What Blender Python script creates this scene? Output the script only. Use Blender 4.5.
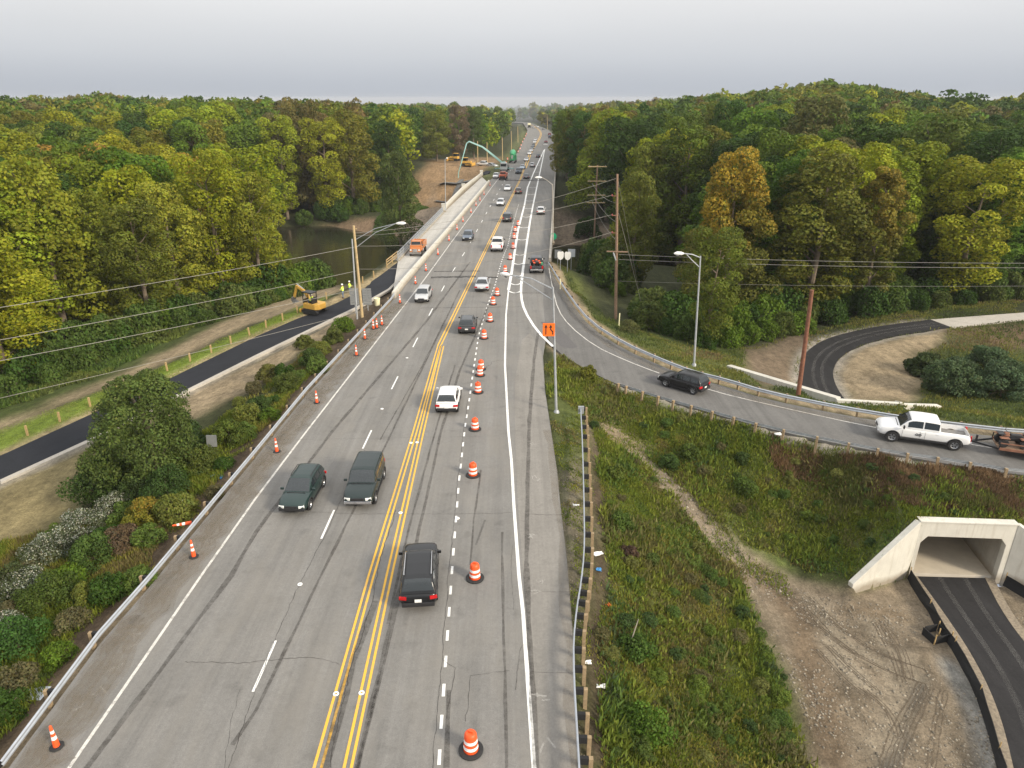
import bpy, bmesh, math, random
import numpy as np
from mathutils import Vector, Matrix
for o in list(bpy.data.objects): bpy.data.objects.remove(o)
random.seed(7); rng = np.random.default_rng(7)
SC = bpy.context.scene; COL = SC.collection
R = math.radians
# ---------------------------------------------------------------- camera
CH = 23.0; CF = 700.0; CP = math.atan(284/700)
cam = bpy.data.cameras.new('camera'); cam.sensor_width = 36; cam.lens = 36*CF/1024
cam.clip_start = .5; cam.clip_end = 9000
camo = bpy.data.objects.new('camera', cam); COL.objects.link(camo)
camo.location = (0, 0, CH); camo.rotation_euler = (math.pi/2-CP, 0, 0); SC.camera = camo
# ---------------------------------------------------------------- sky
SUN_EL, SUN_AZ = 27, 128          # azimuth clockwise from +Y (ahead): low morning sun from the right, a little behind
w = bpy.data.worlds.new('World'); SC.world = w; w.use_nodes = True
nt = w.node_tree; nt.nodes.clear()
out = nt.nodes.new('ShaderNodeOutputWorld'); bg = nt.nodes.new('ShaderNodeBackground')
sky = nt.nodes.new('ShaderNodeTexSky'); sky.sky_type = 'NISHITA'; sky.sun_disc = False
sky.sun_elevation = R(SUN_EL); sky.sun_rotation = R(SUN_AZ)
sky.air_density = 1.5; sky.dust_density = 4
tc = nt.nodes.new('ShaderNodeTexCoord'); sep = nt.nodes.new('ShaderNodeSeparateXYZ')
ramp = nt.nodes.new('ShaderNodeValToRGB')
ramp.color_ramp.elements[0].position = 0.0; ramp.color_ramp.elements[0].color = (.375, .410, .470, 1)
ramp.color_ramp.elements[1].position = .13; ramp.color_ramp.elements[1].color = (.715, .715, .72, 1)
e = ramp.color_ramp.elements.new(.05); e.color = (.53, .553, .59, 1)
e = ramp.color_ramp.elements.new(1.0); e.color = (1.30, 1.29, 1.27, 1)
nz = nt.nodes.new('ShaderNodeTexNoise'); nz.inputs['Scale'].default_value = 1.7; nz.inputs['Detail'].default_value = 4
mp = nt.nodes.new('ShaderNodeMapping'); mp.inputs['Scale'].default_value = (1, 1, 5)
mr = nt.nodes.new('ShaderNodeMapRange'); mr.inputs['To Min'].default_value = 11.2; mr.inputs['To Max'].default_value = 13.3
mul = nt.nodes.new('ShaderNodeVectorMath'); mul.operation = 'SCALE'
mix = nt.nodes.new('ShaderNodeMix'); mix.data_type = 'RGBA'; mix.inputs[0].default_value = .93
L = nt.links.new
L(tc.outputs['Generated'], sep.inputs[0]); L(sep.outputs['Z'], ramp.inputs[0])
L(tc.outputs['Generated'], mp.inputs[0]); L(mp.outputs[0], nz.inputs['Vector']); L(nz.outputs[0], mr.inputs[0])
L(ramp.outputs[0], mul.inputs[0]); L(mr.outputs[0], mul.inputs['Scale'])
L(sky.outputs[0], mix.inputs[6]); L(mul.outputs[0], mix.inputs[7]); L(mix.outputs[2], bg.inputs[0])
bg.inputs[1].default_value = .1; L(bg.outputs[0], out.inputs[0])
sl = bpy.data.lights.new('sun', 'SUN'); sl.energy = 4.4; sl.angle = R(12); sl.color = (1, .89, .72)
so = bpy.data.objects.new('sun', sl); COL.objects.link(so)
sd = Vector((math.sin(R(SUN_AZ))*math.cos(R(SUN_EL)), math.cos(R(SUN_AZ))*math.cos(R(SUN_EL)), math.sin(R(SUN_EL))))
so.rotation_euler = sd.to_track_quat('Z', 'Y').to_euler()
vs = SC.view_settings; vs.view_transform = 'Standard'; vs.look = 'None'; vs.exposure = 0; vs.gamma = 1
SC.cycles.max_bounces = 6; SC.cycles.transparent_max_bounces = 8; SC.cycles.volume_bounces = 0
# ---------------------------------------------------------------- measuring helpers (photo pixel -> place in the world)
def G(px, py, z=0.0):
    u = (px-512)/CF; v = (py-384)/CF
    dy = math.cos(CP)-v*math.sin(CP); dz = -math.sin(CP)-v*math.cos(CP)
    t = (z-CH)/dz
    return (u*t, dy*t)
def GY(px, py, Y):
    u = (px-512)/CF; v = (py-384)/CF
    dy = math.cos(CP)-v*math.sin(CP); dz = -math.sin(CP)-v*math.cos(CP)
    t = Y/dy
    return Vector((u*t, Y, CH+dz*t))
def GP(pts, z=0.0): return [G(p[0], p[1], z) for p in pts]
# ---------------------------------------------------------------- materials
MATS = {}
def _nodes(name):
    m = bpy.data.materials.new(name); m.use_nodes = True; n = m.node_tree
    return m, n, n.nodes['Principled BSDF']
def mat(name, c, rough=.6, metal=0, coat=0, var=.12, scale=3.0, spec=.5, emit=None, bump=0, trans=0, weather=0):
    if name in MATS: return MATS[name]
    m, n, b = _nodes(name)
    b.inputs['Roughness'].default_value = rough; b.inputs['Metallic'].default_value = metal
    b.inputs['Coat Weight'].default_value = coat; b.inputs['Coat Roughness'].default_value = .08
    b.inputs['Specular IOR Level'].default_value = spec
    t = n.nodes.new('ShaderNodeTexCoord'); z = n.nodes.new('ShaderNodeTexNoise')
    z.inputs['Scale'].default_value = scale; z.inputs['Detail'].default_value = 5; z.inputs['Roughness'].default_value = .65
    n.links.new(t.outputs['Object'], z.inputs['Vector'])
    r = n.nodes.new('ShaderNodeMapRange'); r.inputs['From Min'].default_value = .3; r.inputs['From Max'].default_value = .7
    r.inputs['To Min'].default_value = 1-var; r.inputs['To Max'].default_value = 1+var
    s = n.nodes.new('ShaderNodeVectorMath'); s.operation = 'SCALE'; s.inputs[0].default_value = c
    n.links.new(z.outputs[0], r.inputs[0]); n.links.new(r.outputs[0], s.inputs['Scale']); n.links.new(s.outputs[0], b.inputs['Base Color'])
    if weather:   # rain streaks and blotches that belong to old concrete
        mp_ = n.nodes.new('ShaderNodeMapping'); mp_.inputs['Scale'].default_value = (2.6, 2.6, .25); n.links.new(t.outputs['Object'], mp_.inputs[0]); z2 = n.nodes.new('ShaderNodeTexNoise'); z2.inputs['Scale'].default_value = 1.6; z2.inputs['Detail'].default_value = 7; z2.inputs['Roughness'].default_value = .75; n.links.new(mp_.outputs[0], z2.inputs['Vector'])
        r2 = n.nodes.new('ShaderNodeMapRange'); r2.inputs['From Min'].default_value = .5; r2.inputs['From Max'].default_value = .72; r2.inputs['To Max'].default_value = weather; n.links.new(z2.outputs[0], r2.inputs[0])
        mx = n.nodes.new('ShaderNodeMix'); mx.data_type = 'RGBA'; n.links.new(r2.outputs[0], mx.inputs[0]); n.links.new(s.outputs[0], mx.inputs[6]); mx.inputs[7].default_value = (.30, .25, .18, 1)
        sx_ = n.nodes.new('ShaderNodeSeparateXYZ'); n.links.new(t.outputs['Object'], sx_.inputs[0]); ad = n.nodes.new('ShaderNodeMath'); ad.operation = 'MULTIPLY_ADD'; n.links.new(z.outputs[0], ad.inputs[0]); ad.inputs[1].default_value = -1.1; n.links.new(sx_.outputs['Z'], ad.inputs[2])
        r3 = n.nodes.new('ShaderNodeMapRange'); r3.inputs['From Min'].default_value = -.42; r3.inputs['From Max'].default_value = .05; r3.inputs['To Min'].default_value = .75; r3.inputs['To Max'].default_value = 0; n.links.new(ad.outputs[0], r3.inputs[0])
        mx2 = n.nodes.new('ShaderNodeMix'); mx2.data_type = 'RGBA'; n.links.new(r3.outputs[0], mx2.inputs[0]); n.links.new(mx.outputs[2], mx2.inputs[6]); mx2.inputs[7].default_value = (.22, .175, .12, 1); n.links.new(mx2.outputs[2], b.inputs['Base Color'])
    if bump:
        bp = n.nodes.new('ShaderNodeBump'); bp.inputs['Strength'].default_value = bump; bp.inputs['Distance'].default_value = .05
        n.links.new(z.outputs[0], bp.inputs['Height']); n.links.new(bp.outputs[0], b.inputs['Normal'])
    if emit:
        b.inputs['Emission Color'].default_value = (*emit[:3], 1); b.inputs['Emission Strength'].default_value = emit[3]
    MATS[name] = m; return m
def leafmat(name, trans=.3, rough=.6):
    m, n, b = _nodes(name)
    a = n.nodes.new('ShaderNodeAttribute'); a.attribute_name = 'lc'
    oi = n.nodes.new('ShaderNodeObjectInfo')
    mx = n.nodes.new('ShaderNodeMix'); mx.data_type = 'RGBA'; mx.blend_type = 'MULTIPLY'; mx.inputs[0].default_value = 1
    n.links.new(a.outputs['Color'], mx.inputs[6]); n.links.new(oi.outputs['Color'], mx.inputs[7])
    b.inputs['Roughness'].default_value = rough; b.inputs['Specular IOR Level'].default_value = .12
    n.links.new(mx.outputs[2], b.inputs['Base Color'])
    tr = n.nodes.new('ShaderNodeBsdfTranslucent'); ms = n.nodes.new('ShaderNodeMixShader'); ms.inputs[0].default_value = trans
    n.links.new(mx.outputs[2], tr.inputs[0]); n.links.new(b.outputs[0], ms.inputs[1]); n.links.new(tr.outputs[0], ms.inputs[2])
    n.links.new(ms.outputs[0], n.nodes['Material Output'].inputs[0])
    MATS[name] = m; return m
LEAF = leafmat('foliage')
BARK = mat('bark', (.16, .125, .09), .9, var=.3, scale=6, bump=.5)
BARK_PALE = mat('pale_bark', (.36, .32, .26), .9, var=.3, scale=6)
def M(n): return MATS[n]
mat('rubber', (.018, .018, .019), .75); mat('black_plastic', (.02, .02, .022), .5); mat('black_steel', (.02, .02, .022), .4)
mat('galv', (.48, .51, .55), .38, metal=.55, var=.12, scale=2); mat('galv_dull', (.40, .42, .44), .55, metal=.3, var=.15)
mat('rust_steel', (.22, .10, .06), .8, var=.3)
mat('wood_post', (.30, .22, .13), .85, var=.25, scale=8); mat('new_wood', (.40, .28, .13), .8, var=.2, scale=8)
mat('pole_wood', (.23, .15, .10), .85, var=.3, scale=5); mat('pole_gold', (.45, .34, .18), .85, var=.25, scale=4)
mat('red_brown_wood', (.20, .085, .05), .85, var=.35, scale=4)
mat('orange_plastic', (.85, .10, .02), .5, var=.06); mat('white_band', (.85, .85, .84), .4, var=.04)
mat('orange_sign', (.95, .17, .015), .45, var=.03); mat('sign_black', (.015, .015, .015), .5)
mat('sign_white', (.78, .78, .76), .4, var=.04); mat('sign_green', (.01, .28, .14), .4); mat('sign_grey', (.20, .21, .215), .55, var=.15)
mat('glass', (.018, .024, .028), .06, spec=.8, var=.05); mat('chrome', (.6, .6, .62), .2, metal=.9)
mat('rim_metal', (.42, .43, .45), .3, metal=.7); mat('headlamp', (.75, .76, .74), .12, spec=.9); mat('tail_red', (.45, .01, .012), .25)
mat('amber', (.7, .25, .02), .3)
mat('yellow_machine', (.62, .36, .07), .45, var=.15, scale=2); mat('steel_worn', (.20, .19, .18), .6, var=.3)
mat('teal_paint', (.30, .52, .50), .4); mat('green_paint', (.05, .30, .14), .4)
mat('hi_vis', (.72, .95, .10), .7); mat('denim', (.10, .15, .25), .9); mat('skin', (.45, .28, .2), .6); mat('helmet', (.85, .85, .82), .35); mat('boot', (.12, .07, .04), .8)
mat('wire_black', (.10, .10, .10), .5); mat('wire_pale', (.28, .265, .235), .5)
mat('insulator', (.28, .06, .05), .3); mat('bucket', (.78, .74, .48), .5); mat('blue_tarp', (.04, .22, .50), .5)
mat('fabric_black', (.012, .012, .013), .9); mat('white_plastic', (.8, .8, .78), .5); mat('sheet_grey', (.45, .48, .52), .4)
mat('concrete_new', (.66, .63, .57), .8, var=.10, scale=.6, bump=.15)
mat('concrete_cream', (.58, .56, .50), .75, var=.10, scale=.8, bump=.1, weather=.42)
mat('concrete_old', (.38, .355, .31), .85, var=.18, scale=.8, bump=.2, weather=.5)
mat('concrete_floor', (.50, .44, .35), .8, var=.12, scale=.9)
mat('roof_white', (.6, .6, .6), .7); mat('wall_tan', (.45, .40, .33), .8)
PAINT = {}
def paint(name, c, metal=.25, rough=.32):
    if name not in PAINT: PAINT[name] = mat('paint_'+name, c, rough, metal=metal, coat=.35, var=.03, scale=.7)
    return PAINT[name]
# ---------------------------------------------------------------- mesh helpers
def setp(o, label=None, cat=None, group=None, kind=None):
    if label: o['label'] = label
    if cat: o['category'] = cat
    if group: o['group'] = group
    if kind: o['kind'] = kind
    return o
def empty(name, loc=(0, 0, 0), rz=0, label=None, cat=None, group=None, rot=None, scale=None):
    o = bpy.data.objects.new(name, None); COL.objects.link(o); o.empty_display_size = .3
    o.location = loc; o.rotation_euler = rot if rot else (0, 0, rz)
    if scale: o.scale = scale if hasattr(scale, '__len__') else (scale,)*3
    return setp(o, label, cat, group)
class MB:
    def __init__(s): s.v = []; s.f = []; s.mi = []; s.M = Matrix.Identity(4); s.k = 0
    def add(s, vs, fs):
        b = len(s.v); s.v += [tuple(s.M @ Vector(p)) for p in vs]; s.f += [tuple(b+i for i in f) for f in fs]; s.mi += [s.k]*len(fs); return s
    def mat(s, k): s.k = k; return s
    def at(s, loc=(0, 0, 0), rot=(0, 0, 0)):
        from mathutils import Euler
        s.M = Matrix.Translation(loc) @ Euler(rot).to_matrix().to_4x4(); return s
    def box(s, c, d, top=1.0, topy=None):
        x, y, z = c; a, b, h = d[0]/2, d[1]/2, d[2]/2; ty = top if topy is None else topy
        vs = [(x-a, y-b, z-h), (x+a, y-b, z-h), (x+a, y+b, z-h), (x-a, y+b, z-h), (x-a*top, y-b*ty, z+h), (x+a*top, y-b*ty, z+h), (x+a*top, y+b*ty, z+h), (x-a*top, y+b*ty, z+h)]
        return s.hexa(vs)
    def hexa(s, vs): return s.add(vs, [(3, 2, 1, 0), (4, 5, 6, 7), (0, 1, 5, 4), (1, 2, 6, 5), (2, 3, 7, 6), (3, 0, 4, 7)])
    def tube(s, pts, r, n=8, cap=True):
        pts = [Vector(p) for p in pts]; m = len(pts)
        rs = list(r) if hasattr(r, '__len__') else [r]*m
        vs = []; fs = []; up = None
        for i, p in enumerate(pts):
            d = (pts[min(i+1, m-1)]-pts[max(i-1, 0)]).normalized()
            if up is None: up = Vector((0, 0, 1)) if abs(d.z) < .9 else Vector((1, 0, 0))
            a = d.cross(up).normalized(); b = a.cross(d).normalized(); up = b
            for j in range(n):
                t = 2*math.pi*j/n; vs.append(p+a*math.cos(t)*rs[i]+b*math.sin(t)*rs[i])
        for i in range(m-1):
            for j in range(n):
                k = (j+1) % n; fs.append((i*n+j, i*n+k, (i+1)*n+k, (i+1)*n+j))
        if cap: fs += [tuple(range(n)), tuple(range(m*n-1, (m-1)*n-1, -1))]
        return s.add(vs, fs)
    def beam(s, a, b, wd, ht):
        a = Vector(a); b = Vector(b); d = (b-a).normalized()
        up = Vector((0, 0, 1)) if abs(d.z) < .95 else Vector((0, 1, 0))
        x = d.cross(up).normalized(); z = x.cross(d).normalized()
        w1, w2 = wd if hasattr(wd, '__len__') else (wd, wd); h1, h2 = ht if hasattr(ht, '__len__') else (ht, ht)
        vs = [a-x*w1/2-z*h1/2, a+x*w1/2-z*h1/2, b+x*w2/2-z*h2/2, b-x*w2/2-z*h2/2, a-x*w1/2+z*h1/2, a+x*w1/2+z*h1/2, b+x*w2/2+z*h2/2, b-x*w2/2+z*h2/2]
        return s.hexa(vs)
    def lathe(s, prof, n=16, axis='z', mats=None):
        vs = []; m = len(prof)
        for r, h in prof:
            for j in range(n):
                t = 2*math.pi*j/n; c, q = r*math.cos(t), r*math.sin(t)
                vs.append((c, q, h) if axis == 'z' else (h, c, q) if axis == 'x' else (q, h, c))
        for i in range(m-1):
            if mats: s.k = mats[i]
            fs = [(i*n+j, i*n+(j+1) % n, (i+1)*n+(j+1) % n, (i+1)*n+j) for j in range(n)]
            if i == 0: s.add(vs, fs)
            else:
                b = len(s.v)-len(vs); s.f += [tuple(b+q for q in f) for f in fs]; s.mi += [s.k]*len(fs)
        return s
    def prism(s, poly, z0, z1, plane='xy', off=0):
        def P(a, b, c): return (a, b, c) if plane == 'xy' else (a, c, b) if plane == 'xz' else (c, a, b)
        n = len(poly); vs = [P(a, b, z0) for a, b in poly]+[P(a, b, z1) for a, b in poly]
        return s.add(vs, [tuple(range(n-1, -1, -1)), tuple(range(n, 2*n))]+[(i, (i+1) % n, (i+1) % n+n, i+n) for i in range(n)])
    def build(s, name, mats, parent=None, smooth=False, bevel=0, seg=2, fix=True):
        me = bpy.data.meshes.new(name); me.from_pydata(s.v, [], s.f)
        for m in (mats if isinstance(mats, (list, tuple)) else [mats]): me.materials.append(m)
        me.polygons.foreach_set('material_index', s.mi)
        if fix or bevel:
            bm = bmesh.new(); bm.from_mesh(me)
            bmesh.ops.recalc_face_normals(bm, faces=bm.faces)
            if bevel:
                es = [e for e in bm.edges if len(e.link_faces) == 2 and e.calc_face_angle(0) > .5]
                bmesh.ops.bevel(bm, geom=es, offset=bevel, segments=seg, profile=.6, affect='EDGES', clamp_overlap=True)
            bm.to_mesh(me); bm.free()
        if smooth:
            me.polygons.foreach_set('use_smooth', [True]*len(me.polygons))
            try: me.set_sharp_from_angle(angle=R(38))
            except Exception: pass
        me.update()
        o = bpy.data.objects.new(name, me); COL.objects.link(o)
        if parent: o.parent = parent
        return o
def copy_tree(o, parent=None):
    c = o.copy(); COL.objects.link(c); c.parent = parent
    for ch in list(o.children): copy_tree(ch, c)
    return c
ORD = ['first', 'second', 'third', 'fourth', 'fifth', 'sixth', 'seventh', 'eighth', 'ninth', 'tenth', 'eleventh', 'twelfth', 'thirteenth', 'fourteenth', 'fifteenth', 'sixteenth', 'seventeenth', 'eighteenth', 'nineteenth', 'twentieth']
ORD += ['twenty-'+q for q in ORD[:9]]+['thirtieth']
def inpoly(x, y, poly):
    ins = np.zeros(x.shape, bool); n = len(poly); j = n-1
    for i in range(n):
        xi, yi = poly[i]; xj, yj = poly[j]
        if yi != yj:
            c = ((yi > y) != (yj > y)) & (x < (xj-xi)*(y-yi)/(yj-yi)+xi); ins ^= c
        j = i
    return ins
def dpoly(x, y, pl, closed=False):
    """distance to a polyline and the parameter along it"""
    best = np.full(x.shape, 1e9); par = np.zeros(x.shape); k = len(pl)
    for i in range(k if closed else k-1):
        ax, ay = pl[i][:2]; bx, by = pl[(i+1) % k][:2]; dx, dy = bx-ax, by-ay; l2 = dx*dx+dy*dy+1e-9
        t = np.clip(((x-ax)*dx+(y-ay)*dy)/l2, 0, 1); d = np.hypot(x-ax-t*dx, y-ay-t*dy)
        m = d < best; best = np.where(m, d, best); par = np.where(m, i+t, par)
    return best, par
def resample(pl, step):
    out = [tuple(pl[0])]
    for a, b in zip(pl, pl[1:]):
        l = math.dist(a[:2], b[:2]); n = max(1, int(l/step))
        for i in range(1, n+1): out.append(tuple(a[k]+(b[k]-a[k])*i/n for k in range(len(a))))
    return out
def smooth_pl(pl, it=2):
    for _ in range(it):
        q = [pl[0]]
        for a, b in zip(pl, pl[1:]):
            q.append(tuple(.75*x+.25*y for x, y in zip(a, b))); q.append(tuple(.25*x+.75*y for x, y in zip(a, b)))
        q.append(pl[-1]); pl = q
    return pl
# ================================================================ LAYOUT (world metres)
GUARD_L = [(-19.6, 12)]+GP([(0, 761), (97.5, 632), (147.5, 576), (256, 447.5), (306, 387.5), (391, 297.5)], .75)+[G(402, 281, .75)]
HW_L = [(-20.2, 8)]+[(x-.1, y) for x, y in GUARD_L[1:]]+[(-13.9, 112), (-13.6, 125), (-11.6, 160), (-7.9, 212)]
FAR_L = GP([(513, 160), (526, 136), (527.5, 130), (523, 123)])
FAR_R = GP([(555, 147), (554.5, 135), (549, 130), (534, 124), (529, 122.5)])
HW_L2 = HW_L+[(-5.8, 235)]+FAR_L+[(-60, 900), (-300, 1060)]
HW_R2 = [(3.4, 8), (3.1, 14)]+GP([(577, 768), (575, 660), (570, 600), (567, 560), (561, 510), (557, 470), (551, 430), (545, 390), (543, 356), (549, 320), (550.5, 285), (549, 262), (552, 230), (552.5, 210), (555, 175)])+FAR_R+[(-55, 925), (-295, 1085)]
def strip_poly(l, r): return list(l)+list(r)[::-1]
HW_POLY = strip_poly(HW_L2, HW_R2)
RAMP_FAR = GP([(546, 262)], 0)+GP([(549.5, 263.5), (572, 298.5), (592, 322), (624.5, 342), (662, 358.5), (692, 370), (727, 378.5), (768, 391), (843, 406), (905, 416), (943, 421), (1024, 430)], .75)+[(62, 42), (95, 36)]
RAMP_FAR = smooth_pl(RAMP_FAR, 1)
RAMP_NEAR = smooth_pl(GP([(543, 300), (546, 335), (556, 351), (584.5, 368.5), (614.5, 383.5), (652, 395), (687, 406), (768, 429), (868, 450), (953, 465), (1024, 476)], 0)+[(60, 34.5), (95, 29)], 1)
RAMP_POLY = strip_poly(RAMP_FAR, RAMP_NEAR)
def G3(px, py, z): return (*G(px, py, z), z)
TL_UP = [(-47, 43, -3.7)]+[G3(*q) for q in [(0, 456, -3.6), (109, 406, -3.4), (170, 378.5, -3.1), (256, 336.5, -2.6), (306, 315, -2.0), (356, 292, -1.0), (381, 275, -.35), (398, 262, 0)]]
TL_LO = [(-42, 37, -3.7)]+[G3(*q) for q in [(0, 480, -3.6), (87.5, 440, -3.4), (184, 391, -3.1), (256, 355, -2.6), (316, 326, -2.0), (356, 307, -1.0), (388, 289, -.35), (415, 262, 0)]]
TR_A = [G3(*q) for q in [(800.5, 384, -4.5), (799, 368, -4.4), (804, 353.5, -4.2), (820.5, 341, -4.0), (843, 333.5, -3.8), (878, 326, -3.5), (930.5, 319.5, -3.0)]]
TR_B = [G3(*q) for q in [(847, 403.5, -4.5), (834, 383, -4.4), (832.5, 368.5, -4.2), (840.5, 355, -4.0), (863, 343.5, -3.8), (895, 335, -3.5), (952, 327.5, -3.0)]]
TUN_A = (27.3, 35.8); TUN_B = (30.3, 54.6); TZ = -4.5
TD = Vector((TUN_B[0]-TUN_A[0], TUN_B[1]-TUN_A[1])).normalized()
TR_A = [(TUN_B[0]-2.3, TUN_B[1]+.6, TZ)]+[(29.0, 62.5, TZ)]+TR_A; TR_B = [(TUN_B[0]+2.4, TUN_B[1]+.1, TZ)]+TR_B
TR_A = smooth_pl(TR_A); TR_B = smooth_pl(TR_B)
TRC_A = [TR_A[-1]]+[G3(1024, 312.5, -2.6), (110, 104, -2.2)]; TRC_B = [TR_B[-1]]+[G3(1024, 319, -2.6), (112, 99, -2.2)]
NT_A = [(24.85, 35.75), (25.6, 30.5), (25.3, 27), (24.4, 24.2), (22.9, 20.5), (21.0, 16.8), (17, 12)]
NT_A = [(24.9, 35.9)]+GP([(936, 610), (966, 655), (990, 705), (1006, 768)], TZ)+[(19.0, 16.5), (14.5, 10)]
NT_B = [(29.75, 35.7)]+[(x+4.0, y-.6) for x, y in NT_A[1:]]
NT_A = smooth_pl([(x, y, TZ) for x, y in NT_A]); NT_B = smooth_pl([(x, y, TZ) for x, y in NT_B])
WATER_Z = -9.0
RIVER = [(-400, 230), (-150, 175)]+GP([(150, 235), (250, 228), (330, 226), (400, 239), (450, 238), (560, 245.5), (620, 247)], WATER_Z)+[(60, 175), (200, 180), (400, 190)] \
    + [(400, 140), (200, 130), (60, 134), (10, 140), (-10, 128)]+GP([(420, 268), (385, 276), (345, 286), (300, 296), (285, 292), (240, 290)], WATER_Z)+[(-90, 120), (-150, 130), (-400, 180)]
# ---------------------------------------------------------------- terrain
ANC = []
def anc(*pts):
    for px, py, z in pts: ANC.append((*G(px, py, z), z))
def ancw(*pts): ANC.extend(pts)
for p in resample(GUARD_L, 8): ancw((p[0]-.3, p[1], -.12), (p[0]-1.6, p[1]+.6, -.45))
for p in resample(HW_R2[:9], 6): ancw((p[0]+.1, p[1], -.08))
for p in resample(RAMP_FAR, 6): ancw((p[0]+.5, p[1]+.9, -.12))
for p in resample(RAMP_NEAR, 6): ancw((p[0]-.15, p[1]-.5, -.1))
for l in (TL_UP, TL_LO, TRC_A, TRC_B): 
    for p in resample(l, 7): ancw((p[0], p[1], p[2]-.06))
for l in (TR_A, TR_B):
    for p in resample(l, 5)[2:]: ancw((p[0], p[1], p[2]-.06))
anc((590, 450, -.45), (590, 560, -.45), (592, 680, -.4), (592, 767, -.4), (640, 520, -1.9), (680, 600, -3.1), (650, 690, -2.1), (700, 700, -3.4), (740, 640, -4.2),
    (780, 640, -4.7), (800, 740, -4.8), (720, 768, -3.6), (600, 400, -.7), (650, 455, -2.1), (700, 520, -3.4), (750, 580, -4.5), (620, 430, -1.2),
    (740, 445, -.8), (800, 475, -2.0), (850, 500, -2.0), (800, 530, -3.9), (862, 548, -2.9), (840, 594, -4.5), (860, 620, -4.55), (820, 700, -4.7), (880, 760, -4.7),
    (560, 380, -.15), (575, 400, -.3), (680, 440, -1.4), (905, 488, -.6), (1015, 500, -.7), (888, 522, -1.6), (874, 536, -2.3),
    (0, 500, -3.3), (0, 545, -3.2), (50, 470, -3.4), (70, 500, -3.3), (100, 520, -2.2), (50, 600, -1.6), (150, 500, -1.9), (0, 640, -1.3), (200, 400, -2.9), (220, 440, -1.6),
    (280, 365, -2.1), (300, 360, -1.2), (340, 320, -1.3), (0, 425, -4.2), (90, 385, -4.4), (180, 345, -4.4), (250, 318, -4.2), (310, 300, -3.8), (340, 290, -3.6), (0, 395, -5.5), (120, 345, -6), (200, 322, -6.3), (270, 300, -7),
    (330, 289, -7), (370, 282, -5),
    (420, 205, -7.8), (400, 215, -8.2), (440, 210, -7.8), (470, 205, -7.5), (410, 185, -4.5), (440, 165, .2), (420, 160, .3), (470, 160, .2), (465, 185, -4.5), (485, 170, 0), (440, 185, -4), (400, 175, -2), (350, 195, -7), (250, 200, -7),
    (560, 236, -8), (610, 236, -8), (600, 228, -7.5), (580, 270, -5), (600, 300, -3), (640, 320, -3), (575, 290, -1.8), (605, 322, -1.6), (660, 340, -2.6), (700, 355, -2.4), (745, 350, -3.6), (760, 375, -3.3),
    (730, 365, -2.6), (880, 370, -3.8), (930, 385, -3.9), (990, 370, -4), (1000, 400, -3.6), (870, 395, -4.2), (1024, 340, -3.6), (1024, 300, -4), (900, 305, -4.5), (800, 320, -5), (700, 320, -5), (960, 408, -2.6), (1024, 415, -2.2))
ancw((24.2, 36.4, -.72), (23.1, 35.9, -1.65), (21.9, 35.4, -2.6), (20.6, 34.9, -3.65), (24.6, 37.2, -.7), (30, 36.6, -.7), (31.4, 35.4, -1.4), (33, 34.4, -2.5), (27, 37, -.7))
for t_ in (0, .25, .5, .75, 1): ancw((27.1-6.0*t_, 54.0+12.3*t_-.3, -.72-1.5*t_)); ancw((33.2+1.6*t_, 53.2+1.6*t_, -.75-1.05*t_), (34.9+3.6*t_, 54.9+1.1*t_, -1.85-.7*t_))
ancw((36, 30, -4.2), (42, 24, -4.6), (50, 18, -4.8), (33, 31.5, -4.5), (34, 36, -2.2), (44, 36, -1.2), (8, 12, -2.5), (14, 12, -4.5), (26, 12, -4.8), (40, 10, -5), (-30, 12, -3), (-45, 20, -4),
     (-60, 60, -5), (-90, 60, -6), (-120, 110, -7), (-200, 150, -7), (-40, 200, -7), (-60, 230, -6.5), (-100, 250, -6), (-150, 300, -5), (60, 110, -6), (100, 120, -6), (60, 200, -7), (100, 230, -6), (140, 150, -5),
     (-25, 300, -1), (-25, 400, -2), (-30, 550, -1), (45, 300, -5), (50, 400, -4), (60, 550, -2), (30, 700, -1), (-60, 700, -1), (200, 300, 1), (260, 280, 3), (150, 400, 0), (250, 450, 4), (-300, 400, -3), (-200, 500, -2), (-400, 700, 0), (0, 1000, 1), (400, 700, 5), (500, 400, 4), (-500, 1000, 2), (500, 1000, 6), (0, 1500, 4), (-900, 1500, 3), (900, 1500, 6), (900, 600, 5), (-900, 600, 0), (100, 20, -3), (200, 60, -3), (-150, 20, -5))
for y in (235, 260, 300, 350, 420, 500, 600, 700):
    for pl, s in ((HW_L2, -1), (HW_R2, 1)):
        xs = np.interp(y, [p[1] for p in pl[:-2]], [p[0] for p in pl[:-2]]); ancw((float(xs)+s*1.2, y, -.15), (float(xs)+s*16, y, -2.5))
for y in (118, 130, 150, 170, 190): ancw((-8, y, -9 if y < 170 else -7.8), (2, y, -9 if y < 170 else -7.8))
ancw((-8, 107, -.6), (2, 107, -.6), (-20, 111, -3), (10, 113, -4.5), (-8, 208, -.5), (2, 208, -.6))
A = np.array(ANC); A = A[np.unique(np.round(A[:, :2], 0), axis=0, return_index=True)[1]]
_d = np.hypot(A[:, None, 0]-A[None, :, 0], A[:, None, 1]-A[None, :, 1])
_n = len(A); _K = np.zeros((_n+3, _n+3)); _K[:_n, :_n] = -_d-np.eye(_n)*.15; _K[:_n, _n] = 1; _K[:_n, _n+1:_n+3] = A[:, :2]/100; _K[_n:, :_n] = _K[:_n, _n:].T
_W = np.linalg.solve(_K, np.r_[A[:, 2], 0, 0, 0])
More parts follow.
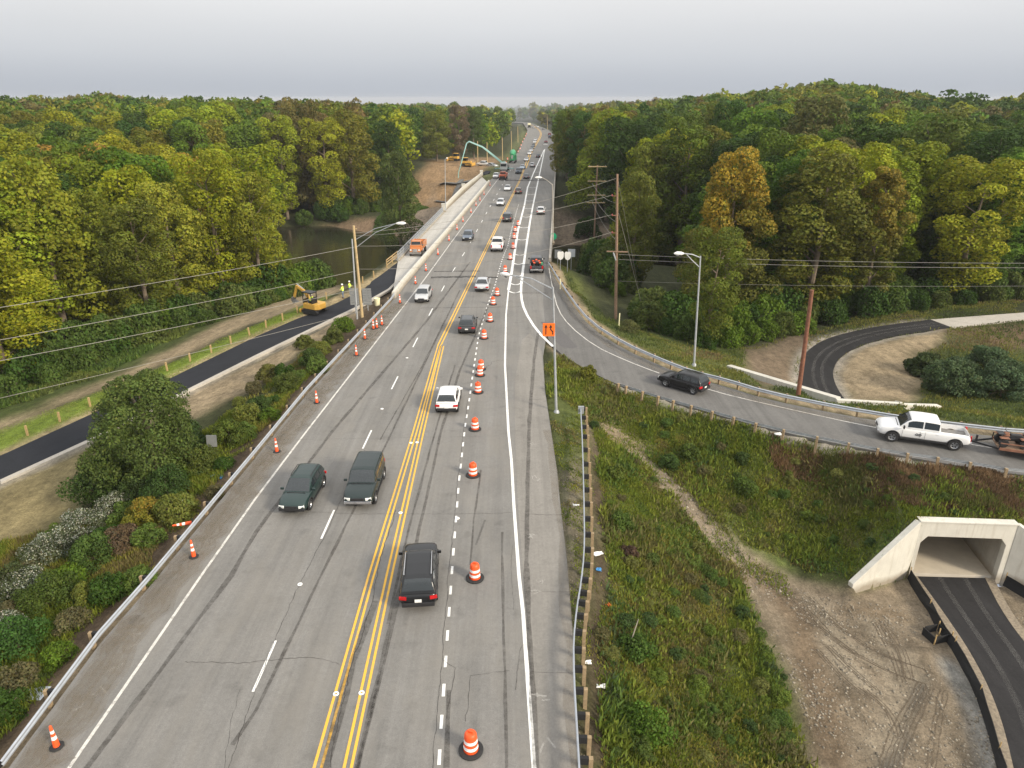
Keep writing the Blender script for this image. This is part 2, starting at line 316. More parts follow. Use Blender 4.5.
def tz_raw(x, y):
    x = np.atleast_1d(np.asarray(x, float)); y = np.atleast_1d(np.asarray(y, float)); o = np.empty(x.shape)
    for i in range(0, len(x), 20000):
        a, b = x[i:i+20000], y[i:i+20000]
        d = np.hypot(a[:, None]-A[None, :, 0], b[:, None]-A[None, :, 1]); o[i:i+20000] = -d @ _W[:_n]+_W[_n]+a/100*_W[_n+1]+b/100*_W[_n+2]
    return o
def hnoise(x, y, s, seed=0):
    """cheap smooth noise"""
    r = np.random.default_rng(seed); o = 0
    for k in range(6):
        a = r.uniform(0, 6.28); f = s*r.uniform(.6, 1.8); o = o+np.sin((x*math.cos(a)+y*math.sin(a))*f+r.uniform(0, 6.28)+1.3*np.sin((x*math.sin(a*2)-y*math.cos(a*2))*f*.6))
    return o/6
BR_Y0, BR_Y1 = 109.5, 205.0
WING_L = [(24.2, 35.75), (20.45, 34.25)]; WING_R = [(30.3, 35.4), (34.6, 32.4)]
NEARCUT = [(24.3, 35.9), (20.6, 34.5), (20.3, 34.0), (19, 30), (34, 28), (34.6, 32.2), (30.4, 35.75)]
_tn = Vector((-TD.y, TD.x))
FARCUT = [(27.75, 54.95), (21.85, 67.0), (26, 67.5), (29.2, 63.5), (34.5, 62), (38.2, 57.7), (34.5, 56.4), (33.0, 54.4)]
def tz(x, y):
    x = np.atleast_1d(np.asarray(x, float)); y = np.atleast_1d(np.asarray(y, float))
    z = tz_raw(x, y); fl = np.clip(np.hypot(x, y)/400, 0, 1)
    z = z+hnoise(x, y, .35, 3)*.16+hnoise(x, y, 1.1, 4)*.05+hnoise(x, y, .02, 5)*3*fl
    # river bed
    rin = inpoly(x, y, RIVER); rd, _ = dpoly(x, y, RIVER, True); s = np.where(rin, -rd, rd)
    lo = -10.4; hi_ = np.clip((s+3)/8, 0, 1); z = np.where(s < 5, np.minimum(z, lo+(np.maximum(z, -8.6)-lo)*hi_), z)
    z = np.where(~rin & (s > 2.4), np.maximum(z, -8.75), z)
    # pavements: sink the ground under every sheet
    br = (y > BR_Y0) & (y < BR_Y1)
    m = inpoly(x, y, HW_POLY) & ~br; z = np.where(m, -.22, z)
    m = inpoly(x, y, RAMP_POLY) & ~((y > BR_Y0)); z = np.where(m, -.22, z)
    d, _ = dpoly(x, y, HW_L2[:9]); z = np.where((d < 1.2) & ~br & (y < 108) & (y > 10), np.minimum(z, -.1), z)
    for ed in (HW_L2, HW_R2, RAMP_FAR, RAMP_NEAR):
        d, _ = dpoly(x, y, ed); z = np.where((d < 2.0) & ~br, np.minimum(z, -.07-.02*d), z)
    for a, b in ((TL_UP, TL_LO), (TR_A, TR_B), (TRC_A, TRC_B)):
        cl = [tuple((p+q)/2 for p, q in zip(u, v)) for u, v in zip(resample_n(a, 40), resample_n(b, 40))]
        hw = math.dist(a[len(a)//2][:2], b[len(b)//2][:2])/2
        d, par = dpoly(x, y, cl); zz = np.interp(par, range(len(cl)), [c[2] for c in cl])
        m = inpoly(x, y, strip_poly([p[:2] for p in a], [p[:2] for p in b])); z = np.where(m, zz-.2, z)
        bl = np.clip((d-hw)/1.6, 0, 1); z = np.where((d < hw+1.6) & ~m, (zz-.1)*(1-bl)+z*bl, z)
    cut = inpoly(x, y, NEARCUT) | inpoly(x, y, FARCUT); z = np.where(cut, np.minimum(z, TZ-.06+hnoise(x, y, .8, 8)*.05), z)
    cd, _ = dpoly(x, y, [p[:2] for p in NT_A]); cd2, _ = dpoly(x, y, [p[:2] for p in NT_B])
    m = inpoly(x, y, strip_poly([p[:2] for p in NT_A], [p[:2] for p in NT_B])); near = np.minimum(cd, cd2)
    z = np.where(m, TZ-.2, np.where((near < 2.5) & (y < 35.5), TZ-.08+(z-TZ+.08)*np.clip((near-.8)/1.7, 0, 1), z))
    # ground stays at deck level right over the box culvert
    ov = inpoly(x, y, [(24.0, 36.25), (30.3, 35.9), (31.2, 41), (25, 41)]); z = np.where(ov, np.maximum(z, -.75), z)
    ov = inpoly(x, y, [(26.5, 50), (32.5, 50), (TUN_B[0]+2.8, TUN_B[1]-.7), (TUN_B[0]-2.8, TUN_B[1]-.2)]); z = np.where(ov, np.maximum(z, -.75), z)
    return z
BARREL = [(24.45, 35.4), (30.25, 35.0), (33.6, 54.0), (27.4, 55.2)]
def resample_n(pl, n):
    L_ = [0]
    for a, b in zip(pl, pl[1:]): L_.append(L_[-1]+math.dist(a[:2], b[:2]))
    t = np.linspace(0, L_[-1], n); return [tuple(float(np.interp(q, L_, [p[k] for p in pl])) for k in range(len(pl[0]))) for q in t]
def tz1(x, y): return float(tz([x], [y])[0])
def rng_(a, b, s): return np.arange(a, b, s)
GX = np.unique(np.round(np.concatenate([rng_(-1600, -200, 60), rng_(-200, -60, 7), rng_(-60, 0, .9), rng_(0, 18, .55), rng_(18, 36, .3), rng_(36, 60, .9), rng_(60, 200, 7), rng_(200, 1601, 60)]), 3))
GYs = np.unique(np.round(np.concatenate([rng_(2, 14, 2), rng_(14, 32, .5), rng_(32, 37.5, .25), rng_(37.5, 53, .8), rng_(53, 62, .4), rng_(62, 130, 1.0), rng_(130, 300, 3), rng_(300, 800, 20), rng_(800, 2300, 80)]), 3))
XX, YY = np.meshgrid(GX, GYs); fx, fy = XX.ravel(), YY.ravel(); ZZ = tz(fx, fy)
# ground colours: the real colour of what grows or lies there
C_FOREST = (.045, .05, .022); C_GRASS = (.10, .12, .035); C_DARKGRASS = (.065, .085, .025); C_DIRT = (.285, .225, .145); C_CLAY = (.27, .18, .10); C_GREYDIRT = (.225, .182, .130)
C_SAND = (.24, .19, .14); C_RED = (.16, .125, .07); C_SEED = (.30, .24, .14); C_BRIGHT = (.15, .205, .035); C_SOIL = (.095, .07, .047); C_GRAVEL = (.31, .28, .235); C_DRY = (.225, .185, .095)
col = np.tile(np.array(C_FOREST), (len(fx), 1)); 
def zone(poly, c, edge=1.0, ns=.9, amp=.8):
    ins = inpoly(fx, fy, poly); d, _ = dpoly(fx, fy, poly, True); s = np.where(ins, d, -d)+hnoise(fx, fy, ns, len(poly)+int(c[0]*100))*amp
    wgt = np.clip(s/edge*.5+.5, 0, 1)[:, None]; col[:] = col*(1-wgt)+np.array(c)*wgt
def band(pl, width, c, edge=.5, amp=.3, ns=1.2):
    d, _ = dpoly(fx, fy, [p[:2] for p in pl]); s = width-d+hnoise(fx, fy, ns, 17)*amp; wgt = np.clip(s/edge*.5+.5, 0, 1)[:, None]; col[:] = col*(1-wgt)+np.array(c)*wgt
def Z_(pts, z):
    if z <= -7.4: return GP(pts, z)
    zz = [z]*len(pts)
    for _ in range(7):
        q = [G(p[0], p[1], a) for p, a in zip(pts, zz)]; t = tz_raw([a[0] for a in q], [a[1] for a in q]); zz = [a+(min(.3, max(-9, b))-a)*.6 for a, b in zip(zz, t)]
    return [G(p[0], p[1], a) for p, a in zip(pts, zz)]
# left side of the highway
zone(strip_poly(GUARD_L, Z_([(-200, 768), (-60, 640), (-60, 560), (60, 540), (120, 500), (250, 420), (330, 340), (380, 300)], -1.5)), C_DARKGRASS)
zone(Z_([(-80, 560), (-80, 500), (0, 478), (90, 442), (95, 470), (75, 505), (40, 540), (0, 560)], -3.4), C_DRY, 1.5)
zone(Z_([(140, 425), (190, 392), (262, 357), (340, 318), (385, 292), (350, 335), (300, 352), (262, 385), (215, 408), (180, 425)], -2.4), C_DIRT, 1)
zone(Z_([(-80, 470), (0, 432), (117, 386), (170, 366), (256, 328), (330, 297), (318, 310), (256, 340), (170, 382), (109, 408), (0, 460), (-80, 500)], -3.6), C_BRIGHT, .8, amp=.3)
zone(Z_([(-80, 446), (0, 413), (90, 384), (140, 361), (180, 346), (256, 305), (335, 282), (345, 292), (256, 324), (170, 363), (117, 384), (0, 431), (-80, 467)], -4), C_DIRT, 1.0, amp=.7)
zone(Z_([(-80, 440), (0, 425), (140, 366), (250, 312), (330, 284), (300, 280), (180, 318), (60, 352), (-80, 390)], -5), C_DARKGRASS, 1.5)
band(TL_UP, .9, C_SEED); band(TL_LO, .9, C_GRAVEL)
band([(x-1.6, y) for x, y in GUARD_L], 1.9, C_SOIL, .8, .7); band([(x, y) for x, y in GUARD_L], .5, C_DIRT, .4, .2)
# far bank, sand bars and cleared slope
zone(Z_([(380, 240), (395, 228), (420, 212), (445, 207), (470, 200), (520, 216), (600, 229), (640, 232), (640, 250), (560, 250), (450, 245)], -8.3), C_SAND, 3)
zone(Z_([(120, 246), (200, 240), (330, 224), (400, 226), (400, 240), (330, 234), (200, 250)], -8.5), (.20, .14, .09), 2)
zone(Z_([(398, 209), (404, 190), (422, 172), (448, 161), (505, 158), (510, 175), (480, 190), (455, 206)], -2.5), C_CLAY, 3)
zone(Z_([(430, 206), (436, 197), (470, 184), (482, 180), (470, 192), (455, 206)], -4), (.2, .2, .19), 1.5)
zone([(-24, 205), (-6, 205), (-2, 300), (-10, 330), (-20, 320), (-34, 300)], C_CLAY, 3)
for pl, s in ((HW_L2[11:], -1), (HW_R2[18:], 1)): band([(x+s*2.5, y) for x, y in pl], 3, (.10, .11, .045), 2)
# right hillside
zone([(2.8, 8)]+Z_([(577, 768), (560, 480), (548, 380), (560, 352), (690, 410), (1030, 480)], 0)+[(50, 32), (36, 31), (24, 36), (24, 34)]+Z_([(850, 592), (790, 560), (770, 620), (815, 768)], -4.6)+[(12, 8)], C_GRASS, .8)
zone(Z_([(585, 768), (588, 420), (604, 430), (612, 560), (618, 768)], -.4), C_SOIL, .6, amp=.5)
zone(Z_([(560, 480), (583, 430), (584, 600), (576, 620), (566, 560)], -.2), (.16, .14, .10), .5)
zone(Z_([(770, 438), (900, 464), (1040, 490), (1040, 524), (915, 508), (860, 505), (800, 480)], -.7), C_RED, 1)
zone(Z_([(700, 450), (760, 520), (840, 560), (870, 520), (780, 480)], -3), (.085, .095, .035), 1.5)
zone(Z_([(596, 425), (650, 448), (700, 505), (735, 545), (790, 585), (840, 596), (870, 590), (905, 580), (1100, 600), (1100, 900), (800, 900), (808, 740), (770, 640), (725, 560), (690, 520), (640, 455), (600, 440)], -4.2), C_GREYDIRT, .8, amp=.5)
zone([(30, 36), (36, 31), (60, 22), (60, 6), (14, 4), (19, 24), (24, 34.5)], C_GREYDIRT, .8)
zone(NEARCUT, C_GREYDIRT, .5, amp=.2)
zone(Z_([(590, 414), (615, 424), (645, 442), (672, 474), (705, 508), (740, 544), (800, 585), (850, 590), (850, 610), (775, 612), (715, 562), (683, 527), (650, 482), (626, 462), (600, 452)], -2.8), C_GREYDIRT, .6, amp=.35)
for q_, w_, c_ in [([(922, 682), (912, 705), (895, 735), (884, 768)], .28, (.075, .075, .068)), ([(918, 690), (900, 712), (905, 740), (890, 775)], .2, (.11, .10, .085)), ([(810, 600), (840, 640), (880, 668), (915, 680)], .35, (.29, .245, .18)), ([(818, 640), (845, 668), (868, 690)], .5, (.30, .255, .19)), ([(790, 590), (830, 622), (868, 640)], .2, (.145, .115, .08)), ([(870, 620), (890, 660), (897, 690)], .25, (.29, .245, .18)), ([(905, 660), (893, 720), (876, 750)], .6, (.27, .225, .165)), ([(800, 650), (830, 690), (860, 700)], .3, (.14, .11, .075)), ([(955, 665), (975, 700), (990, 745), (995, 790)], .7, (.27, .26, .235)), ([(760, 575), (800, 620), (815, 680), (830, 760)], .8, (.18, .135, .09)), ([(845, 610), (870, 604), (905, 600)], .5, (.20, .155, .105))]:
    band(Z_(q_, -4.6), w_, c_, .35, .25, 2.2)
zone(Z_([(600, 418), (640, 440), (630, 470), (600, 460)], -1), C_DIRT, .8)
band([(x+.9, y-.8) for x, y in RAMP_NEAR[6:]], .8, C_GRAVEL, .6, .4); band([(x+.1, y-.1) for x, y in RAMP_NEAR[:6]], .4, C_DIRT, .4, .2)
# beyond the ramp
zone(RAMP_FAR[2:]+[(90, 50), (70, 56), (36, 66), (20, 80), (11, 80)], C_DARKGRASS, 1.5)
zone(Z_([(560, 262), (600, 315), (690, 350), (760, 365), (760, 400), (690, 375), (600, 330), (556, 280)], -2), (.10, .115, .035), 1)
band([(x+.8, y+.9) for x, y in RAMP_FAR], .9, C_DIRT, .5, .4)
zone(Z_([(745, 350), (800, 335), (810, 345), (796, 365), (800, 400), (760, 395), (745, 372)], -4), (.17, .13, .09), 1)
zone(Z_([(835, 380), (836, 362), (850, 352), (900, 337), (950, 330), (945, 345), (915, 355), (925, 385), (920, 402), (850, 405)], -4), C_DIRT, 1.2)
band(TR_A[4:], .8, C_GRAVEL, .5); band(TR_B[4:], .7, C_GRAVEL, .5)
zone(Z_([(960, 328), (1024, 320), (1100, 320), (1100, 420), (930, 405), (940, 380)], -3.6), C_DARKGRASS, 2)
zone(Z_([(940, 330), (1024, 322), (1100, 324), (1100, 345), (1000, 352)], -3.6), (.13, .09, .055), 1.2)
vnz = (1+hnoise(fx, fy, .5, 31)*.14+hnoise(fx, fy, 2.2, 33)*.10)[:, None]; col *= vnz
def mesh_grid(name, nx, ny, x, y, z, colr, m):
    me = bpy.data.meshes.new(name); nv = nx*ny
    me.vertices.add(nv); me.vertices.foreach_set('co', np.stack([x, y, z], 1).ravel())
    i, j = np.meshgrid(np.arange(nx-1), np.arange(ny-1)); a = (j*nx+i).ravel()
    q = np.stack([a, a+1, a+nx+1, a+nx], 1)
    cx_, cy_ = x[q].mean(1), y[q].mean(1); hole = inpoly(cx_, cy_, BARREL) & (z[q].min(1) < -1.0); q = q[~hole]
    me.loops.add(q.size); me.loops.foreach_set('vertex_index', q.ravel().astype(np.int32))
    me.polygons.add(len(q)); me.polygons.foreach_set('loop_start', np.arange(0, q.size, 4, dtype=np.int32)); me.polygons.foreach_set('loop_total', np.full(len(q), 4, np.int32))
    me.update(); me.polygons.foreach_set('use_smooth', [True]*len(q))
    ca = me.color_attributes.new('gc', 'FLOAT_COLOR', 'POINT'); ca.data.foreach_set('color', np.c_[colr, np.ones(nv)].ravel())
    me.materials.append(m); o = bpy.data.objects.new(name, me); COL.objects.link(o); return o
m, n, b = _nodes('ground'); GROUND = m
b.inputs['Roughness'].default_value = .95; b.inputs['Specular IOR Level'].default_value = .15
at_ = n.nodes.new('ShaderNodeAttribute'); at_.attribute_name = 'gc'; tcn = n.nodes.new('ShaderNodeTexCoord')
def nnoise(n, src, scale, det=6, rough=.7, stretch=None):
    z = n.nodes.new('ShaderNodeTexNoise'); z.inputs['Scale'].default_value = scale; z.inputs['Detail'].default_value = det; z.inputs['Roughness'].default_value = rough
    if stretch:
        mpn = n.nodes.new('ShaderNodeMapping'); mpn.inputs['Scale'].default_value = stretch[:3]; mpn.inputs['Rotation'].default_value = (0, 0, stretch[3] if len(stretch) > 3 else 0)
        n.links.new(src, mpn.inputs[0]); src = mpn.outputs[0]
    n.links.new(src, z.inputs['Vector']); return z.outputs[0]
def nmap(n, src, a, b_, c, d):
    r = n.nodes.new('ShaderNodeMapRange'); r.inputs['From Min'].default_value = a; r.inputs['From Max'].default_value = b_; r.inputs['To Min'].default_value = c; r.inputs['To Max'].default_value = d
    n.links.new(src, r.inputs[0]); return r.outputs[0]
def nscale(n, col_, f):
    s = n.nodes.new('ShaderNodeVectorMath'); s.operation = 'SCALE'
    if isinstance(col_, tuple): s.inputs[0].default_value = col_
    else: n.links.new(col_, s.inputs[0])
    n.links.new(f, s.inputs['Scale']); return s.outputs[0]
def nmix(n, f, a, b_):
    x = n.nodes.new('ShaderNodeMix'); x.data_type = 'RGBA'
    if isinstance(f, float): x.inputs[0].default_value = f
    else: n.links.new(f, x.inputs[0])
    for k, v in ((6, a), (7, b_)):
        if isinstance(v, tuple): x.inputs[k].default_value = (*v[:3], 1)
        else: n.links.new(v, x.inputs[k])
    return x.outputs[2]
def nmath(n, op, a, b_):
    x = n.nodes.new('ShaderNodeMath'); x.operation = op
    for k, v in ((0, a), (1, b_)):
        if isinstance(v, (int, float)): x.inputs[k].default_value = v
        else: n.links.new(v, x.inputs[k])
    return x.outputs[0]
P = tcn.outputs['Object']
n1 = nnoise(n, P, 1.6); n2 = nnoise(n, P, 9, 8, .8); n3 = nnoise(n, P, .8, 6, .75, (1, .25, 1, .6))
c0 = nscale(n, at_.outputs['Color'], nmap(n, n1, .3, .7, .66, 1.32)); c0 = nscale(n, c0, nmap(n, n2, .3, .7, .5, 1.5)); c0 = nscale(n, c0, nmap(n, n3, .35, .65, .74, 1.24))
n.links.new(c0, b.inputs['Base Color'])
bp = n.nodes.new('ShaderNodeBump'); bp.inputs['Strength'].default_value = .9; bp.inputs['Distance'].default_value = .12
n.links.new(n2, bp.inputs['Height']); n.links.new(bp.outputs[0], b.inputs['Normal'])
ter = mesh_grid('ground', len(GX), len(GYs), fx, fy, ZZ, col, GROUND); ter['kind'] = 'structure'
# water
m, n, b = _nodes('water'); b.inputs['Base Color'].default_value = (.034, .032, .018, 1); b.inputs['Roughness'].default_value = .09; b.inputs['Specular IOR Level'].default_value = .45
tcn = n.nodes.new('ShaderNodeTexCoord'); hz_ = nnoise(n, tcn.outputs['Object'], .9, 3, .5); bp = n.nodes.new('ShaderNodeBump'); bp.inputs['Strength'].default_value = .10; bp.inputs['Distance'].default_value = .3
n.links.new(hz_, bp.inputs['Height']); n.links.new(bp.outputs[0], b.inputs['Normal'])
wm = MB(); wp = RIVER; ctr = None
wm.add([(-600, 100, WATER_Z), (600, 100, WATER_Z), (600, 270, WATER_Z), (-600, 270, WATER_Z)], [(0, 1, 2, 3)])
wo = wm.build('water', m, fix=False); wo['kind'] = 'structure'
# ---------------------------------------------------------------- pavements
def pave_mat(name, base, streak=True, spk=.22, dark=.8, axis_rot=0, patch=.1, warm=None):
    m, n, b = _nodes(name); b.inputs['Roughness'].default_value = .88; b.inputs['Specular IOR Level'].default_value = .25
    t = n.nodes.new('ShaderNodeTexCoord'); P = t.outputs['Object']
    a1 = nnoise(n, P, .25, 5, .6); a2 = nnoise(n, P, 22, 4, .8); a3 = nnoise(n, P, 1.0, 5, .7, (1.3, .035, 1, axis_rot)); a4 = nnoise(n, P, 3.2, 6, .75); a6 = nnoise(n, P, 7.5, 8, .85)
    c = base
    c = nscale(n, c, nmap(n, a1, .3, .7, 1-patch, 1+patch)); c = nscale(n, c, nmap(n, a2, .3, .7, 1-spk, 1+spk)); c = nscale(n, c, nmap(n, a4, .3, .7, .91, 1.09)); c = nscale(n, c, nmap(n, a6, .33, .67, .86, 1.14)); c = nscale(n, c, nmap(n, nnoise(n, P, .9, 3, .5), .60, .72, 1, .84))
    if streak: c = nscale(n, c, nmap(n, a3, .32, .68, dark, 1.1))
    if warm:
        a5 = nnoise(n, P, .5, 6, .7, (1, .3, 1)); c = nmix(n, nmap(n, a5, .45, .7, 0, .6), c, warm)
    n.links.new(c, b.inputs['Base Color']); bp = n.nodes.new('ShaderNodeBump'); bp.inputs['Strength'].default_value = .25; bp.inputs['Distance'].default_value = .02
    n.links.new(a2, bp.inputs['Height']); n.links.new(bp.outputs[0], b.inputs['Normal']); MATS[name] = m; return m
ROAD = pave_mat('road_surface', (.200, .194, .184), warm=(.216, .202, .180)); RAMPM = pave_mat('ramp_surface', (.150, .146, .140), axis_rot=.9)
ASPH = pave_mat('new_asphalt', (.020, .022, .028), streak=False, spk=.3, patch=.15); ASPH2 = pave_mat('fresh_asphalt', (.026, .025, .026), spk=.3, dark=.7, patch=.2)
CONC = pave_mat('pale_path', (.42, .39, .345), streak=False); DECK = pave_mat('deck_concrete', (.43, .415, .385), streak=True, spk=.08, dark=.9)
SHOULD = pave_mat('shoulder_surface', (.226, .214, .196), streak=True, spk=.14, dark=.86)
def sheet_strip(name, a, b, z, m, n=120, cols=1, skirt=.25):
    a = resample_n([(*p[:2], p[2] if len(p) > 2 else 0) for p in a], n); b = resample_n([(*p[:2], p[2] if len(p) > 2 else 0) for p in b], n)
    mb = MB(); vs = []; fs = []; K = cols+3
    for p, q in zip(a, b):
        row = [tuple(p[k]+(q[k]-p[k])*i/cols for k in range(3)) for i in range(cols+1)]
        row = [(row[0][0], row[0][1], row[0][2]-skirt)]+row+[(row[-1][0], row[-1][1], row[-1][2]-skirt)]
        vs += [(x, y, w_+z) for x, y, w_ in row]
    for i in range(n-1):
        for j in range(K-1): fs.append((i*K+j, i*K+j+1, (i+1)*K+j+1, (i+1)*K+j))
    mb.add(vs, fs); o = mb.build(name, m, fix=False); o['kind'] = 'structure'; return o
def fill(name, poly, z, m, skirt=.2):
    """flat sheet of any outline with a small skirt, triangulated"""
    from mathutils.geometry import tessellate_polygon
    poly = [p[:2] for p in poly]; tri = tessellate_polygon([[Vector((x, y, 0)) for x, y in poly]]); k = len(poly)
    mb = MB(); mb.add([(x, y, z) for x, y in poly]+[(x, y, z-skirt) for x, y in poly], [tuple(t) for t in tri]+[(i, (i+1) % k, (i+1) % k+k, i+k) for i in range(k)])
    o = mb.build(name, m); o['kind'] = 'structure'
    # sheets face up
    if o.data.polygons[0].normal.z < 0: o.data.flip_normals()
    return o
def ribbon(name, pl, wd, z, m, jit=0, kind='structure', jseed=1):
    """thin flat painted or worn line"""
    rr = random.Random(jseed); pl = [Vector((*p[:2], p[2] if len(p) > 2 else 0)) for p in pl]; vs = []; fs = []
    ws = wd if hasattr(wd, '__len__') else [wd]*len(pl)
    for i, p in enumerate(pl):
        d = (pl[min(i+1, len(pl)-1)]-pl[max(i-1, 0)]); d.z = 0; d.normalize(); nn = Vector((-d.y, d.x, 0)); o = nn*rr.uniform(-jit, jit); w_ = ws[i]*(1+rr.uniform(-.3, .3)*(jit > 0))
        vs += [tuple(p+o-nn*w_/2+Vector((0, 0, z))), tuple(p+o+nn*w_/2+Vector((0, 0, z)))]
    fs = [(2*i, 2*i+2, 2*i+3, 2*i+1) for i in range(len(pl)-1)]
    return vs, fs
def ribbons(name, items, z, m, **kw):
    mb = MB()
    for it in items:
        v, f = ribbon('', it[0], it[1], z, m, *(it[2:])); mb.add(v, f)
    o = mb.build(name, m, fix=False); o['kind'] = 'structure'; return o
def wornmat(name, c, cover=.6, sc=3):
    m, n, b = _nodes(name); b.inputs['Roughness'].default_value = .9; b.inputs['Base Color'].default_value = (*c, 1)
    t = n.nodes.new('ShaderNodeTexCoord'); a = nnoise(n, t.outputs['Object'], sc, 8, .8); a2 = nnoise(n, t.outputs['Object'], .6, 3, .6)
    f = nmath(n, 'MULTIPLY', nmap(n, a, .35, .6, .2, 1), nmap(n, a2, .3, .6, cover*.5, cover))
    tr = n.nodes.new('ShaderNodeBsdfTransparent'); ms = n.nodes.new('ShaderNodeMixShader'); n.links.new(f, ms.inputs[0]); n.links.new(tr.outputs[0], ms.inputs[1]); n.links.new(b.outputs[0], ms.inputs[2])
    n.links.new(ms.outputs[0], n.nodes['Material Output'].inputs[0]); MATS[name] = m; return m
wornmat_ = wornmat
fill('highway', HW_POLY, 0, ROAD)
fill('exit_ramp', RAMP_POLY, .004, RAMPM)
sheet_strip('paved_trail', TL_UP, TL_LO, .01, ASPH); sheet_strip('curved_trail', TR_A, TR_B, .01, ASPH2); sheet_strip('pale_path', TRC_A, TRC_B, .005, CONC)
sheet_strip('tunnel_trail', NT_A, NT_B, .02, ASPH2)
ribbons('trail_seam', [([tuple(Vector(a).lerp(Vector(b), t)) for a, b in zip(resample_n(NT_A, 40), resample_n(NT_B, 40))], .30) for t in (.34, .66)] + [([tuple(Vector(a).lerp(Vector(b), t)) for a, b in zip(resample_n(TR_A, 40), resample_n(TR_B, 40))], .35) for t in (.40, .66)], .028, wornmat_('trail_seam', (.13, .125, .12), .42, 7))
ribbons('trail_shoulder', [([(p[0]+.12, p[1]-.02, p[2]) for p in resample_n(NT_A, 60)], .42), ([(p[0]-.15, p[1], p[2]) for p in resample_n(NT_B, 60)], .5)], .032, mat('grit_strip', (.23, .19, .14), .95, var=.35, scale=6, bump=.4))
# kerb strip by the trail
sheet_strip('trail_kerb', TL_LO[1:], [(x+.35, y-.45, z) for x, y, z in TL_LO[1:]], .03, CONC)
def paintmat(name, c, wear=.35, sc=2.5):
    m, n, b = _nodes(name); b.inputs['Roughness'].default_value = .7
    t = n.nodes.new('ShaderNodeTexCoord'); a = nnoise(n, t.outputs['Object'], sc, 8, .8); a2 = nnoise(n, t.outputs['Object'], .4, 3, .6)
    c_ = nmix(n, nmath(n, 'MULTIPLY', nmap(n, a, .48, .62, 0, 1.0), nmap(n, a2, .35, .65, wear*.3, wear*1.6)), c, (.27, .26, .24)); n.links.new(c_, b.inputs['Base Color']); MATS[name] = m; return m
WHITE = paintmat('white_road_paint', (.80, .80, .78), .35); YEL = paintmat('yellow_road_paint', (.78, .44, .045), .35); WORNW = paintmat('worn_white_paint', (.62, .60, .56), .9)
TAR = wornmat('tar_streak', (.075, .068, .062), .62); CRK = wornmat('crack', (.045, .04, .037), 1.3, 1.5); SCUFF = wornmat('scuff', (.10, .095, .09), .5, 5); PALE = wornmat('chalk', (.62, .6, .56), .5, 6)
def W(pts, step=4): return resample(GP(pts), step)
LEFT_EDGE = [(-16.7, 10)]+GP([(69, 768), (201, 576), (256, 498), (306, 432), (424, 280), (453, 240), (470, 217), (492, 187), (506, 169)])
RIGHT_EDGE = GP([(540, 840), (534, 768), (523, 612), (519, 576), (514, 507), (511.5, 461), (508.5, 432), (505, 365), (506, 315), (508.5, 290), (512, 270), (518, 230), (524.5, 205), (527.5, 187.5), (534, 172), (544, 150)])
GORE_R = smooth_pl(GP([(544.8, 149), (542, 162.5), (537.5, 184), (531, 215), (526.5, 245), (521.5, 280), (520.8, 296), (524.5, 311), (537, 331), (553, 346.5)]), 1)
RAMP_EDGE = smooth_pl(GP([(549, 268), (551, 280), (553, 290), (558, 310), (569.5, 326), (594.5, 346), (624.5, 360), (659.5, 373.5), (712, 391), (768, 404.5), (875.5, 428), (950, 441), (1024, 453)]), 1)
def offx(pl, dx): return [(p[0]+dx, p[1]) for p in pl]
ribbons('edge_line', [(LEFT_EDGE, .14), (RAMP_EDGE, .11)], .008, WORNW)
ribbons('gore_line', [(RIGHT_EDGE[:10], .18), (RIGHT_EDGE[9:], .38), (GORE_R[:12], .36), (GORE_R[11:], .3)], .009, WHITE)
rungs = []
for y in (150+3, 158, 165, 172, 180, 187, 194, 200.6, 208, 216.5, 227, 239, 254, 263, 275, 283, 291):
    lx = np.interp(y, [150, 172, 187.5, 205, 230, 270, 290], [544, 534, 527.5, 524.5, 518, 512, 508.5]); rx = np.interp(y, [149, 162.5, 184, 215, 245, 280, 296], [544.8, 542, 537.5, 531, 526.5, 521.5, 521])
    a = Vector(G(lx, y)); c = Vector(G(rx, y)); 
    if (c-a).length < .6: continue
    rungs.append(([tuple(a+(c-a)*t-Vector((0, 1.0*math.sin(t*math.pi)))) for t in np.linspace(0, 1, 8)], .26))
ribbons('gore_hatching', rungs, .010, WHITE)
YL = GP([(303, 810), (314, 768), (368.5, 576), (413, 432), (438, 345), (489.5, 240), (520, 179), (524, 168)]); YR = GP([(336, 810), (344, 768), (386.5, 576), (420, 432), (441, 346), (492, 240), (521.5, 179), (525, 168)])
far_y = GP([(524, 168), (530, 152), (536, 143), (540.5, 136), (540, 131), (535, 127), (529, 124)])
ribbons('centre_line', [(YL[:5], .115), (offx(YL[:5], .27), .115), (YR[:5], .115), (offx(YR[:5], .27), .115), (YL[4:], .15), (offx(YL[4:], .32), .15), (smooth_pl(far_y), .3), (offx(smooth_pl(far_y), .8), .3)], .008, YEL)
dashes = []
DL = [(-10.9, 14), (-10.85, 25), (-10.77, 36), (-10.6, 46), (-10.3, 57), (-9.9, 68), (-9.3, 85), (-8.9, 95)]+GP([(468, 247), (487, 212), (505, 180), (512, 168)])
dx_ = [p[0] for p in DL]; dy_ = [p[1] for p in DL]
for k in range(24):
    y0 = 11.3+11.05*k; dashes.append(([(float(np.interp(y, dy_, dx_)), y) for y in (y0, y0+3.0)], .12))
ribbons('lane_dashes', dashes, .008, WHITE)
dots = []; DT = GP([(436, 830), (439, 765), (440.5, 736), (448.5, 620), (453, 557), (459, 481), (465, 427), (469, 402), (472, 380), (478.5, 336), (487, 307), (495, 285), (502, 260), (508, 245), (513, 224), (519, 203)])
tx_ = [p[0] for p in DT]; ty_ = [p[1] for p in DT]; y = 14
while y < 170:
    dots.append(([(float(np.interp(q, ty_, tx_)), q) for q in (y, y+.68)], .13)); y += 1.62
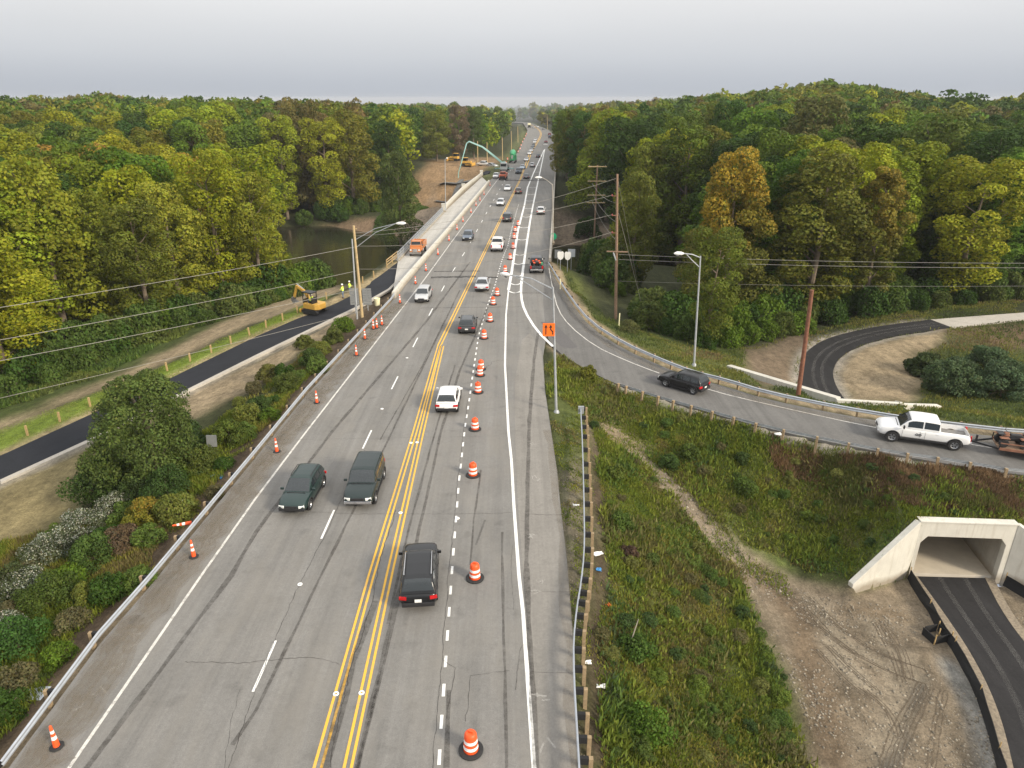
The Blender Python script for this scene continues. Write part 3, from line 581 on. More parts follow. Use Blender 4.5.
ribbons('dotted_line', dots, .009, WHITE)
def jag(pl, step, j, seed):
    r_ = random.Random(seed); q = resample(pl, step); out = []
    o = 0
    for p in q:
        o = o*.8+r_.uniform(-j, j); out.append((p[0]+o, p[1]+r_.uniform(-j, j)*.6))
    return out
tars = [(GP([(60, 800), (87, 768), (231, 576), (256, 532), (332, 432), (426, 322), (470, 262)]), .26), (GP([(232, 745), (256, 711), (321, 576), (353.5, 510), (392, 432), (436, 340), (460, 290)]), .16),
        (GP([(316, 800), (325, 768), (352, 663), (376, 601)]), .42), (GP([(347, 800), (357, 768), (396, 601), (416, 544), (441, 432), (460, 370), (488, 307)]), .20), (GP([(353, 790), (362, 752), (402, 590)]), .15), (GP([(388, 624), (406, 540), (435, 432), (455, 365)]), .15),
        (GP([(509, 790), (507, 768), (502.5, 576), (502, 532)]), .14), (GP([(538, 790), (536.5, 768), (526.5, 576), (527.5, 482), (529.5, 420), (534, 360), (538, 333)]), .28), (GP([(446, 768), (448, 720), (449, 690)]), .2), (GP([(380, 440), (420, 370), (445, 320)]), .10), (GP([(481, 470), (474, 520), (470, 565)]), .12)]
ribbons('tar_streaks', [(resample(p, 1.5), w_, .02) for p, w_ in tars], .012, TAR)
cr = []
def crack(px, w_=.035, j=.10, seed=1): cr.append((jag(GP(px), .16, j*.62, seed), w_*.62, .004))
crack([(184, 662), (245, 663), (262, 661), (310, 657), (338, 664)], seed=2); crack([(256, 512), (310, 512), (352, 514), (450, 514), (512, 513)], .03, seed=3); crack([(285, 440), (390, 438), (500, 436)], .02, .06, 4)
crack([(228, 768), (252, 700), (262, 672), (300, 583), (321, 543), (352, 480), (365, 450)], .035, .05, 5); crack([(330, 768), (337, 725), (350, 670), (370, 610), (385, 540), (397, 510)], .045, .06, 6)
crack([(433, 768), (441, 671), (444, 636), (449, 575), (452, 540), (459, 470), (468, 400)], .035, .04, 7); crack([(466, 722), (471, 690), (472, 676), (490, 673), (510, 671)], .03, .06, 8); crack([(443, 660), (456, 668), (452, 690), (447, 720)], .03, .06, 9)
crack([(528, 514), (545, 515), (566, 515)], .05, .03, 10); crack([(528, 591), (545, 592), (570, 592)], .03, .03, 11); crack([(532, 672), (552, 673), (575, 673)], .03, .03, 12); crack([(529, 400), (544, 399)], .04, .03, 13)
crack([(516, 690), (519, 660), (522, 645)], .03, .05, 14); crack([(513, 610), (511, 575), (512, 545)], .02, .04, 15); crack([(225, 768), (232, 720), (240, 690)], .02, .06, 16); crack([(480, 372), (492, 362), (508, 360)], .05, .2, 17)
crack([(600, 420)][:1]+[(560, 380)], .01, .01, 18)
ribbons('pavement_cracks', cr[:-1], .011, CRK)
DIRTY = wornmat('dirt_film', (.225, .19, .145), .34, 2.2); ribbons('shoulder_dirt', [*[(resample([(p[0]+o_, p[1], .0008*k_) for p in GUARD_L[:7]], .7), w_, .10+.05*k_) for k_, (o_, w_) in enumerate(((.35, .75), (.55, .9), (.85, 1.0), (1.15, 1.0), (1.5, .7)))], (resample(GP([(548, 430), (557, 500), (564, 560), (567, 610), (572, 700), (574, 768)]), 2), .5, .15), (resample([((a[0])-.5, a[1]-.75) for a in RAMP_FAR[3:]], 2), .9, .2)], .0125, DIRTY)
ribbons('bridge_joint', [(resample(GP([(431, 277.5), (476, 276.5)]), .5), 1.0, .08), (resample(GP([(434, 271.5), (480, 271)]), .5), .5, .05), (resample(GP([(478, 277.5), (498, 277.5)]), .5), .9, .05), (resample(GP([(505, 180.5), (549, 180)]), 1), 3.0, .1), (resample(GP([(421, 308), (520, 307)]), 1), .10, .05)], .0135, wornmat('joint', (.05, .048, .046), .95, 2))
ribbons('road_scuffs', [(GP([(485, 520), (476, 545)]), .12), (GP([(522, 265), (548, 263)]), .8), (GP([(515, 293), (548, 293)]), .5)], .013, SCUFF)
fill('asphalt_patch', GP([(541, 322), (553, 322), (577.5, 346.5), (574, 348.5), (562, 347.5), (549, 334)]), .012, mat('patch', (.11, .105, .105), .9, var=.2, scale=8), .001)
fill('asphalt_patch', GP([(645, 376), (665, 372), (690, 385), (668, 390)]), .012, M('patch'), .001)
fill('bridge_shoulder', [(-13.7, 112), (-11.4, 160), (-7.7, 212), (-5.4, 212)]+[(x-.25, y) for x, y in LEFT_EDGE[::-1] if 100 < y < 211]+[(-12.3, 100)], .006, SHOULD, .002)
fill('right_shoulder', GP([(545, 835), (538.5, 768), (527.5, 612), (523.5, 576), (518, 507), (515, 440), (515, 380), (522, 340), (530, 333), (542, 352), (542, 356), (544.5, 390), (550, 430), (556, 470), (560.5, 510), (566, 560), (569, 600), (574, 660), (576, 768), (578, 835)]), .005, SHOULD, .002)
fill('yard_path', GP([(480, 174.5), (487.5, 174.5), (491, 171), (496, 167.5), (494, 165), (484, 163.5), (478, 164.5), (486, 167), (487, 170)]), .06, ASPH, .3)
ruts = []; rr_ = random.Random(3)
for q_ in [[(800, 605), (835, 645), (880, 672), (918, 684)], [(806, 596), (842, 634), (885, 660), (925, 672)], [(812, 650), (838, 680), (862, 700)], [(822, 645), (848, 672), (872, 692)], [(918, 684), (902, 712), (884, 745), (872, 790)], [(926, 688), (912, 716), (896, 750), (888, 790)], [(872, 618), (888, 650), (898, 684)], [(880, 614), (897, 646), (906, 680)], [(780, 590), (815, 628), (850, 655)], [(940, 690), (930, 730), (925, 780)], [(858, 690), (885, 712), (895, 740)]]:
    pw = Z_(q_, -4.6)
    for o_ in (0, .16, .33):
        pl_ = resample(smooth_pl([(x_+o_, y_-o_*.5) for x_, y_ in pw], 2), .3); zz_ = tz([p_[0] for p_ in pl_], [p_[1] for p_ in pl_]); ruts.append(([(p_[0], p_[1], float(z_)) for p_, z_ in zip(pl_, zz_)], rr_.uniform(.04, .09), .04, 'structure', rr_.randint(0, 99)))
ribbons('dirt_ruts', ruts, .012, wornmat('rut', (.12, .092, .062), .95, 5))
strips_ = []
for q_, w_ in (([(440, 198), (456, 191), (480, 181)], 3.0), ([(436, 205), (450, 199), (462, 194)], 1.6)):
    pl_ = resample(Z_(q_, -4), 1.5); zz_ = tz([p_[0] for p_ in pl_], [p_[1] for p_ in pl_]); strips_.append(([(p_[0], p_[1], float(z_)) for p_, z_ in zip(pl_, zz_)], w_, .3))
ribbons('rock_lining', strips_, .35, mat('dark_rock', (.13, .13, .125), .9, var=.4, scale=2, bump=.5))
chalks = []
for px, py in [(107, 480-0+0)][:0]+[(533, 443), (533, 478), (532, 535), (534, 592), (538, 697), (537, 582), (545, 746), (116, 668), (98, 692), (130, 635), (84, 704), (126, 647)]:
    x, y = G(px, py)
    for q in range(3): chalks.append(([(x+random.uniform(-.3, .3), y+random.uniform(-.4, .4)), (x+random.uniform(-.3, .3)+.2, y+random.uniform(-.2, .2))], .08))
ribbons('chalk_marks', chalks, .014, PALE)
# ================================================================ STRUCTURES
def bool_diff(o, mb):
    c = mb.build('cutter', MATS['rubber'], o.parent); md = o.modifiers.new('b', 'BOOLEAN'); md.operation = 'DIFFERENCE'; md.object = c; md.solver = 'EXACT'
    bpy.context.view_layer.update(); ev = o.evaluated_get(bpy.context.evaluated_depsgraph_get()); me = bpy.data.meshes.new_from_object(ev)
    o.modifiers.clear(); old = o.data; o.data = me; bpy.data.meshes.remove(old); bpy.data.objects.remove(c)
# --- underpass: near portal, barrel, far portal
def mapper(p0, p1):
    p0 = Vector(p0); u = (Vector(p1)-p0).normalized(); v = Vector((-u.y, u.x))
    return lambda a, d, z: (p0.x+u.x*a+v.x*d, p0.y+u.y*a+v.y*d, z)
tun = empty('underpass', (27.3, 36, TZ), label='white concrete box underpass with splayed wing walls under the exit ramp', cat='underpass')
def lp(p): return (p[0]-27.3, p[1]-36, p[2]-TZ)
HA = (24.58, 35.86); HB = (30.2, 35.5); F1 = mapper(HA, HB); WID = math.dist(HA, HB)
op = [(.28, TZ-.3), (.28, -1.95), (.62, -1.5), (WID-.72, -1.5), (WID-.36, -1.95), (WID-.36, TZ-.3)]
outl = [(0, TZ-.3), (0, -.5), (WID, -.5), (WID, TZ-.3)]
def portal(F, name, d0, d1, top, w_):
    mb = MB()
    # ring between outline and opening
    o_ = [(0, TZ-.3), (0, -1.95), (0, top), (w_, top), (w_, -1.95), (w_, TZ-.3)]; i_ = [(.28, TZ-.3), (.28, -1.95), (.62, -1.5), (w_-.72, -1.5), (w_-.36, -1.95), (w_-.36, TZ-.3)]
    vs = [lp(F(a, d0, z)) for a, z in o_+i_]+[lp(F(a, d1, z)) for a, z in o_+i_]; fs = []
    for k in range(5): fs += [(k, k+1, 6+k+1, 6+k), (12+k, 12+6+k, 12+6+k+1, 12+k+1), (k, 12+k, 12+k+1, k+1), (6+k, 6+k+1, 18+k+1, 18+k)]
    fs += [(0, 6, 18, 12), (5, 17, 23, 11)]
    mb.add(vs, fs); return mb.build(name, M('concrete_cream'), tun, bevel=.03)
portal(F1, 'headwall', 0, .42, -.5, WID)
cop = MB(); cop.hexa([lp(F1(a, d, z)) for z in (-.50, -.42) for a, d in ((-.03, -.06), (WID+.03, -.06), (WID+.03, .5), (-.03, .5))]); cop.build('coping', M('concrete_cream'), tun)
def wing(a, b, z0, z1, t, s, name='wing_wall', flat=0):
    a = Vector(a); b = Vector(b); u = (b-a).normalized(); v = Vector((-u.y, u.x))*s*t
    mb = MB(); vs = []
    pts = [(a, z0)]+([(a+u*flat, z0)] if flat else [])+[(b, z1)]
    lo = TZ-.4
    for o_ in (Vector((0, 0)), v):
        for p, z in pts: vs.append(lp((p.x+o_.x, p.y+o_.y, z)))
        vs.append(lp((b.x+o_.x, b.y+o_.y, lo))); vs.append(lp((a.x+o_.x, a.y+o_.y, lo)))
    n_ = len(vs)//2; mb.add(vs, [tuple(range(n_)), tuple(range(2*n_-1, n_-1, -1))]+[(i, (i+1) % n_, (i+1) % n_+n_, i+n_) for i in range(n_)])
    return mb.build(name, M('concrete_cream'), tun, bevel=.025)
wing((24.6, 35.84), (20.35, 34.2), -.5, -3.78, .36, -1, flat=.12); wing((30.18, 35.48), (35.0, 32.3), -.5, -3.7, .36, 1, flat=.12)
WB = 5.3; un = Vector((TD.y, -TD.x)); tb = Vector(TUN_B)
FA = tb-un*WB/2; FB = tb+un*WB/2
F2 = mapper(FA, FB); portal(F2, 'headwall', -.42, 0, -.62, WB)
wing(FA, Vector((21.9, 66.9)), -.62, -2.10, .62, -1); wing(FB, Vector((34.6, 56.0)), -.62, -1.72, .55, 1); wing(Vector((34.6, 56.0)), Vector((38.4, 57.2)), -1.72, -2.35, .55, 1)
bm_ = MB(); 
def bar(a0, a1, b0, b1, z0, z1):
    return [lp(q) for q in [F1(a0, .4, z0), F1(a1, .4, z0), F2(b1, -.4, z0), F2(b0, -.4, z0), F1(a0, .4, z1), F1(a1, .4, z1), F2(b1, -.4, z1), F2(b0, -.4, z1)]]
MB().hexa(bar(.1, .28, .1, .28, TZ-.3, -1.3)).build('side_wall', M('concrete_old'), tun); MB().hexa(bar(WID-.36, WID-.15, WB-.36, WB-.15, TZ-.3, -1.3)).build('side_wall', M('concrete_old'), tun)
MB().hexa(bar(.1, WID-.15, .1, WB-.15, -1.5, -1.2)).build('ceiling', M('concrete_old'), tun); MB().hexa(bar(.27, WID-.35, .27, WB-.35, TZ-.3, TZ+.03)).build('floor_slab', M('concrete_floor'), tun)
# --- bridge
br = empty('road_bridge', (-5, 108, 0), label='long concrete bridge carrying the highway over the brown river', cat='bridge')
def lb(p): return (p[0]+5, p[1]-108, p[2])
BL = [(-18.9, 108), (-18.3, 114), (-17.2, 135), (-15.4, 160), (-11.6, 209)]; BRR = [(5.4, 106), (6.0, 115), (8.6, 150), (12.3, 209)]
def slab(name, a, b, z0, z1, m, par, f, n=14):
    a = resample_n([(*p[:2], 0) for p in a], n); b = resample_n([(*p[:2], 0) for p in b], n); mb = MB(); vs = []; fs = []
    for p, q in zip(a, b): vs += [f((p[0], p[1], z1)), f((q[0], q[1], z1)), f((q[0], q[1], z0)), f((p[0], p[1], z0))]
    for i in range(n-1):
        for j in range(4): fs.append((4*i+j, 4*i+(j+1) % 4, 4*i+4+(j+1) % 4, 4*i+4+j))
    fs += [(0, 1, 2, 3), (4*n-1, 4*n-2, 4*n-3, 4*n-4)]; mb.add(vs, fs); return mb.build(name, m, par)
slab('deck', BL, BRR, -1.3, -.06, M('concrete_old'), br, lb)
for y in (128, 148, 168, 188):
    xl = np.interp(y, [p[1] for p in BL], [p[0] for p in BL])+1; xr = np.interp(y, [p[1] for p in BRR], [p[0] for p in BRR])-1
    mb = MB(); mb.box(((xl+xr)/2+5, y-108, -1.8), (xr-xl, 1.3, 1.0)); mb.build('pier_cap', M('concrete_old'), br)
    for k in range(5): MB().at((xl+1+(xr-xl-2)*k/4+5, y-108, -11)).lathe([(0, 0), (.55, 0), (.55, 8.8), (0, 8.8)], 14).build('pier', M('concrete_old'), br, smooth=True)
BAR_TOP = GP([(393, 292), (402, 280), (461, 213), (489, 180)], .85)
def pathoff(pl, d):
    out = []
    for i, p in enumerate(pl):
        a = Vector(pl[max(i-1, 0)][:2]); b = Vector(pl[min(i+1, len(pl)-1)][:2]); t = (b-a).normalized(); out.append((p[0]+t.y*d, p[1]-t.x*d))
    return out
RAIL_B = GP([(398, 261), (443, 213), (482, 177)])
o = slab('deck_surface', RAIL_B, pathoff(BAR_TOP, -.2), -.05, .012, DECK, br, lb)
# approach of the trail deck on the near side stays in front of the railing
def wall(name, pl, wd, z0, z1, m, label, cat, slope=0, group=None):
    pl = resample(pl, 6); org = pl[0]; f = lambda p: (p[0]-org[0], p[1]-org[1], p[2])
    mb = MB(); a = pathoff(pl, -wd/2); b = pathoff(pl, wd/2); a2 = pathoff(pl, -wd/2+slope); b2 = pathoff(pl, wd/2-slope); vs = []; fs = []
    for p, q, r_, s in zip(a, b, b2, a2): vs += [f((*p, z0)), f((*q, z0)), f((*r_, z1)), f((*s, z1))]
    n = len(pl)
    for i in range(n-1):
        for j in range(4): fs.append((4*i+j, 4*i+(j+1) % 4, 4*i+4+(j+1) % 4, 4*i+4+j))
    fs += [(0, 1, 2, 3), (4*n-1, 4*n-2, 4*n-3, 4*n-4)]; mb.add(vs, fs); o = mb.build(name, m, bevel=.02); o.location = (*org[:2], 0); return setp(o, label, cat, group)
wall('concrete_barrier', BAR_TOP, .55, -.05, .86, M('concrete_cream'), 'pale concrete barrier between the highway and the new path deck', 'barrier', .12)
b2 = wall('bridge_parapet', GP([(443, 212), (463, 191), (482, 176)]), .4, -1.2, 1.15, M('concrete_cream'), 'cream concrete parapet on the far half of the path deck', 'parapet')
ox, oy = b2.location[:2]
for px, py in ((444, 212), (463.5, 190.5), (481.5, 176)):
    x, y = G(px, py); MB().box((x-ox, y-oy, .4), (.9, 1.1, 2.6)).box((x-ox, y-oy, 1.75), (1.05, 1.25, .12)).build('pilaster', M('concrete_cream'), b2, bevel=.02)
# right bridge barrier
RB = GP([(549.8, 264), (552.2, 230), (553.2, 205), (555.2, 175)])+[(16.5, 290), (20.5, 355)]
wall('bridge_barrier', RB, .45, -1.2, .95, M('concrete_old'), 'weathered concrete barrier along the right edge of the bridge', 'barrier', .05)
# metal railing left
def railing(name, pl, label, m, h=1.35, step=2.2, rails=(.35, .85, 1.3), pr=.05, cat='railing', curb=True):
    pl = resample(pl, step); o0 = pl[0]; root = empty(name, (*o0[:2], pl[0][2] if len(pl[0]) > 2 else 0), label=label, cat=cat)
    f = lambda p, z: (p[0]-o0[0], p[1]-o0[1], (p[2]-o0[2] if len(p) > 2 else 0)+z)
    for p in pl: MB().box(f(p, h/2), (.12, .12, h)).build('post', m, root)
    for z in rails: MB().tube([f(p, z) for p in pl], pr, 6).build('rail', m, root, smooth=True)
    return root, f, pl
rr, ff, pl_ = railing('metal_railing', GP([(398, 261), (443, 213)]), 'galvanised metal railing on the left edge of the path deck', M('galv'), rails=(.5, .9, 1.35))
mb = MB()
for p in resample(pl_, .28): mb.box(ff(p, .72), (.03, .03, 1.15))
mb.build('balusters', M('galv'), rr); cu = slab('curb', pathoff(pl_, -.2), pathoff(pl_, .25), -.05, .28, M('concrete_cream'), rr, lambda p: (p[0]-rr.location.x, p[1]-rr.location.y, p[2]))
railing('wooden_rail_fence', [(*G(387, 268, -.2), -.2), (*G(398, 259, 0), 0)], 'short new timber rail fence where the trail meets the bridge', M('new_wood'), h=1.25, step=1.9, rails=(.45, .85, 1.2), pr=.07, cat='fence')
# ---------------------------------------------------------------- guard rails
WP = [(-.155, .0), (-.12, .055), (-.06, .055), (-.02, .01), (.02, .01), (.06, .055), (.12, .055), (.155, .0)]
def guardrail(pl, label, step, side=1, name='guardrail', block='fabric_black', post='wood_post', ztop=.75, drop=.6, group='guardrails', thick=1.0, galv='galv', blockw=.2, bl=.3):
    pl = resample(pl, step); o0 = pl[0]; root = empty(name, (*o0[:2], 0), label=label, cat='guardrail', group=group); zc = ztop-.155
    f = lambda p, z: Vector((p[0]-o0[0], p[1]-o0[1], z)); vs = []; fs = []; K = len(WP); fine = resample(pl, 1.0); m = len(fine)
    for s in (0, 1):
        for i, p in enumerate(fine):
            a = Vector(fine[max(i-1, 0)][:2]); b = Vector(fine[min(i+1, m-1)][:2]); t = (b-a).normalized(); nn = Vector((t.y, -t.x))*(-side)
            for z, o_ in WP: q = f(p, zc+z*thick); o2 = o_-.012*s; vs.append((q.x+nn.x*o2, q.y+nn.y*o2, q.z))
    for s in (0, 1):
        b = s*m*K
        for i in range(m-1):
            for j in range(K-1): fs.append((b+i*K+j, b+i*K+j+1, b+(i+1)*K+j+1, b+(i+1)*K+j))
    for i in range(m-1):
        for j in (0, K-1): fs.append((i*K+j, (i+1)*K+j, m*K+(i+1)*K+j, m*K+i*K+j))
    mb = MB(); mb.add(vs, fs); mb.build('rail', M(galv), root, smooth=True)
    for i, p in enumerate(pl):
        a = Vector(pl[max(i-1, 0)][:2]); b = Vector(pl[min(i+1, len(pl)-1)][:2]); t = (b-a).normalized(); nn = Vector((t.y, -t.x))*side; ang = math.atan2(nn.y, nn.x)
        q = f(p, 0); c = q+Vector((nn.x, nn.y, 0))*(.02+blockw/2)
        MB().at((c.x, c.y, zc), (0, 0, ang)).box((0, 0, 0), (blockw, .15, bl)).build('blockout', M(block), root)
        c = q+Vector((nn.x, nn.y, 0))*(.03+blockw+.08); MB().at((c.x, c.y, 0), (0, 0, ang)).box((0, 0, (ztop-drop)/2-.02), (.16, .16, ztop+drop)).build('post', M(post), root, bevel=.008)
    return root
guardrail([(p[0], p[1]) for p in GUARD_L[1:]], 'long galvanised guardrail along the left shoulder of the highway', 3.0, side=-1, blockw=.24)
GR = GP([(581, 407), (583, 445), (585, 525), (584.5, 555), (581, 585), (577.5, 605), (574, 638), (574.5, 676), (577.5, 726), (580, 768), (582, 810)], .75)
g2 = guardrail(smooth_pl(GR, 1), 'bent steel guardrail with black blocks at the grassy edge right of the highway', 1.55, side=-1, drop=.9, blockw=.32)
gp = GR[0]; MB().box((0, -.1, .55), (.45, .12, .62)).build('end_plate', M('galv'), g2); 
guardrail(RAMP_FAR[2:26], 'galvanised guardrail curving along the outer far side of the exit ramp', 2.6, side=-1, ztop=.75, post='wood_post', blockw=.2)
NEARRAIL = GP([(619.5, 383.5), (652, 394), (682, 402.5), (724, 414), (768, 426), (835, 440), (893, 451), (953, 459), (1024, 471)], .6)+[(60, 34.2)]
guardrail(smooth_pl(NEARRAIL, 1), 'low cable-like steel guardrail on wooden posts along the near side of the exit ramp', 2.0, side=1, ztop=.68, thick=.62, drop=1.1, galv='galv_dull', block='wood_post', blockw=.1, bl=.2)
guardrail([(p[0]+.6, p[1]) for p in GP([(555.5, 147), (555.5, 138)])], 'distant guardrail past the bridge on the right shoulder', 6, side=-1)
# ---------------------------------------------------------------- street furniture
def drum(x, y, label, s=1.0, lean=0, grp='orange traffic drums'):
    r = empty('traffic_drum', (x, y, .012), random.uniform(0, 6), label, 'traffic drum', grp)
    MB().lathe([(0, 0), (.47, 0), (.48, .05), (.40, .09), (.30, .09)], 22).build('rubber_base', M('rubber'), r, smooth=True)
    hs = [(.285, .06, 0), (.285, .22, 0), (.275, .23, 1), (.275, .36, 1), (.268, .38, 0), (.262, .50, 0), (.252, .51, 1), (.252, .64, 1), (.246, .66, 0), (.24, .80, 0), (.225, .86, 0), (.18, .91, 0), (.0, .93, 0)]
    b = MB(); b.lathe([(q[0], q[1]) for q in hs], 22, mats=[q[2] for q in hs[1:]]).build('barrel', [M('orange_plastic'), M('white_band')], r, smooth=True)
    MB().box((0, 0, .965), (.20, .06, .09)).build('handle', M('orange_plastic'), r, bevel=.02)
    return r
dp = [(471, 752), (475, 580), (473, 477), (475, 431), (478, 394), (480, 377), (481, 371), (484, 340), (490, 323), (493, 306), (497, 297), (505, 273.5), (510, 261), (513, 250), (514, 240), (515, 233), (518, 227)]
dr0 = None
for i, (px, py) in enumerate(dp):
    x, y = G(px, py-1.5)
    lb_ = 'orange and white striped drum, %s from the camera in the row by the dotted line' % ORD[i]
    if dr0 is None: dr0 = drum(x, y, lb_)
    else: c = copy_tree(dr0); c.location = (x, y, .012); c['label'] = lb_; c.rotation_euler.z = random.uniform(0, 6)
for i, (px, py) in enumerate([(506, 164), (507.5, 160), (516, 157), (518, 152.5), (520, 149.5), (521, 146), (522.5, 142.5), (524, 139.5), (525.5, 136.5), (526.5, 134.5)]):
    x, y = G(px, py); c = copy_tree(dr0); c.location = (x, y, .012); c['group'] = 'distant drums beside the left lane'; c['label'] = 'small orange drum beyond the pump truck, %s from the bridge end' % ORD[i]
def cone(x, y, label, lying=False):
    r = empty('tall_cone', (x, y, .012), random.uniform(0, 6), label, 'traffic cone', 'tall orange cones on the left shoulder')
    MB().lathe([(0, 0), (.26, 0), (.27, .03), (.22, .06), (.13, .07)], 8).build('rubber_base', M('rubber'), r)
    hs = [(.12, .05, 0), (.10, .42, 0), (.095, .43, 1), (.085, .58, 1), (.082, .59, 0), (.075, .72, 0), (.072, .73, 1), (.065, .85, 1), (.06, .86, 0), (.05, 1.05, 0), (.03, 1.08, 0), (.0, 1.09, 0)]
    MB().lathe([(q[0], q[1]) for q in hs], 14, mats=[q[2] for q in hs[1:]]).build('cone_body', [M('orange_plastic'), M('white_band')], r, smooth=True)
    if lying: r.rotation_euler = (R(84), 0, R(-62)); r.location.z = .24
    return r
cpx = [(57, 748), (194, 558), (277, 453), (317, 404), (356.5, 356.5), (365, 340), (373.5, 330), (377, 329), (382, 326), (400, 304), (415.5, 285), (426, 272), (438, 256), (449, 242), (457, 231), (463, 223), (471, 214), (476, 207), (480, 202), (484, 196), (490, 187)]
for i, (px, py) in enumerate(cpx):
    x, y = G(px, py-1); cone(x, y, 'slim orange cone with white bands, %s from the camera along the left shoulder' % ORD[i]); x, y
x, y = G(193, 523, .2); cone(x, y, 'orange cone knocked over on its side against the left guardrail', True)
# wooden stakes beside the trail
def stake(px, py, z, h, label):
    x, y = G(px, py, z); z0 = tz1(x, y); o = MB().at((0, 0, 0), (R(random.uniform(-3, 3)), R(random.uniform(-3, 3)), 0)).box((0, 0, h/2-.15), (.15, .15, h+.3)).box((0, 0, h+.02), (.16, .16, .05), .5).build('wooden_bollard', M('new_wood'), bevel=.01)
    o.location = (x, y, z0); return setp(o, label, 'bollard', 'timber bollards lining the black trail')
zs_ = [-3.7]*4+[-3.5, -3.4, -3.2, -3.0, -2.9, -2.7, -2.4, -2.2, -1.8, -1.0, -.5]
for i, (px, py) in enumerate([(28, 436.5), (60.5, 423.5), (91, 409), (117, 392), (168, 374), (191, 365), (212, 356), (231.5, 346.5), (250, 338), (266.5, 330), (283, 322), (298, 315), (327, 302), (363, 286), (374, 278)]):
    stake(px, py, zs_[i], .92, 'timber bollard beside the black trail, %s from the left edge of the photo' % ORD[i])
def upole(name, bx, by, bz, tx, ty, r0, r1, m, label, cat, group=None):
    X, Y = G(bx, by, bz); T = GY(tx, ty, Y); root = empty(name, (X, Y, bz), label=label, cat=cat, group=group); t = T-Vector((X, Y, bz))
    MB().tube([(0, 0, -1.2), t*.5, t], [r0, (r0+r1)/2, r1], 12).build('pole', m, root, smooth=True); return root, t
def arm(root, a, b, th, m, name='cross_arm'): return MB().beam(a, b, th, th*1.2).build(name, m, root)
def insul(root, p, m='insulator'): MB().at(p).lathe([(0, 0), (.10, .02), (.05, .08), (.10, .12), (.05, .18), (0, .22)], 10).build('insulator', M(m), root, smooth=True)
# left pair of poles
pl1, t1 = upole('utility_pole', 363, 324, -1.3, 353.5, 225.5, .19, .13, M('pole_gold'), 'golden brown wooden utility pole left of the highway beside a grey metal pole', 'utility pole')
pA = GY(355.5, 243, G(363, 324, -1.3)[1]); loc = Vector(pl1.location)
hd = GY(396, 223.5, pA.y-1.5)
for dz in (0, -.9):
    a = t1*.86+Vector((0, 0, dz)); h = hd-loc; MB().tube([a, a.lerp(h, .5)+Vector((0, 0, .35)), h], .045, 6).build('lamp_arm', M('galv_dull'), pl1, smooth=True)
def lamphead(root, p, dirx, m='white_plastic', L_=.95):
    d = Vector(dirx).normalized(); q = Vector(p)
    MB().tube([q, q+d*L_*.25, q+d*L_*.7, q+d*L_], [.06, .16, .19, .06], 10).build('lamp_head', M(m), root, smooth=True)
    MB().tube([q+d*L_*.4+Vector((0, 0, -.10)), q+d*L_*.45+Vector((0, 0, -.2))], [.15, .10], 10).build('lamp_lens', M('glass'), root, smooth=True)
lamphead(pl1, hd-loc, (1, -.1, .05), L_=1.1)
arm(pl1, t1*.97+Vector((-.1, 0, 0)), t1*.97+Vector((.35, -.1, 0)), .08, M('pole_gold'))
pl2, t2 = upole('metal_pole', 357.5, 325, -1.3, 352, 239, .11, .08, M('galv_dull'), 'thin grey metal pole standing against the golden wooden pole', 'pole')
rp, tr = upole('utility_pole', 616, 316, -1.5, 617.3, 174, .20, .13, M('pole_wood'), 'tall brown utility pole with three dark red insulators behind the exit ramp', 'utility pole'); rl = Vector(rp.location)
hc = GY(617, 251.5, rl.y)-rl; arm(rp, hc+Vector((-1.25, -.15, .05)), hc+Vector((1.25, -.15, -.02)), .11, M('pole_wood')); MB().tube([hc+Vector((-.45, -.2, -.1)), hc+Vector((-.1, -.2, -1.0))], .08, 8).build('transformer_bracket', M('galv'), rp)
INS = []
for py in (196, 215.5, 233):
    q = GY(613, py, rl.y-.2)-rl; arm(rp, q+Vector((.5, .1, 0)), q+Vector((-.1, 0, 0)), .07, M('rust_steel'), 'insulator_arm'); insul(rp, q+Vector((-.1, 0, 0))); INS.append(q+rl+Vector((-.1, 0, .1)))
def hframe(bx, by, bz, top, arms, w_, label, dbl=True):
    X, Y = G(bx, by, bz); T = GY(bx, top, Y); root = empty('transmission_pole', (X, Y, bz), label=label, cat='utility pole', group='multi-arm poles right of the highway'); h = T.z-bz
    MB().tube([(0, 0, -1), (0, 0, h)], [.22, .15], 10).build('pole', M('pole_wood'), root, smooth=True)
    for py in arms:
        q = GY(bx, py, Y); z = q.z-bz; arm(root, (-w_/2, -.2, z), (w_/2, -.2, z), .16, M('pole_gold'))
        for k in (-1, 1): insul(root, (k*w_*.42, -.2, z+.1), 'sign_grey')
    return root
hframe(594, 243, -6.5, 165, (166.5, 181, 195, 202.5), 4.0, 'brown pole with four cross arms standing in the trees right of the bridge')
hframe(570.5, 190, -5, 128, (129, 135.5, 140.5, 147), 6.5, 'distant pole with four pale cross arms beyond the bridge, right of the barrier')
upole('leaning_pole', 797.5, 403, -1.0, 812, 290, .2, .15, M('red_brown_wood'), 'leaning red-brown wooden pole without wires behind the ramp guardrail', 'pole')
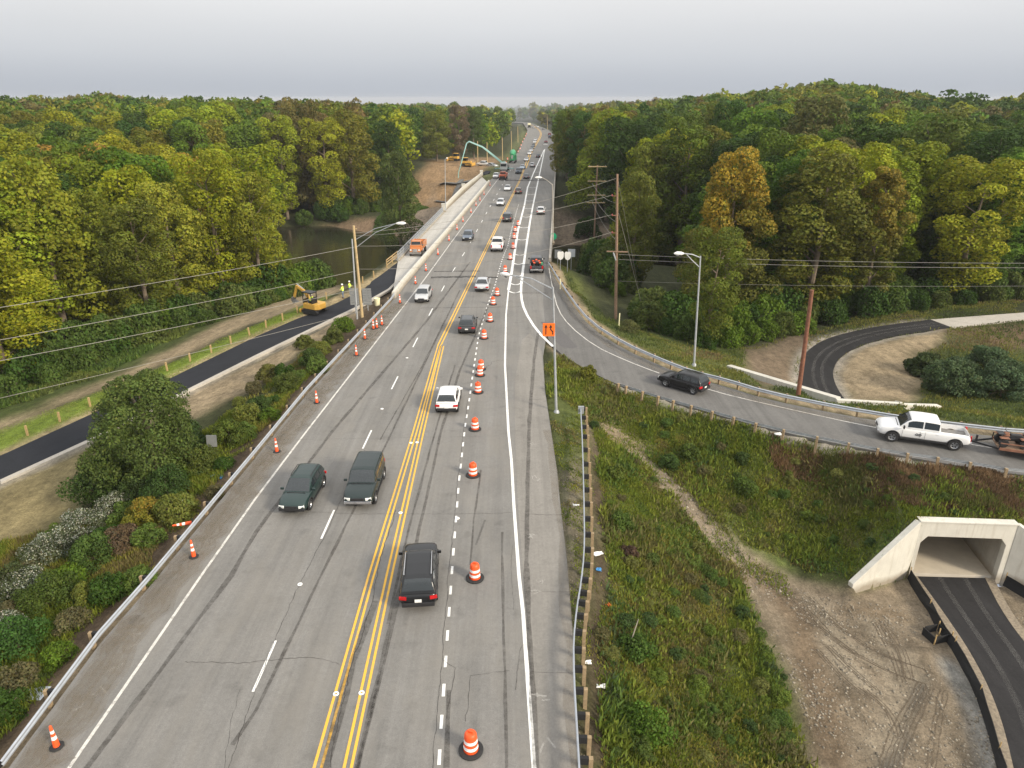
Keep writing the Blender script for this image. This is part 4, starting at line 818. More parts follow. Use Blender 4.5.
# street lamps
def lamp(bx, by, bz, tx, ty, hx, hy, label, m='galv_dull', truss=True, r=.11, dY=0, hl=.9, group='street lamps'):
    X, Y = G(bx, by, bz); T = GY(tx, ty, Y); root = empty('street_lamp', (X, Y, bz), label=label, cat='street lamp', group=group); o_ = Vector((X, Y, bz)); t = T-o_
    MB().tube([(0, 0, -.3), t], [r, r*.6], 12).build('pole', M(m), root, smooth=True); MB().lathe([(0, 0), (r*2.2, 0), (r*2.2, .1), (r*1.4, .25), (r*1.2, .3)], 12).build('base_flange', M(m), root, smooth=True)
    h = GY(hx, hy, Y+dY)-o_; d = h-t; d.z = 0; a = t*.985
    MB().tube([a, a.lerp(h, .5)+Vector((0, 0, d.length*.07)), h], r*.45, 8).build('lamp_arm', M(m), root, smooth=True)
    if truss: b = t*.90; MB().tube([b, b.lerp(h, .55)+Vector((0, 0, d.length*.03)), h.lerp(b, .15)+Vector((0, 0, .12))], r*.35, 8).build('lamp_arm', M(m), root, smooth=True)
    lamphead(root, h, d, L_=hl); return root
lamp(694, 366, -.6, 700.5, 256, 684, 253.5, 'grey street lamp behind the exit ramp with a short arm pointing left')
ls = lamp(556.5, 413, -.2, 553, 287, 510, 275, 'grey street lamp with the orange sign on its pole, long arm over the lanes', dY=2)
# orange sign on that lamp's pole
SX, SY = G(556.5, 413, -.2); sp = GY(548.8, 329.7, SY-.18); sw = .47
sg = empty('lane_shift_sign', (sp.x, sp.y, sp.z), label='square orange lane sign with two black arrows fixed to the street lamp pole', cat='road sign')
MB().box((0, 0, 0), (2*sw*.98, .03, 2*sw*1.1)).build('panel', M('orange_sign'), sg, bevel=.01)
mb = MB(); mb.M = Matrix.Diagonal((.72, 1, .85, 1)); e_ = .0
def arrow(cx, bend):
    b = -.45; sh = .055
    if not bend:
        mb.prism([(cx-sh, b), (cx+sh, b), (cx+sh, .2), (cx+.17, .2), (cx, .48), (cx-.17, .2), (cx-sh, .2)], -.028, -.02, 'xz')
    else:
        mb.prism([(cx+.17, b), (cx+.17+2*sh, b), (cx+.17+2*sh, -.15), (cx+sh, .05), (cx+sh, .2), (cx+.17, .2), (cx, .48), (cx-.17, .2), (cx-sh, .2), (cx-sh, 0), (cx+.17, -.2)], -.028, -.02, 'xz')
arrow(-.3, 0); arrow(.2, 1); 
mb.build('arrows', M('sign_black'), sg); MB().box((.42, .05, 0), (.1, .08, .6)).build('bracket', M('galv_dull'), sg)
lamp(553.2, 243, 0, 552.5, 184, 542, 177.5, 'street lamp on the right bridge barrier arching left over the gore hatching', m='concrete_old', r=.12, truss=False, hl=1.2)
lamp(555.3, 170, 0, 553.5, 150, 548, 144.5, 'far street lamp on the right barrier near the end of the bridge', m='concrete_old', r=.14, truss=False, hl=1.6)
lamp(445.5, 209, .9, 445, 159, 446.2, 158.2, 'slim straight lamp post on the path parapet pilaster', truss=False, r=.09, hl=.3, group='lamp posts')
for (bx, by, ty, lab) in [(477.8, 164, 141, 'first of the bare poles beyond the yellow bulldozers, nearest to the bridge'), (487.2, 161, 142, 'second bare pole beyond the bulldozers'), (502.5, 158, 137.5, 'pale pole behind the green mixer truck'), (511.5, 149, 131, 'thin pole among the trees left of the far highway bend'), (518, 143, 126.5, 'thinnest pole left of the far highway bend'),
                       (556, 163, 143.5, 'near one of two slim poles right of the far highway'), (558.3, 158, 139, 'far one of two slim poles right of the far highway'), (547.5, 130, 116, 'lone pole in the haze right of the bend')]:
    upole('bare_pole', bx, by, 0, bx-.3, ty, .2, .15, M('pole_gold'), lab, 'pole', 'bare poles along the far highway')
# signs
def sign(px, py, Yb, zb, w_, h, m, label, name='road_sign', shape=None, rz=0, zpost=None, two=True, post='galv_dull', cat='road sign'):
    q = GY(px, py, Yb); r = empty(name, (q.x, Yb, zb), rz, label, cat)
    z = q.z-zb
    poly = shape or [(-w_/2, -h/2), (w_/2, -h/2), (w_/2, h/2), (-w_/2, h/2)]
    MB().at((0, 0, z)).prism(poly, -.02, .02, 'xz').build('panel', M(m), r); MB().box((0, .06, (z+h*.4)/2), (.07, .06, z+h*.4)).build('post', M(post), r); return r
sh = [(-.3, .62), (0, .55), (.3, .62), (.48, .4), (.45, -.2), (.3, -.5), (0, -.66), (-.3, -.5), (-.45, -.2), (-.48, .4)]
Ys = G(560.5, 275, -1)[1]
sign(560.6, 255.5, Ys, tz1(GY(560.6, 255, Ys).x, Ys), 1, 1, 'sign_white', 'left one of two white shield route signs at the bridge end', shape=sh)
sign(567.8, 255.8, Ys, tz1(GY(567.8, 255, Ys).x, Ys), 1, 1, 'sign_white', 'right one of two white shield route signs at the bridge end', shape=sh)
Y2 = Ys+4; sign(558, 254, Y2, tz1(GY(558, 254, Y2).x, Y2), 1.0, 1.3, 'sign_grey', 'grey sign panel seen behind the left white shield'); sign(571.5, 253, Y2, tz1(GY(571, 253, Y2).x, Y2), 1.1, 1.2, 'sheet_grey', 'pale grey sign panel seen behind the right white shield')
Y3 = 125; q = GY(553.3, 236.5, Y3); circ = [(.62*math.cos(a*math.pi/8), .62*math.sin(a*math.pi/8)) for a in range(16)]
sign(553.3, 236.5, Y3, 0, 1, 1, 'sign_green', 'round green sign on the right bridge barrier', shape=circ)
Yg = G(215, 463, -1.9)[1]; q = GY(210.5, 441, Yg); sgn = empty('sign_back', (q.x, Yg, tz1(q.x, Yg)), .15, 'tilted grey sign back on a dark post among the shrubs left of the guardrail', 'road sign', rot=(0, R(4), .15))
hz0 = q.z-sgn.location.z; MB().at((0, 0, hz0)).box((0, 0, 0), (.72, .03, .95)).build('panel', M('sign_grey'), sgn, bevel=.01); MB().box((.0, .07, hz0/2-.1), (.07, .07, hz0+.8)).build('post', M('black_steel'), sgn)
for px, lab in ((354.3, 'left one of two grey sign backs beside the golden utility pole'), (367, 'right one of two grey sign backs beside the golden utility pole')):
    Yb = G(362, 325, -1.3)[1]+3; q = GY(px, 296, Yb); s = empty('sign_back', (q.x, Yb, tz1(q.x, Yb)), .1, lab, 'road sign'); z = q.z-s.location.z
    mb = MB()
    for k in range(7): mb.box((0, 0, z-1.0+.29*k+.05), (1.05, .05, .26))
    mb.build('panel', M('sign_grey'), s); MB().box((0, .08, z/2), (.09, .08, z+1.6)).build('post', M('galv_dull'), s)
# marker stub posts near the ramp guard
for px, py, z, lab in [(428.5+0, 0, 0, '')][:0]+[(619, 318, -1.6, 'slim yellowish marker post beside the tall brown utility pole'), (560, 290, -1.2, 'short white marker post below the shield signs')]:
    x, y = G(px, py+8, z); o = MB().box((0, 0, .75), (.12, .05, 1.7)).build('marker_post', M('bucket')); o.location = (x, y, tz1(x, y)); setp(o, lab, 'marker post')
# bucket by the guardrail end
x, y = G(377.5, 306, -.4); o = MB().lathe([(0, 0), (.30, 0), (.36, .85), (.38, .85), (.38, .92), (.33, .92), (.30, .8), (0, .78)], 18).build('plastic_barrel', M('bucket'), smooth=True); o.location = (x, y, tz1(x, y)-.02); setp(o, 'cream plastic barrel on the dirt by the left guardrail end', 'barrel')
# wires
def wire(a, b, sag, r, m, label, group='overhead wires'):
    a = Vector(a); b = Vector(b); n = 24; pts = [a.lerp(b, i/n)-Vector((0, 0, 4*sag*(i/n)*(1-i/n))) for i in range(n+1)]; org = a.copy()
    o = MB().tube([p-org for p in pts], r, 5).build('overhead_wire', m, smooth=True); o.location = org; return setp(o, label, 'wire', group)
Yl = loc.y; wp = M('wire_pale'); wl = [((354.5, 247), (-150, 330)), ((356, 271), (-150, 366)), ((357.5, 289), (-150, 388))]
nm = ['top', 'middle', 'lower']
for i, (a, b) in enumerate(wl): wire(GY(*a, Yl-.2), GY(*b, 42), .25, .022, wp, '%s of the pale wires running from the golden pole to the left edge' % nm[i])
wire(GY(358, 312, Yl-.2), GY(-150, 432, 44), .2, .018, wp, 'lowest faint wire running left past the trail bollards')
la = [(354.6, 233), (355.2, 243), (356.5, 266)]
wire(GY(*la[0], Yl), GY(617, 178, rl.y), 1.0, .018, wp, 'highest wire crossing over the highway between the two tall poles')
for i in range(3): wire(GY(la[min(i+0, 2)][0]+.3, la[i][1]+3, Yl), INS[i], .8+i*.2, .018, wp, '%s wire crossing the highway to a red insulator' % ['upper', 'middle', 'lower'][i])
for i, (py, pe) in enumerate(((254.5, 263), (259.5, 267.5), (281, 285))): wire(GY(619 if i < 2 else 617, py, rl.y), GY(1120, pe, rl.y-12), .35, .024 if i < 2 else .014, wp, '%s wire running from the brown pole to the right edge before the forest' % ['upper', 'second', 'thin low'][i])
hp = GY(594, 181, 128)
for i, (a, b) in enumerate((((618, 180), (640, 268)), ((618.5, 213), (646, 300)))): 
    A_ = GY(*a, rl.y); x, y = G(b[0], b[1]+22, -3); wire(A_, (x, y, tz1(x, y)), 0, .02, wp, '%s guy wire slanting down right from the brown pole' % ['upper', 'lower'][i], 'guy wires')
for i, py in enumerate((203, 222, 240)): wire(GY(592, 183+i*9, 122), GY(616, py, rl.y), .6, .015, wp, '%s wire joining the four-arm pole to the brown pole' % ['upper', 'middle', 'lower'][i])
# silt fence strips and box by the tunnel trail
def silt(pl, label, h=.62):
    pl = resample(smooth_pl(pl, 1), .8); o0 = pl[0]; root = empty('silt_fence', (*o0[:2], TZ), label=label, cat='silt fence', group='black silt fences beside the tunnel trail'); rr_ = random.Random(5); vs = []; fs = []
    for i, p in enumerate(pl):
        t = Vector(pl[min(i+1, len(pl)-1)][:2])-Vector(pl[max(i-1, 0)][:2]); t.normalize(); w1 = rr_.uniform(-.06, .06); sg_ = h*rr_.uniform(.8, 1.05)
        for z, o_ in ((-.1, .10+w1), (sg_*.5, .05-w1), (sg_, w1), (sg_, w1-.03), (-.1, .06+w1)): vs.append((p[0]-o0[0]-t.y*o_*-1, p[1]-o0[1]+t.x*-o_, z))
    for i in range(len(pl)-1):
        for j in range(5): fs.append((5*i+j, 5*i+(j+1) % 5, 5*i+5+(j+1) % 5, 5*i+5+j))
    MB().add(vs, fs).build('fabric', M('fabric_black'), root)
    for p in pl[::3]: MB().box((p[0]-o0[0], p[1]-o0[1], .35), (.04, .04, .95)).build('stake', M('new_wood'), root)
    return root
silt(GP([(909, 578), (925, 604), (940, 628), (958, 655), (975, 690), (988, 720), (1000, 768), (1004, 800)], TZ), 'black fabric silt fence along the left edge of the tunnel trail')
silt([(30.2, 35.2), (30.9, 33.4), (31.6, 31.2), (32.1, 29.4)], 'black fabric silt fence right of the tunnel trail below the right wing wall')
x, y = G(936, 636, TZ); sb = empty('inlet_protection', (x, y, tz1(x, y)), .25, 'small black fabric box inlet guard on the dirt beside the tunnel trail', 'inlet guard')
for cx_, cy_, a, b_ in ((0, -.42, 1.1, .06), (0, .42, .8, .06), (-.55, 0, .06, .8), (.5, .1, .06, .6)): MB().box((cx_, cy_, .22), (a, b_, .5)).build('fabric_wall', M('fabric_black'), sb, bevel=.015)
for cx_, cy_ in ((-.55, -.46), (.55, -.46), (.5, .4), (.05, -.1)): MB().box((cx_, cy_, .3), (.05, .05, .75)).build('stake', M('new_wood'), sb)
# litter
for px, py, z, sx, sy, m, lab in [(37, 698, -.6, 1.3, .75, 'sheet_grey', 'grey board lying behind the left guardrail near the bottom corner'), (218, 479, -.6, .9, .35, 'blue_tarp', 'crumpled blue tarp behind the left guardrail'), (599, 566, -.35, .28, .24, 'blue_tarp', 'small blue plastic bag in the grass by the right guardrail'),
                             (598, 550, -.3, .55, .3, 'white_plastic', 'torn white plastic sheet in the soil beside the right guardrail'), (576, 506, 0, .35, .15, 'white_plastic', 'scrap of white paper on the verge left of the right guardrail'), (601, 684, -.4, .35, .22, 'white_plastic', 'white rag on bare soil near the bottom of the right guardrail'), (588, 664, -.35, .3, .16, 'white_plastic', 'small white scrap beside the right guardrail posts'), (609, 599, -.5, .25, .2, 'orange_sign', 'small pinkish orange scrap in the soil right of the guardrail'), (778, 435, 0, .5, .4, 'white_plastic', 'white sack lying at the ramp edge beside a guardrail post'), (164, 517, -.5, .3, .3, 'white_plastic', 'white cup-like litter in the soil behind the left guardrail'), (185, 497, -.5, .5, .2, 'white_plastic', 'pale scrap sheet in the soil behind the left guardrail')]:
    x, y = G(px, py, z); r_ = random.Random(px); n_ = 5; vs = []; 
    for j in range(n_):
        for i in range(n_): vs.append(((i/(n_-1)-.5)*sx+r_.uniform(-.03, .03), (j/(n_-1)-.5)*sy+r_.uniform(-.03, .03), .05+r_.uniform(0, .08 if m != 'sheet_grey' else .01)))
    mb = MB().add(vs, [(j*n_+i, j*n_+i+1, j*n_+i+n_+1, j*n_+i+n_) for j in range(n_-1) for i in range(n_-1)]); o = mb.build('litter' if m != 'sheet_grey' else 'board', M(m)); sd_ = o.modifiers.new('s', 'SOLIDIFY'); sd_.thickness = .03
    o.location = (x, y, max(tz1(x, y), -.02 if abs(z) < .01 else -99)+.03); o.rotation_euler = (0, 0, r_.uniform(-.4, .6)); setp(o, lab, 'litter' if m != 'sheet_grey' else 'board')
# small white houses in the haze
for i, (px, py, Y, w_, c) in enumerate([(312, 109, 620, 14, 'roof_white'), (392, 106, 800, 16, 'roof_white'), (403, 107, 820, 12, 'wall_tan'), (384, 107, 790, 9, 'roof_white'), (414, 106.5, 850, 10, 'roof_white')]):
    q = GY(px, py, Y); h = empty('distant_house', (q.x, Y, q.z-12), random.uniform(-.5, .5), 'tiny pale house roof above the hazy treeline, %s from the left' % ORD[i], 'house', 'houses on the hazy skyline')
    MB().box((0, 0, 5), (w_, 9, 10)).build('wall', M('wall_tan'), h); MB().prism([(-w_/2-.6, 10), (w_/2+.6, 10), (w_*.3, 13.5), (-w_*.3, 13.5)], -5.2, 5.2, 'xz').build('roof', M(c), h)
# ================================================================ VEHICLES
def V8(y0, y1, z0, hb, ht, yt0, yt1, z1):  # cabin frustum: bottom y0..y1, top yt0..yt1
    return [(-hb, y0, z0), (hb, y0, z0), (hb, y1, z0), (-hb, y1, z0), (-ht, yt0, z1), (ht, yt0, z1), (ht, yt1, z1), (-ht, yt1, z1)]
def fpanel(q, u0, u1, v0, v1, off=.012, th=.02):
    """panel on a quad face q=(a,b,c,d), a-b bottom, d-c top, proud of it"""
    a, b, c, d = [Vector(p) for p in q]; n = (b-a).cross(d-a).normalized()
    P_ = lambda u, v: (a.lerp(b, u)).lerp(d.lerp(c, u), v)
    b4 = [P_(u0, v0), P_(u1, v0), P_(u1, v1), P_(u0, v1)]
    return [tuple(p-n*th) for p in b4]+[tuple(p+n*off) for p in b4]
TYPES = {
 'suv': dict(L=4.20, W=1.79, H=1.60, belt=1.00, hood=.98, hl=1.12, ws=.85, rs=.38, wr=.36, wb=2.65, gz=.25, top=.77),
 'longsuv': dict(L=4.65, W=1.84, H=1.74, belt=1.06, hood=1.02, hl=1.15, ws=.85, rs=.38, wr=.37, wb=2.85, gz=.25, top=.78),
 'bigsuv': dict(L=4.75, W=1.90, H=1.80, belt=1.14, hood=1.12, hl=1.30, ws=.70, rs=.25, wr=.39, wb=3.0, gz=.32, top=.82),
 'sedan': dict(L=4.75, W=1.82, H=1.45, belt=.93, hood=.86, hl=1.15, ws=.85, rs=.75, wr=.33, wb=2.75, gz=.2, top=.72, trunk=.65),
 'hatch': dict(L=4.3, W=1.78, H=1.52, belt=.95, hood=.92, hl=1.0, ws=.75, rs=.5, wr=.32, wb=2.6, gz=.2, top=.75),
 'pickup': dict(L=6.0, W=2.05, H=1.98, belt=1.24, hood=1.22, hl=1.30, ws=.72, rs=.14, wr=.42, wb=3.95, gz=.42, top=.82, bed=1.95),
}
def vehicle(kind, x, y, heading, paintname, c, label, cat, d=2, z=.012, rails=False, name=None, metal=.25, cap=False, brake=False, group=None, gl=None, under=None, lampm='headlamp', plate=True, sun=False):
    s = TYPES[kind]; L_, W_, H_ = s['L'], s['W'], s['H']; hw = W_/2; belt = s['belt']; hood = s['hood']; gz = s['gz']; pm = paint(paintname, c, metal); glass = M('glass')
    root = empty(name or {'pickup': 'pickup_truck', 'suv': 'sport_utility_car', 'longsuv': 'sport_utility_car', 'bigsuv': 'large_sport_utility_car', 'sedan': 'sedan_car', 'hatch': 'hatchback_car'}[kind], (x, y, z), heading, label, cat, group)
    yw = L_/2-s['hl']; r0 = -L_/2
    cab0 = r0+.06 if 'trunk' not in s and 'bed' not in s else r0+s.get('trunk', 0)+(s.get('bed', 0) if not cap else 0)
    st = [(r0, .86, gz+.22, .62*belt, .70*belt), (r0+.07, .94, gz+.08, belt-.2, belt-.05), (r0+.35, .985, gz, belt-.10, belt), (r0+.9, 1.0, gz, belt-.09, belt), (0, 1.0, gz, belt-.09, belt), (yw-.1, 1.0, gz, belt-.09, belt), (yw+.15, .99, gz, hood-.06, (hood+belt)/2+.02), (L_/2-.5, .965, gz, hood-.12, hood-.03), (L_/2-.18, .92, gz+.02, hood-.22, hood-.11), (L_/2-.03, .84, gz+.10, hood-.36, hood-.27), (L_/2, .76, gz+.16, hood-.45, hood-.40)]
    mb = MB(); K = 12; vs = []
    for yy, f, zb, zs2, zt in st:
        h = hw*f; half = [(h*.80, zb), (h*.965, zb+.10), (h, zb+(zs2-zb)*.55), (h*.985, zs2), (h*.90, zt-.015), (h*.5, zt+.02)]
        vs += [(a, yy, z_) for a, z_ in half]+[(-a, yy, z_) for a, z_ in half[::-1]]
    n = len(st); fs = [(i*K+j, i*K+(j+1) % K, (i+1)*K+(j+1) % K, (i+1)*K+j) for i in range(n-1) for j in range(K)]+[tuple(range(K-1, -1, -1)), tuple(range((n-1)*K, n*K))]
    mb.add(vs, fs); body = mb.build('body', pm, root, smooth=False)
    sm = body.modifiers.new('s', 'SUBSURF'); sm.levels = 1; sm.render_levels = 1; bpy.context.view_layer.update(); nb = bpy.data.meshes.new_from_object(body.evaluated_get(bpy.context.evaluated_depsgraph_get())); body.modifiers.clear(); body.data = nb
    wy = (L_/2-(.88 if kind != 'pickup' else .98), L_/2-(.88 if kind != 'pickup' else .98)-s['wb']); wr = s['wr']
    if d >= 2:
        cut = MB()
        for q in wy:
            for sx in (-1, 1): cut.at((sx*(hw-.12), q, wr+.02)).lathe([(0, -.22), (wr*1.14, -.22), (wr*1.14, .3), (0, .3)][:: 1] if sx > 0 else [(0, -.3), (wr*1.14, -.3), (wr*1.14, .22), (0, .22)], 24, 'x')
        bool_diff(body, cut)
        if 'bed' in s and not cap: bool_diff(body, MB().box((0, r0+.1+s['bed']/2-.02, belt+.05), (W_*.80, s['bed']-.12, .95)))
    body.data.polygons.foreach_set('use_smooth', [True]*len(body.data.polygons)); body.data.set_sharp_from_angle(angle=R(32))
    hb = hw*.93; ht = hw*s['top']; zr = H_-.03; Hc = H_-belt+.03; z0_ = belt-.03; yf1 = yw-s['ws']; yr1 = cab0+s['rs']
    prof = [(cab0, .0), (cab0+s['rs']*.28, .36), (cab0+s['rs']*.62, .72), (yr1, .91), (yr1+.22, .965), ((yr1+yf1)/2, 1.0), (yf1-.3, .985), (yf1-.05, .93), (yf1+s['ws']*.35, .66), (yf1+s['ws']*.72, .30), (yw, .0)]
    py_ = [q[0] for q in prof]; ph_ = [q[1] for q in prof]
    def surf(y, t, off=0.0):
        h = float(np.interp(y, py_, ph_))*Hc; wt = hb-(hb-ht)*(h/Hc); k = min(1, h/Hc*1.3)
        pinch = 1-.07*max(0, (y-yf1)/(yw-yf1+.01))-.05*max(0, (yr1-y)/(yr1-cab0+.01))
        X_ = np.interp(abs(t), [0, .5, .6, .72, .86, 1], [hb, wt, wt-.05*k, wt-.16*k, wt*.5, 0]); Z_h = np.interp(abs(t), [0, .5, .6, .72, .86, 1], [0, .84*h, .93*h, .98*h, h, h+.012])
        return Vector((X_*pinch+off*(1 if abs(t) < .55 else .0), y, z0_+Z_h+(off if abs(t) > .5 else 0)))
    ny = 30 if d > 1 else 14; ys_ = sorted(set(list(np.linspace(cab0, yw, ny))+py_)); ts_ = [0, .25, .5, .55, .6, .66, .72, .8, .9, 1]; vs = []; fs = []; T2 = ts_+[-t for t in ts_[-2::-1]]; K2 = len(T2)
    for y_ in ys_:
        for j, t in enumerate(T2):
            p = surf(y_, t); vs.append((p.x*(1 if j < len(ts_) else -1), p.y, p.z))
    fs = [(i*K2+j, i*K2+j+1, (i+1)*K2+j+1, (i+1)*K2+j) for i in range(len(ys_)-1) for j in range(K2-1)]
    cabin = MB().add(vs, fs).build('cabin', pm, root, smooth=True)
    def patch(nm, ya, yb, ta, tb_, side=0, off=.014, m_=None):
        """a pane lying just proud of the cabin skin; side 0 = across the car"""
        vs = []; yy2 = np.linspace(ya, yb, 9)
        if side == 0: tt = [(t, 1) for t in np.linspace(ta, 1, 6)]+[(t, -1) for t in np.linspace(1, ta, 6)[1:]]
        else: tt = [(t, side) for t in np.linspace(ta, tb_, 5)]
        for o_ in (off, -.01):
            for y_ in yy2:
                for t, sg_ in tt:
                    p = surf(y_, t); n_ = Vector((o_, 0, 0)) if side else Vector((0, o_*(.7 if ya > 0 else -.7), o_*.9)); vs.append(((p.x+(n_.x if side else 0))*sg_, p.y+n_.y, p.z+n_.z))
        a_, b2_ = len(yy2), len(tt); fs = []
        for l in (0, 1): fs += [(l*a_*b2_+i*b2_+j, l*a_*b2_+i*b2_+j+1, l*a_*b2_+(i+1)*b2_+j+1, l*a_*b2_+(i+1)*b2_+j) for i in range(a_-1) for j in range(b2_-1)]
        rim_ = [i*b2_ for i in range(a_)]+[(a_-1)*b2_+j for j in range(1, b2_)]+[i*b2_+b2_-1 for i in range(a_-2, -1, -1)]+[j for j in range(b2_-2, 0, -1)]
        fs += [(rim_[i], rim_[(i+1) % len(rim_)], rim_[(i+1) % len(rim_)]+a_*b2_, rim_[i]+a_*b2_) for i in range(len(rim_))]
        return MB().add(vs, fs).build(nm, m_ or glass, root, smooth=True)
    patch('windshield', yf1+.02, yw-s['ws']*.10, .64, 1); patch('rear_window', cab0+s['rs']*(.14 if kind != 'sedan' else .1), yr1-.02, .66, 1)
    c0_, c1_ = yr1-s['rs']*.35, yf1+s['ws']*.30; n_w = 3 if kind in ('suv', 'bigsuv', 'longsuv') else 2
    if d < 2: n_w = 1
    for k in range(n_w):
        a1 = c0_+(c1_-c0_)*k/n_w+.045; b1 = c0_+(c1_-c0_)*(k+1)/n_w-.045
        for sg_ in (1, -1): patch('side_window', a1, b1, .10, .47, sg_)
    fy_ = L_/2; ry = r0
    for sx in (-1, 1):
        MB().at((sx*hw*.66, fy_-.10, hood-.34), (0, 0, -sx*.32)).box((0, 0, 0), (.36*W_/1.85, .16, .16)).build('headlight', M(lampm), root, bevel=.025)
        hgt = .34 if kind not in ('sedan', 'pickup') else .16 if kind == 'sedan' else .42
        MB().at((sx*hw*.80, ry+.05, belt-.24), (0, 0, sx*.22)).box((0, 0, 0), (.20 if kind in ('pickup', 'bigsuv') else .36, .09, hgt if kind in ('pickup', 'bigsuv') else .17)).build('tail_light', M('tail_red'), root, bevel=.02)
    MB().box((0, fy_-.035, hood-.36), (W_*.40, .10, .17)).build('grille', M('black_plastic'), root, bevel=.02)
    bm1 = M('chrome') if (kind == 'pickup' or under == 'chrome') else (pm if d < 2 else M('black_plastic'))
    MB().box((0, fy_-.07, gz+.24), (W_*.86, .20, .20)).build('front_bumper', bm1, root, bevel=.04)
    MB().box((0, ry+.02, gz+.22), (W_*.86, .18, .22)).build('rear_bumper', M('chrome') if kind == 'pickup' else M('black_plastic'), root, bevel=.04)
    if plate: MB().box((0, ry-.02, belt-.38 if kind != 'pickup' else gz+.26), (.33, .03, .16)).build('license_plate', M('sign_white'), root)
    w0 = None
    for q in wy:
        for sx in (-1, 1):
            tw = .13
            if w0 is None:
                w0 = MB().lathe([(wr*.60, -tw), (wr*.94, -tw), (wr, -tw*.7), (wr, tw*.7), (wr*.94, tw), (wr*.60, tw), (wr*.60, -tw)], 24, 'x').build('wheel', M('rubber'), root, smooth=True)
                rim = MB().lathe([(0, .035), (wr*.18, .05), (wr*.2, .02), (wr*.52, .045), (wr*.62, .10), (wr*.62, -.1), (0, -.1)], 24, 'x').build('rim', M('rim_metal'), w0, smooth=True)
                if d >= 2:
                    mm = MB()
                    for k in range(5):
                        a = k*2*math.pi/5; mm.at((.055, 0, 0), (a, 0, 0)).box((0, 0, wr*.38), (.02, wr*.16, wr*.34))
                    mm.build('spokes', M('black_plastic'), w0)
                wv = w0
            else: wv = copy_tree(w0, root)
            wv.location = (sx*(hw-.13), q, wr); wv.rotation_euler = (0, 0, 0 if sx > 0 else math.pi)
    if d >= 2:
        for sx in (-1, 1):
            MB().at((sx*(hw+.08), yw-.28, belt+.10)).box((0, 0, 0), (.20, .11, .15 if kind != 'pickup' else .24)).build('side_mirror', pm if kind != 'pickup' else M('black_plastic'), root, bevel=.03)
            for yy in (.15, -.85): MB().box((sx*(hw-.0), yy, belt-.20), (.03, .18, .035)).build('door_handle', pm, root, bevel=.008)
            MB().box((sx*(hw-.04), (wy[0]+wy[1])/2, gz+.03), (.08, s['wb']-2*wr-.15, .10)).build('side_sill', M('black_plastic'), root, bevel=.02)
            mm = MB()
            for yy in (yw-.25, (yw+cab0)/2-.05, cab0+.95): mm.box((sx*(hw*.995+.002), yy, (belt+gz)/2), (.006, .012, belt-gz-.25))
            mm.build('door_seams', M('sign_black'), root)
        for q in wy:
            for sx in (-1, 1): MB().tube([(sx*(hw*.985), q+wr*1.15*math.cos(a), wr+.02+wr*1.15*math.sin(a)) for a in np.linspace(-.25, math.pi+.25, 15)], .028, 6).build('wheel_arch', M('black_plastic') if kind != 'sedan' else pm, root, smooth=True)
        MB().box((0, fy_-.02, gz+.30), (W_*.5, .06, .10)).build('lower_intake', M('black_plastic'), root)
        if rails:
            for sx in (-1, 1):
                MB().tube([(sx*(ht-.06), cab0+s['rs']+.2, zr+.02), (sx*(ht-.06), cab0+s['rs']+.35, zr+.09), (sx*(ht-.06), yw-s['ws']-.35, zr+.09), (sx*(ht-.06), yw-s['ws']-.15, zr+.02)], .025, 6).build('roof_rail', M('chrome') if rails == 1 else M('black_plastic'), root, smooth=True)
        if sun: MB().box((0, (cab0+yw)/2+.25, zr+.042), (ht*1.2, .85, .012)).build('sunroof', glass, root)
        if kind == 'pickup' and not cap:
            MB().box((0, r0+.1+s['bed']/2-.02, belt-.40), (W_*.78, s['bed']-.14, .03)).build('bed_floor', M('steel_worn'), root)
        MB().box((.0, yw-s['ws']*.0+.06, belt+.02), (W_*.62, .05, .03)).build('wipers', M('black_plastic'), root)
    return root
def put(kind, px, py, mode, paintname, c, label, cat='car', turn=0, **kw):
    x, y = G(px, py, .35); Lc = TYPES[kind]['L']
    ang = np.interp(y, [0, 90, 160, 260, 340, 480, 520, 600, 760], [-.01, .02, .075, .085, .085, .07, -.02, -.16, -.30])+turn   # road bearing, clockwise from +Y
    dx, dy = math.sin(ang), math.cos(ang)
    x += dx*Lc/2; y += dy*Lc/2
    return vehicle(kind, x, y, -ang+(math.pi if mode == 'front' else 0), paintname, c, label, cat, **kw)
put('suv', 291.5, 512, 'front', 'dark_green', (.020, .040, .038), 'dark green wagon in the left lane coming toward the camera', turn=.05, sun=False, rails=2)
put('bigsuv', 358, 506, 'front', 'green_black', (.014, .026, .026), 'tall dark green suv with chrome bumper coming toward the camera', under='chrome', turn=.0, cat='suv')
put('longsuv', 418.5, 606.5, 'rear', 'black', (.010, .011, .013), 'black suv with silver roof rails, the nearest car to the camera', 'suv', rails=1, turn=-.085)
put('suv', 446.5, 411, 'rear', 'white', (.80, .80, .80), 'white suv driving away right beside the double yellow line', 'suv', metal=0)
put('suv', 466.5, 332, 'rear', 'charcoal', (.06, .065, .07), 'dark grey suv driving away ahead of the white suv', 'suv', rails=2)
put('sedan', 481.5, 290, 'rear', 'silver', (.52, .54, .57), 'silver sedan driving away ahead of the dark grey suv')
put('hatch', 421, 301, 'front', 'silver2', (.50, .51, .52), 'silver hatchback coming toward the camera in the left lane near the bridge start')
put('pickup', 496.5, 250.5, 'rear', 'white', (.80, .80, .80), 'white pickup truck driving away on the bridge beside the yellow line', 'pickup truck', metal=0)
put('suv', 466.8, 240, 'front', 'steel_blue', (.12, .15, .20), 'blue-grey suv coming toward the camera on the bridge', 'suv')
put('bigsuv', 506.8, 221, 'rear', 'dark_grey', (.07, .075, .085), 'dark grey suv driving away in front of the white pickup', 'suv')
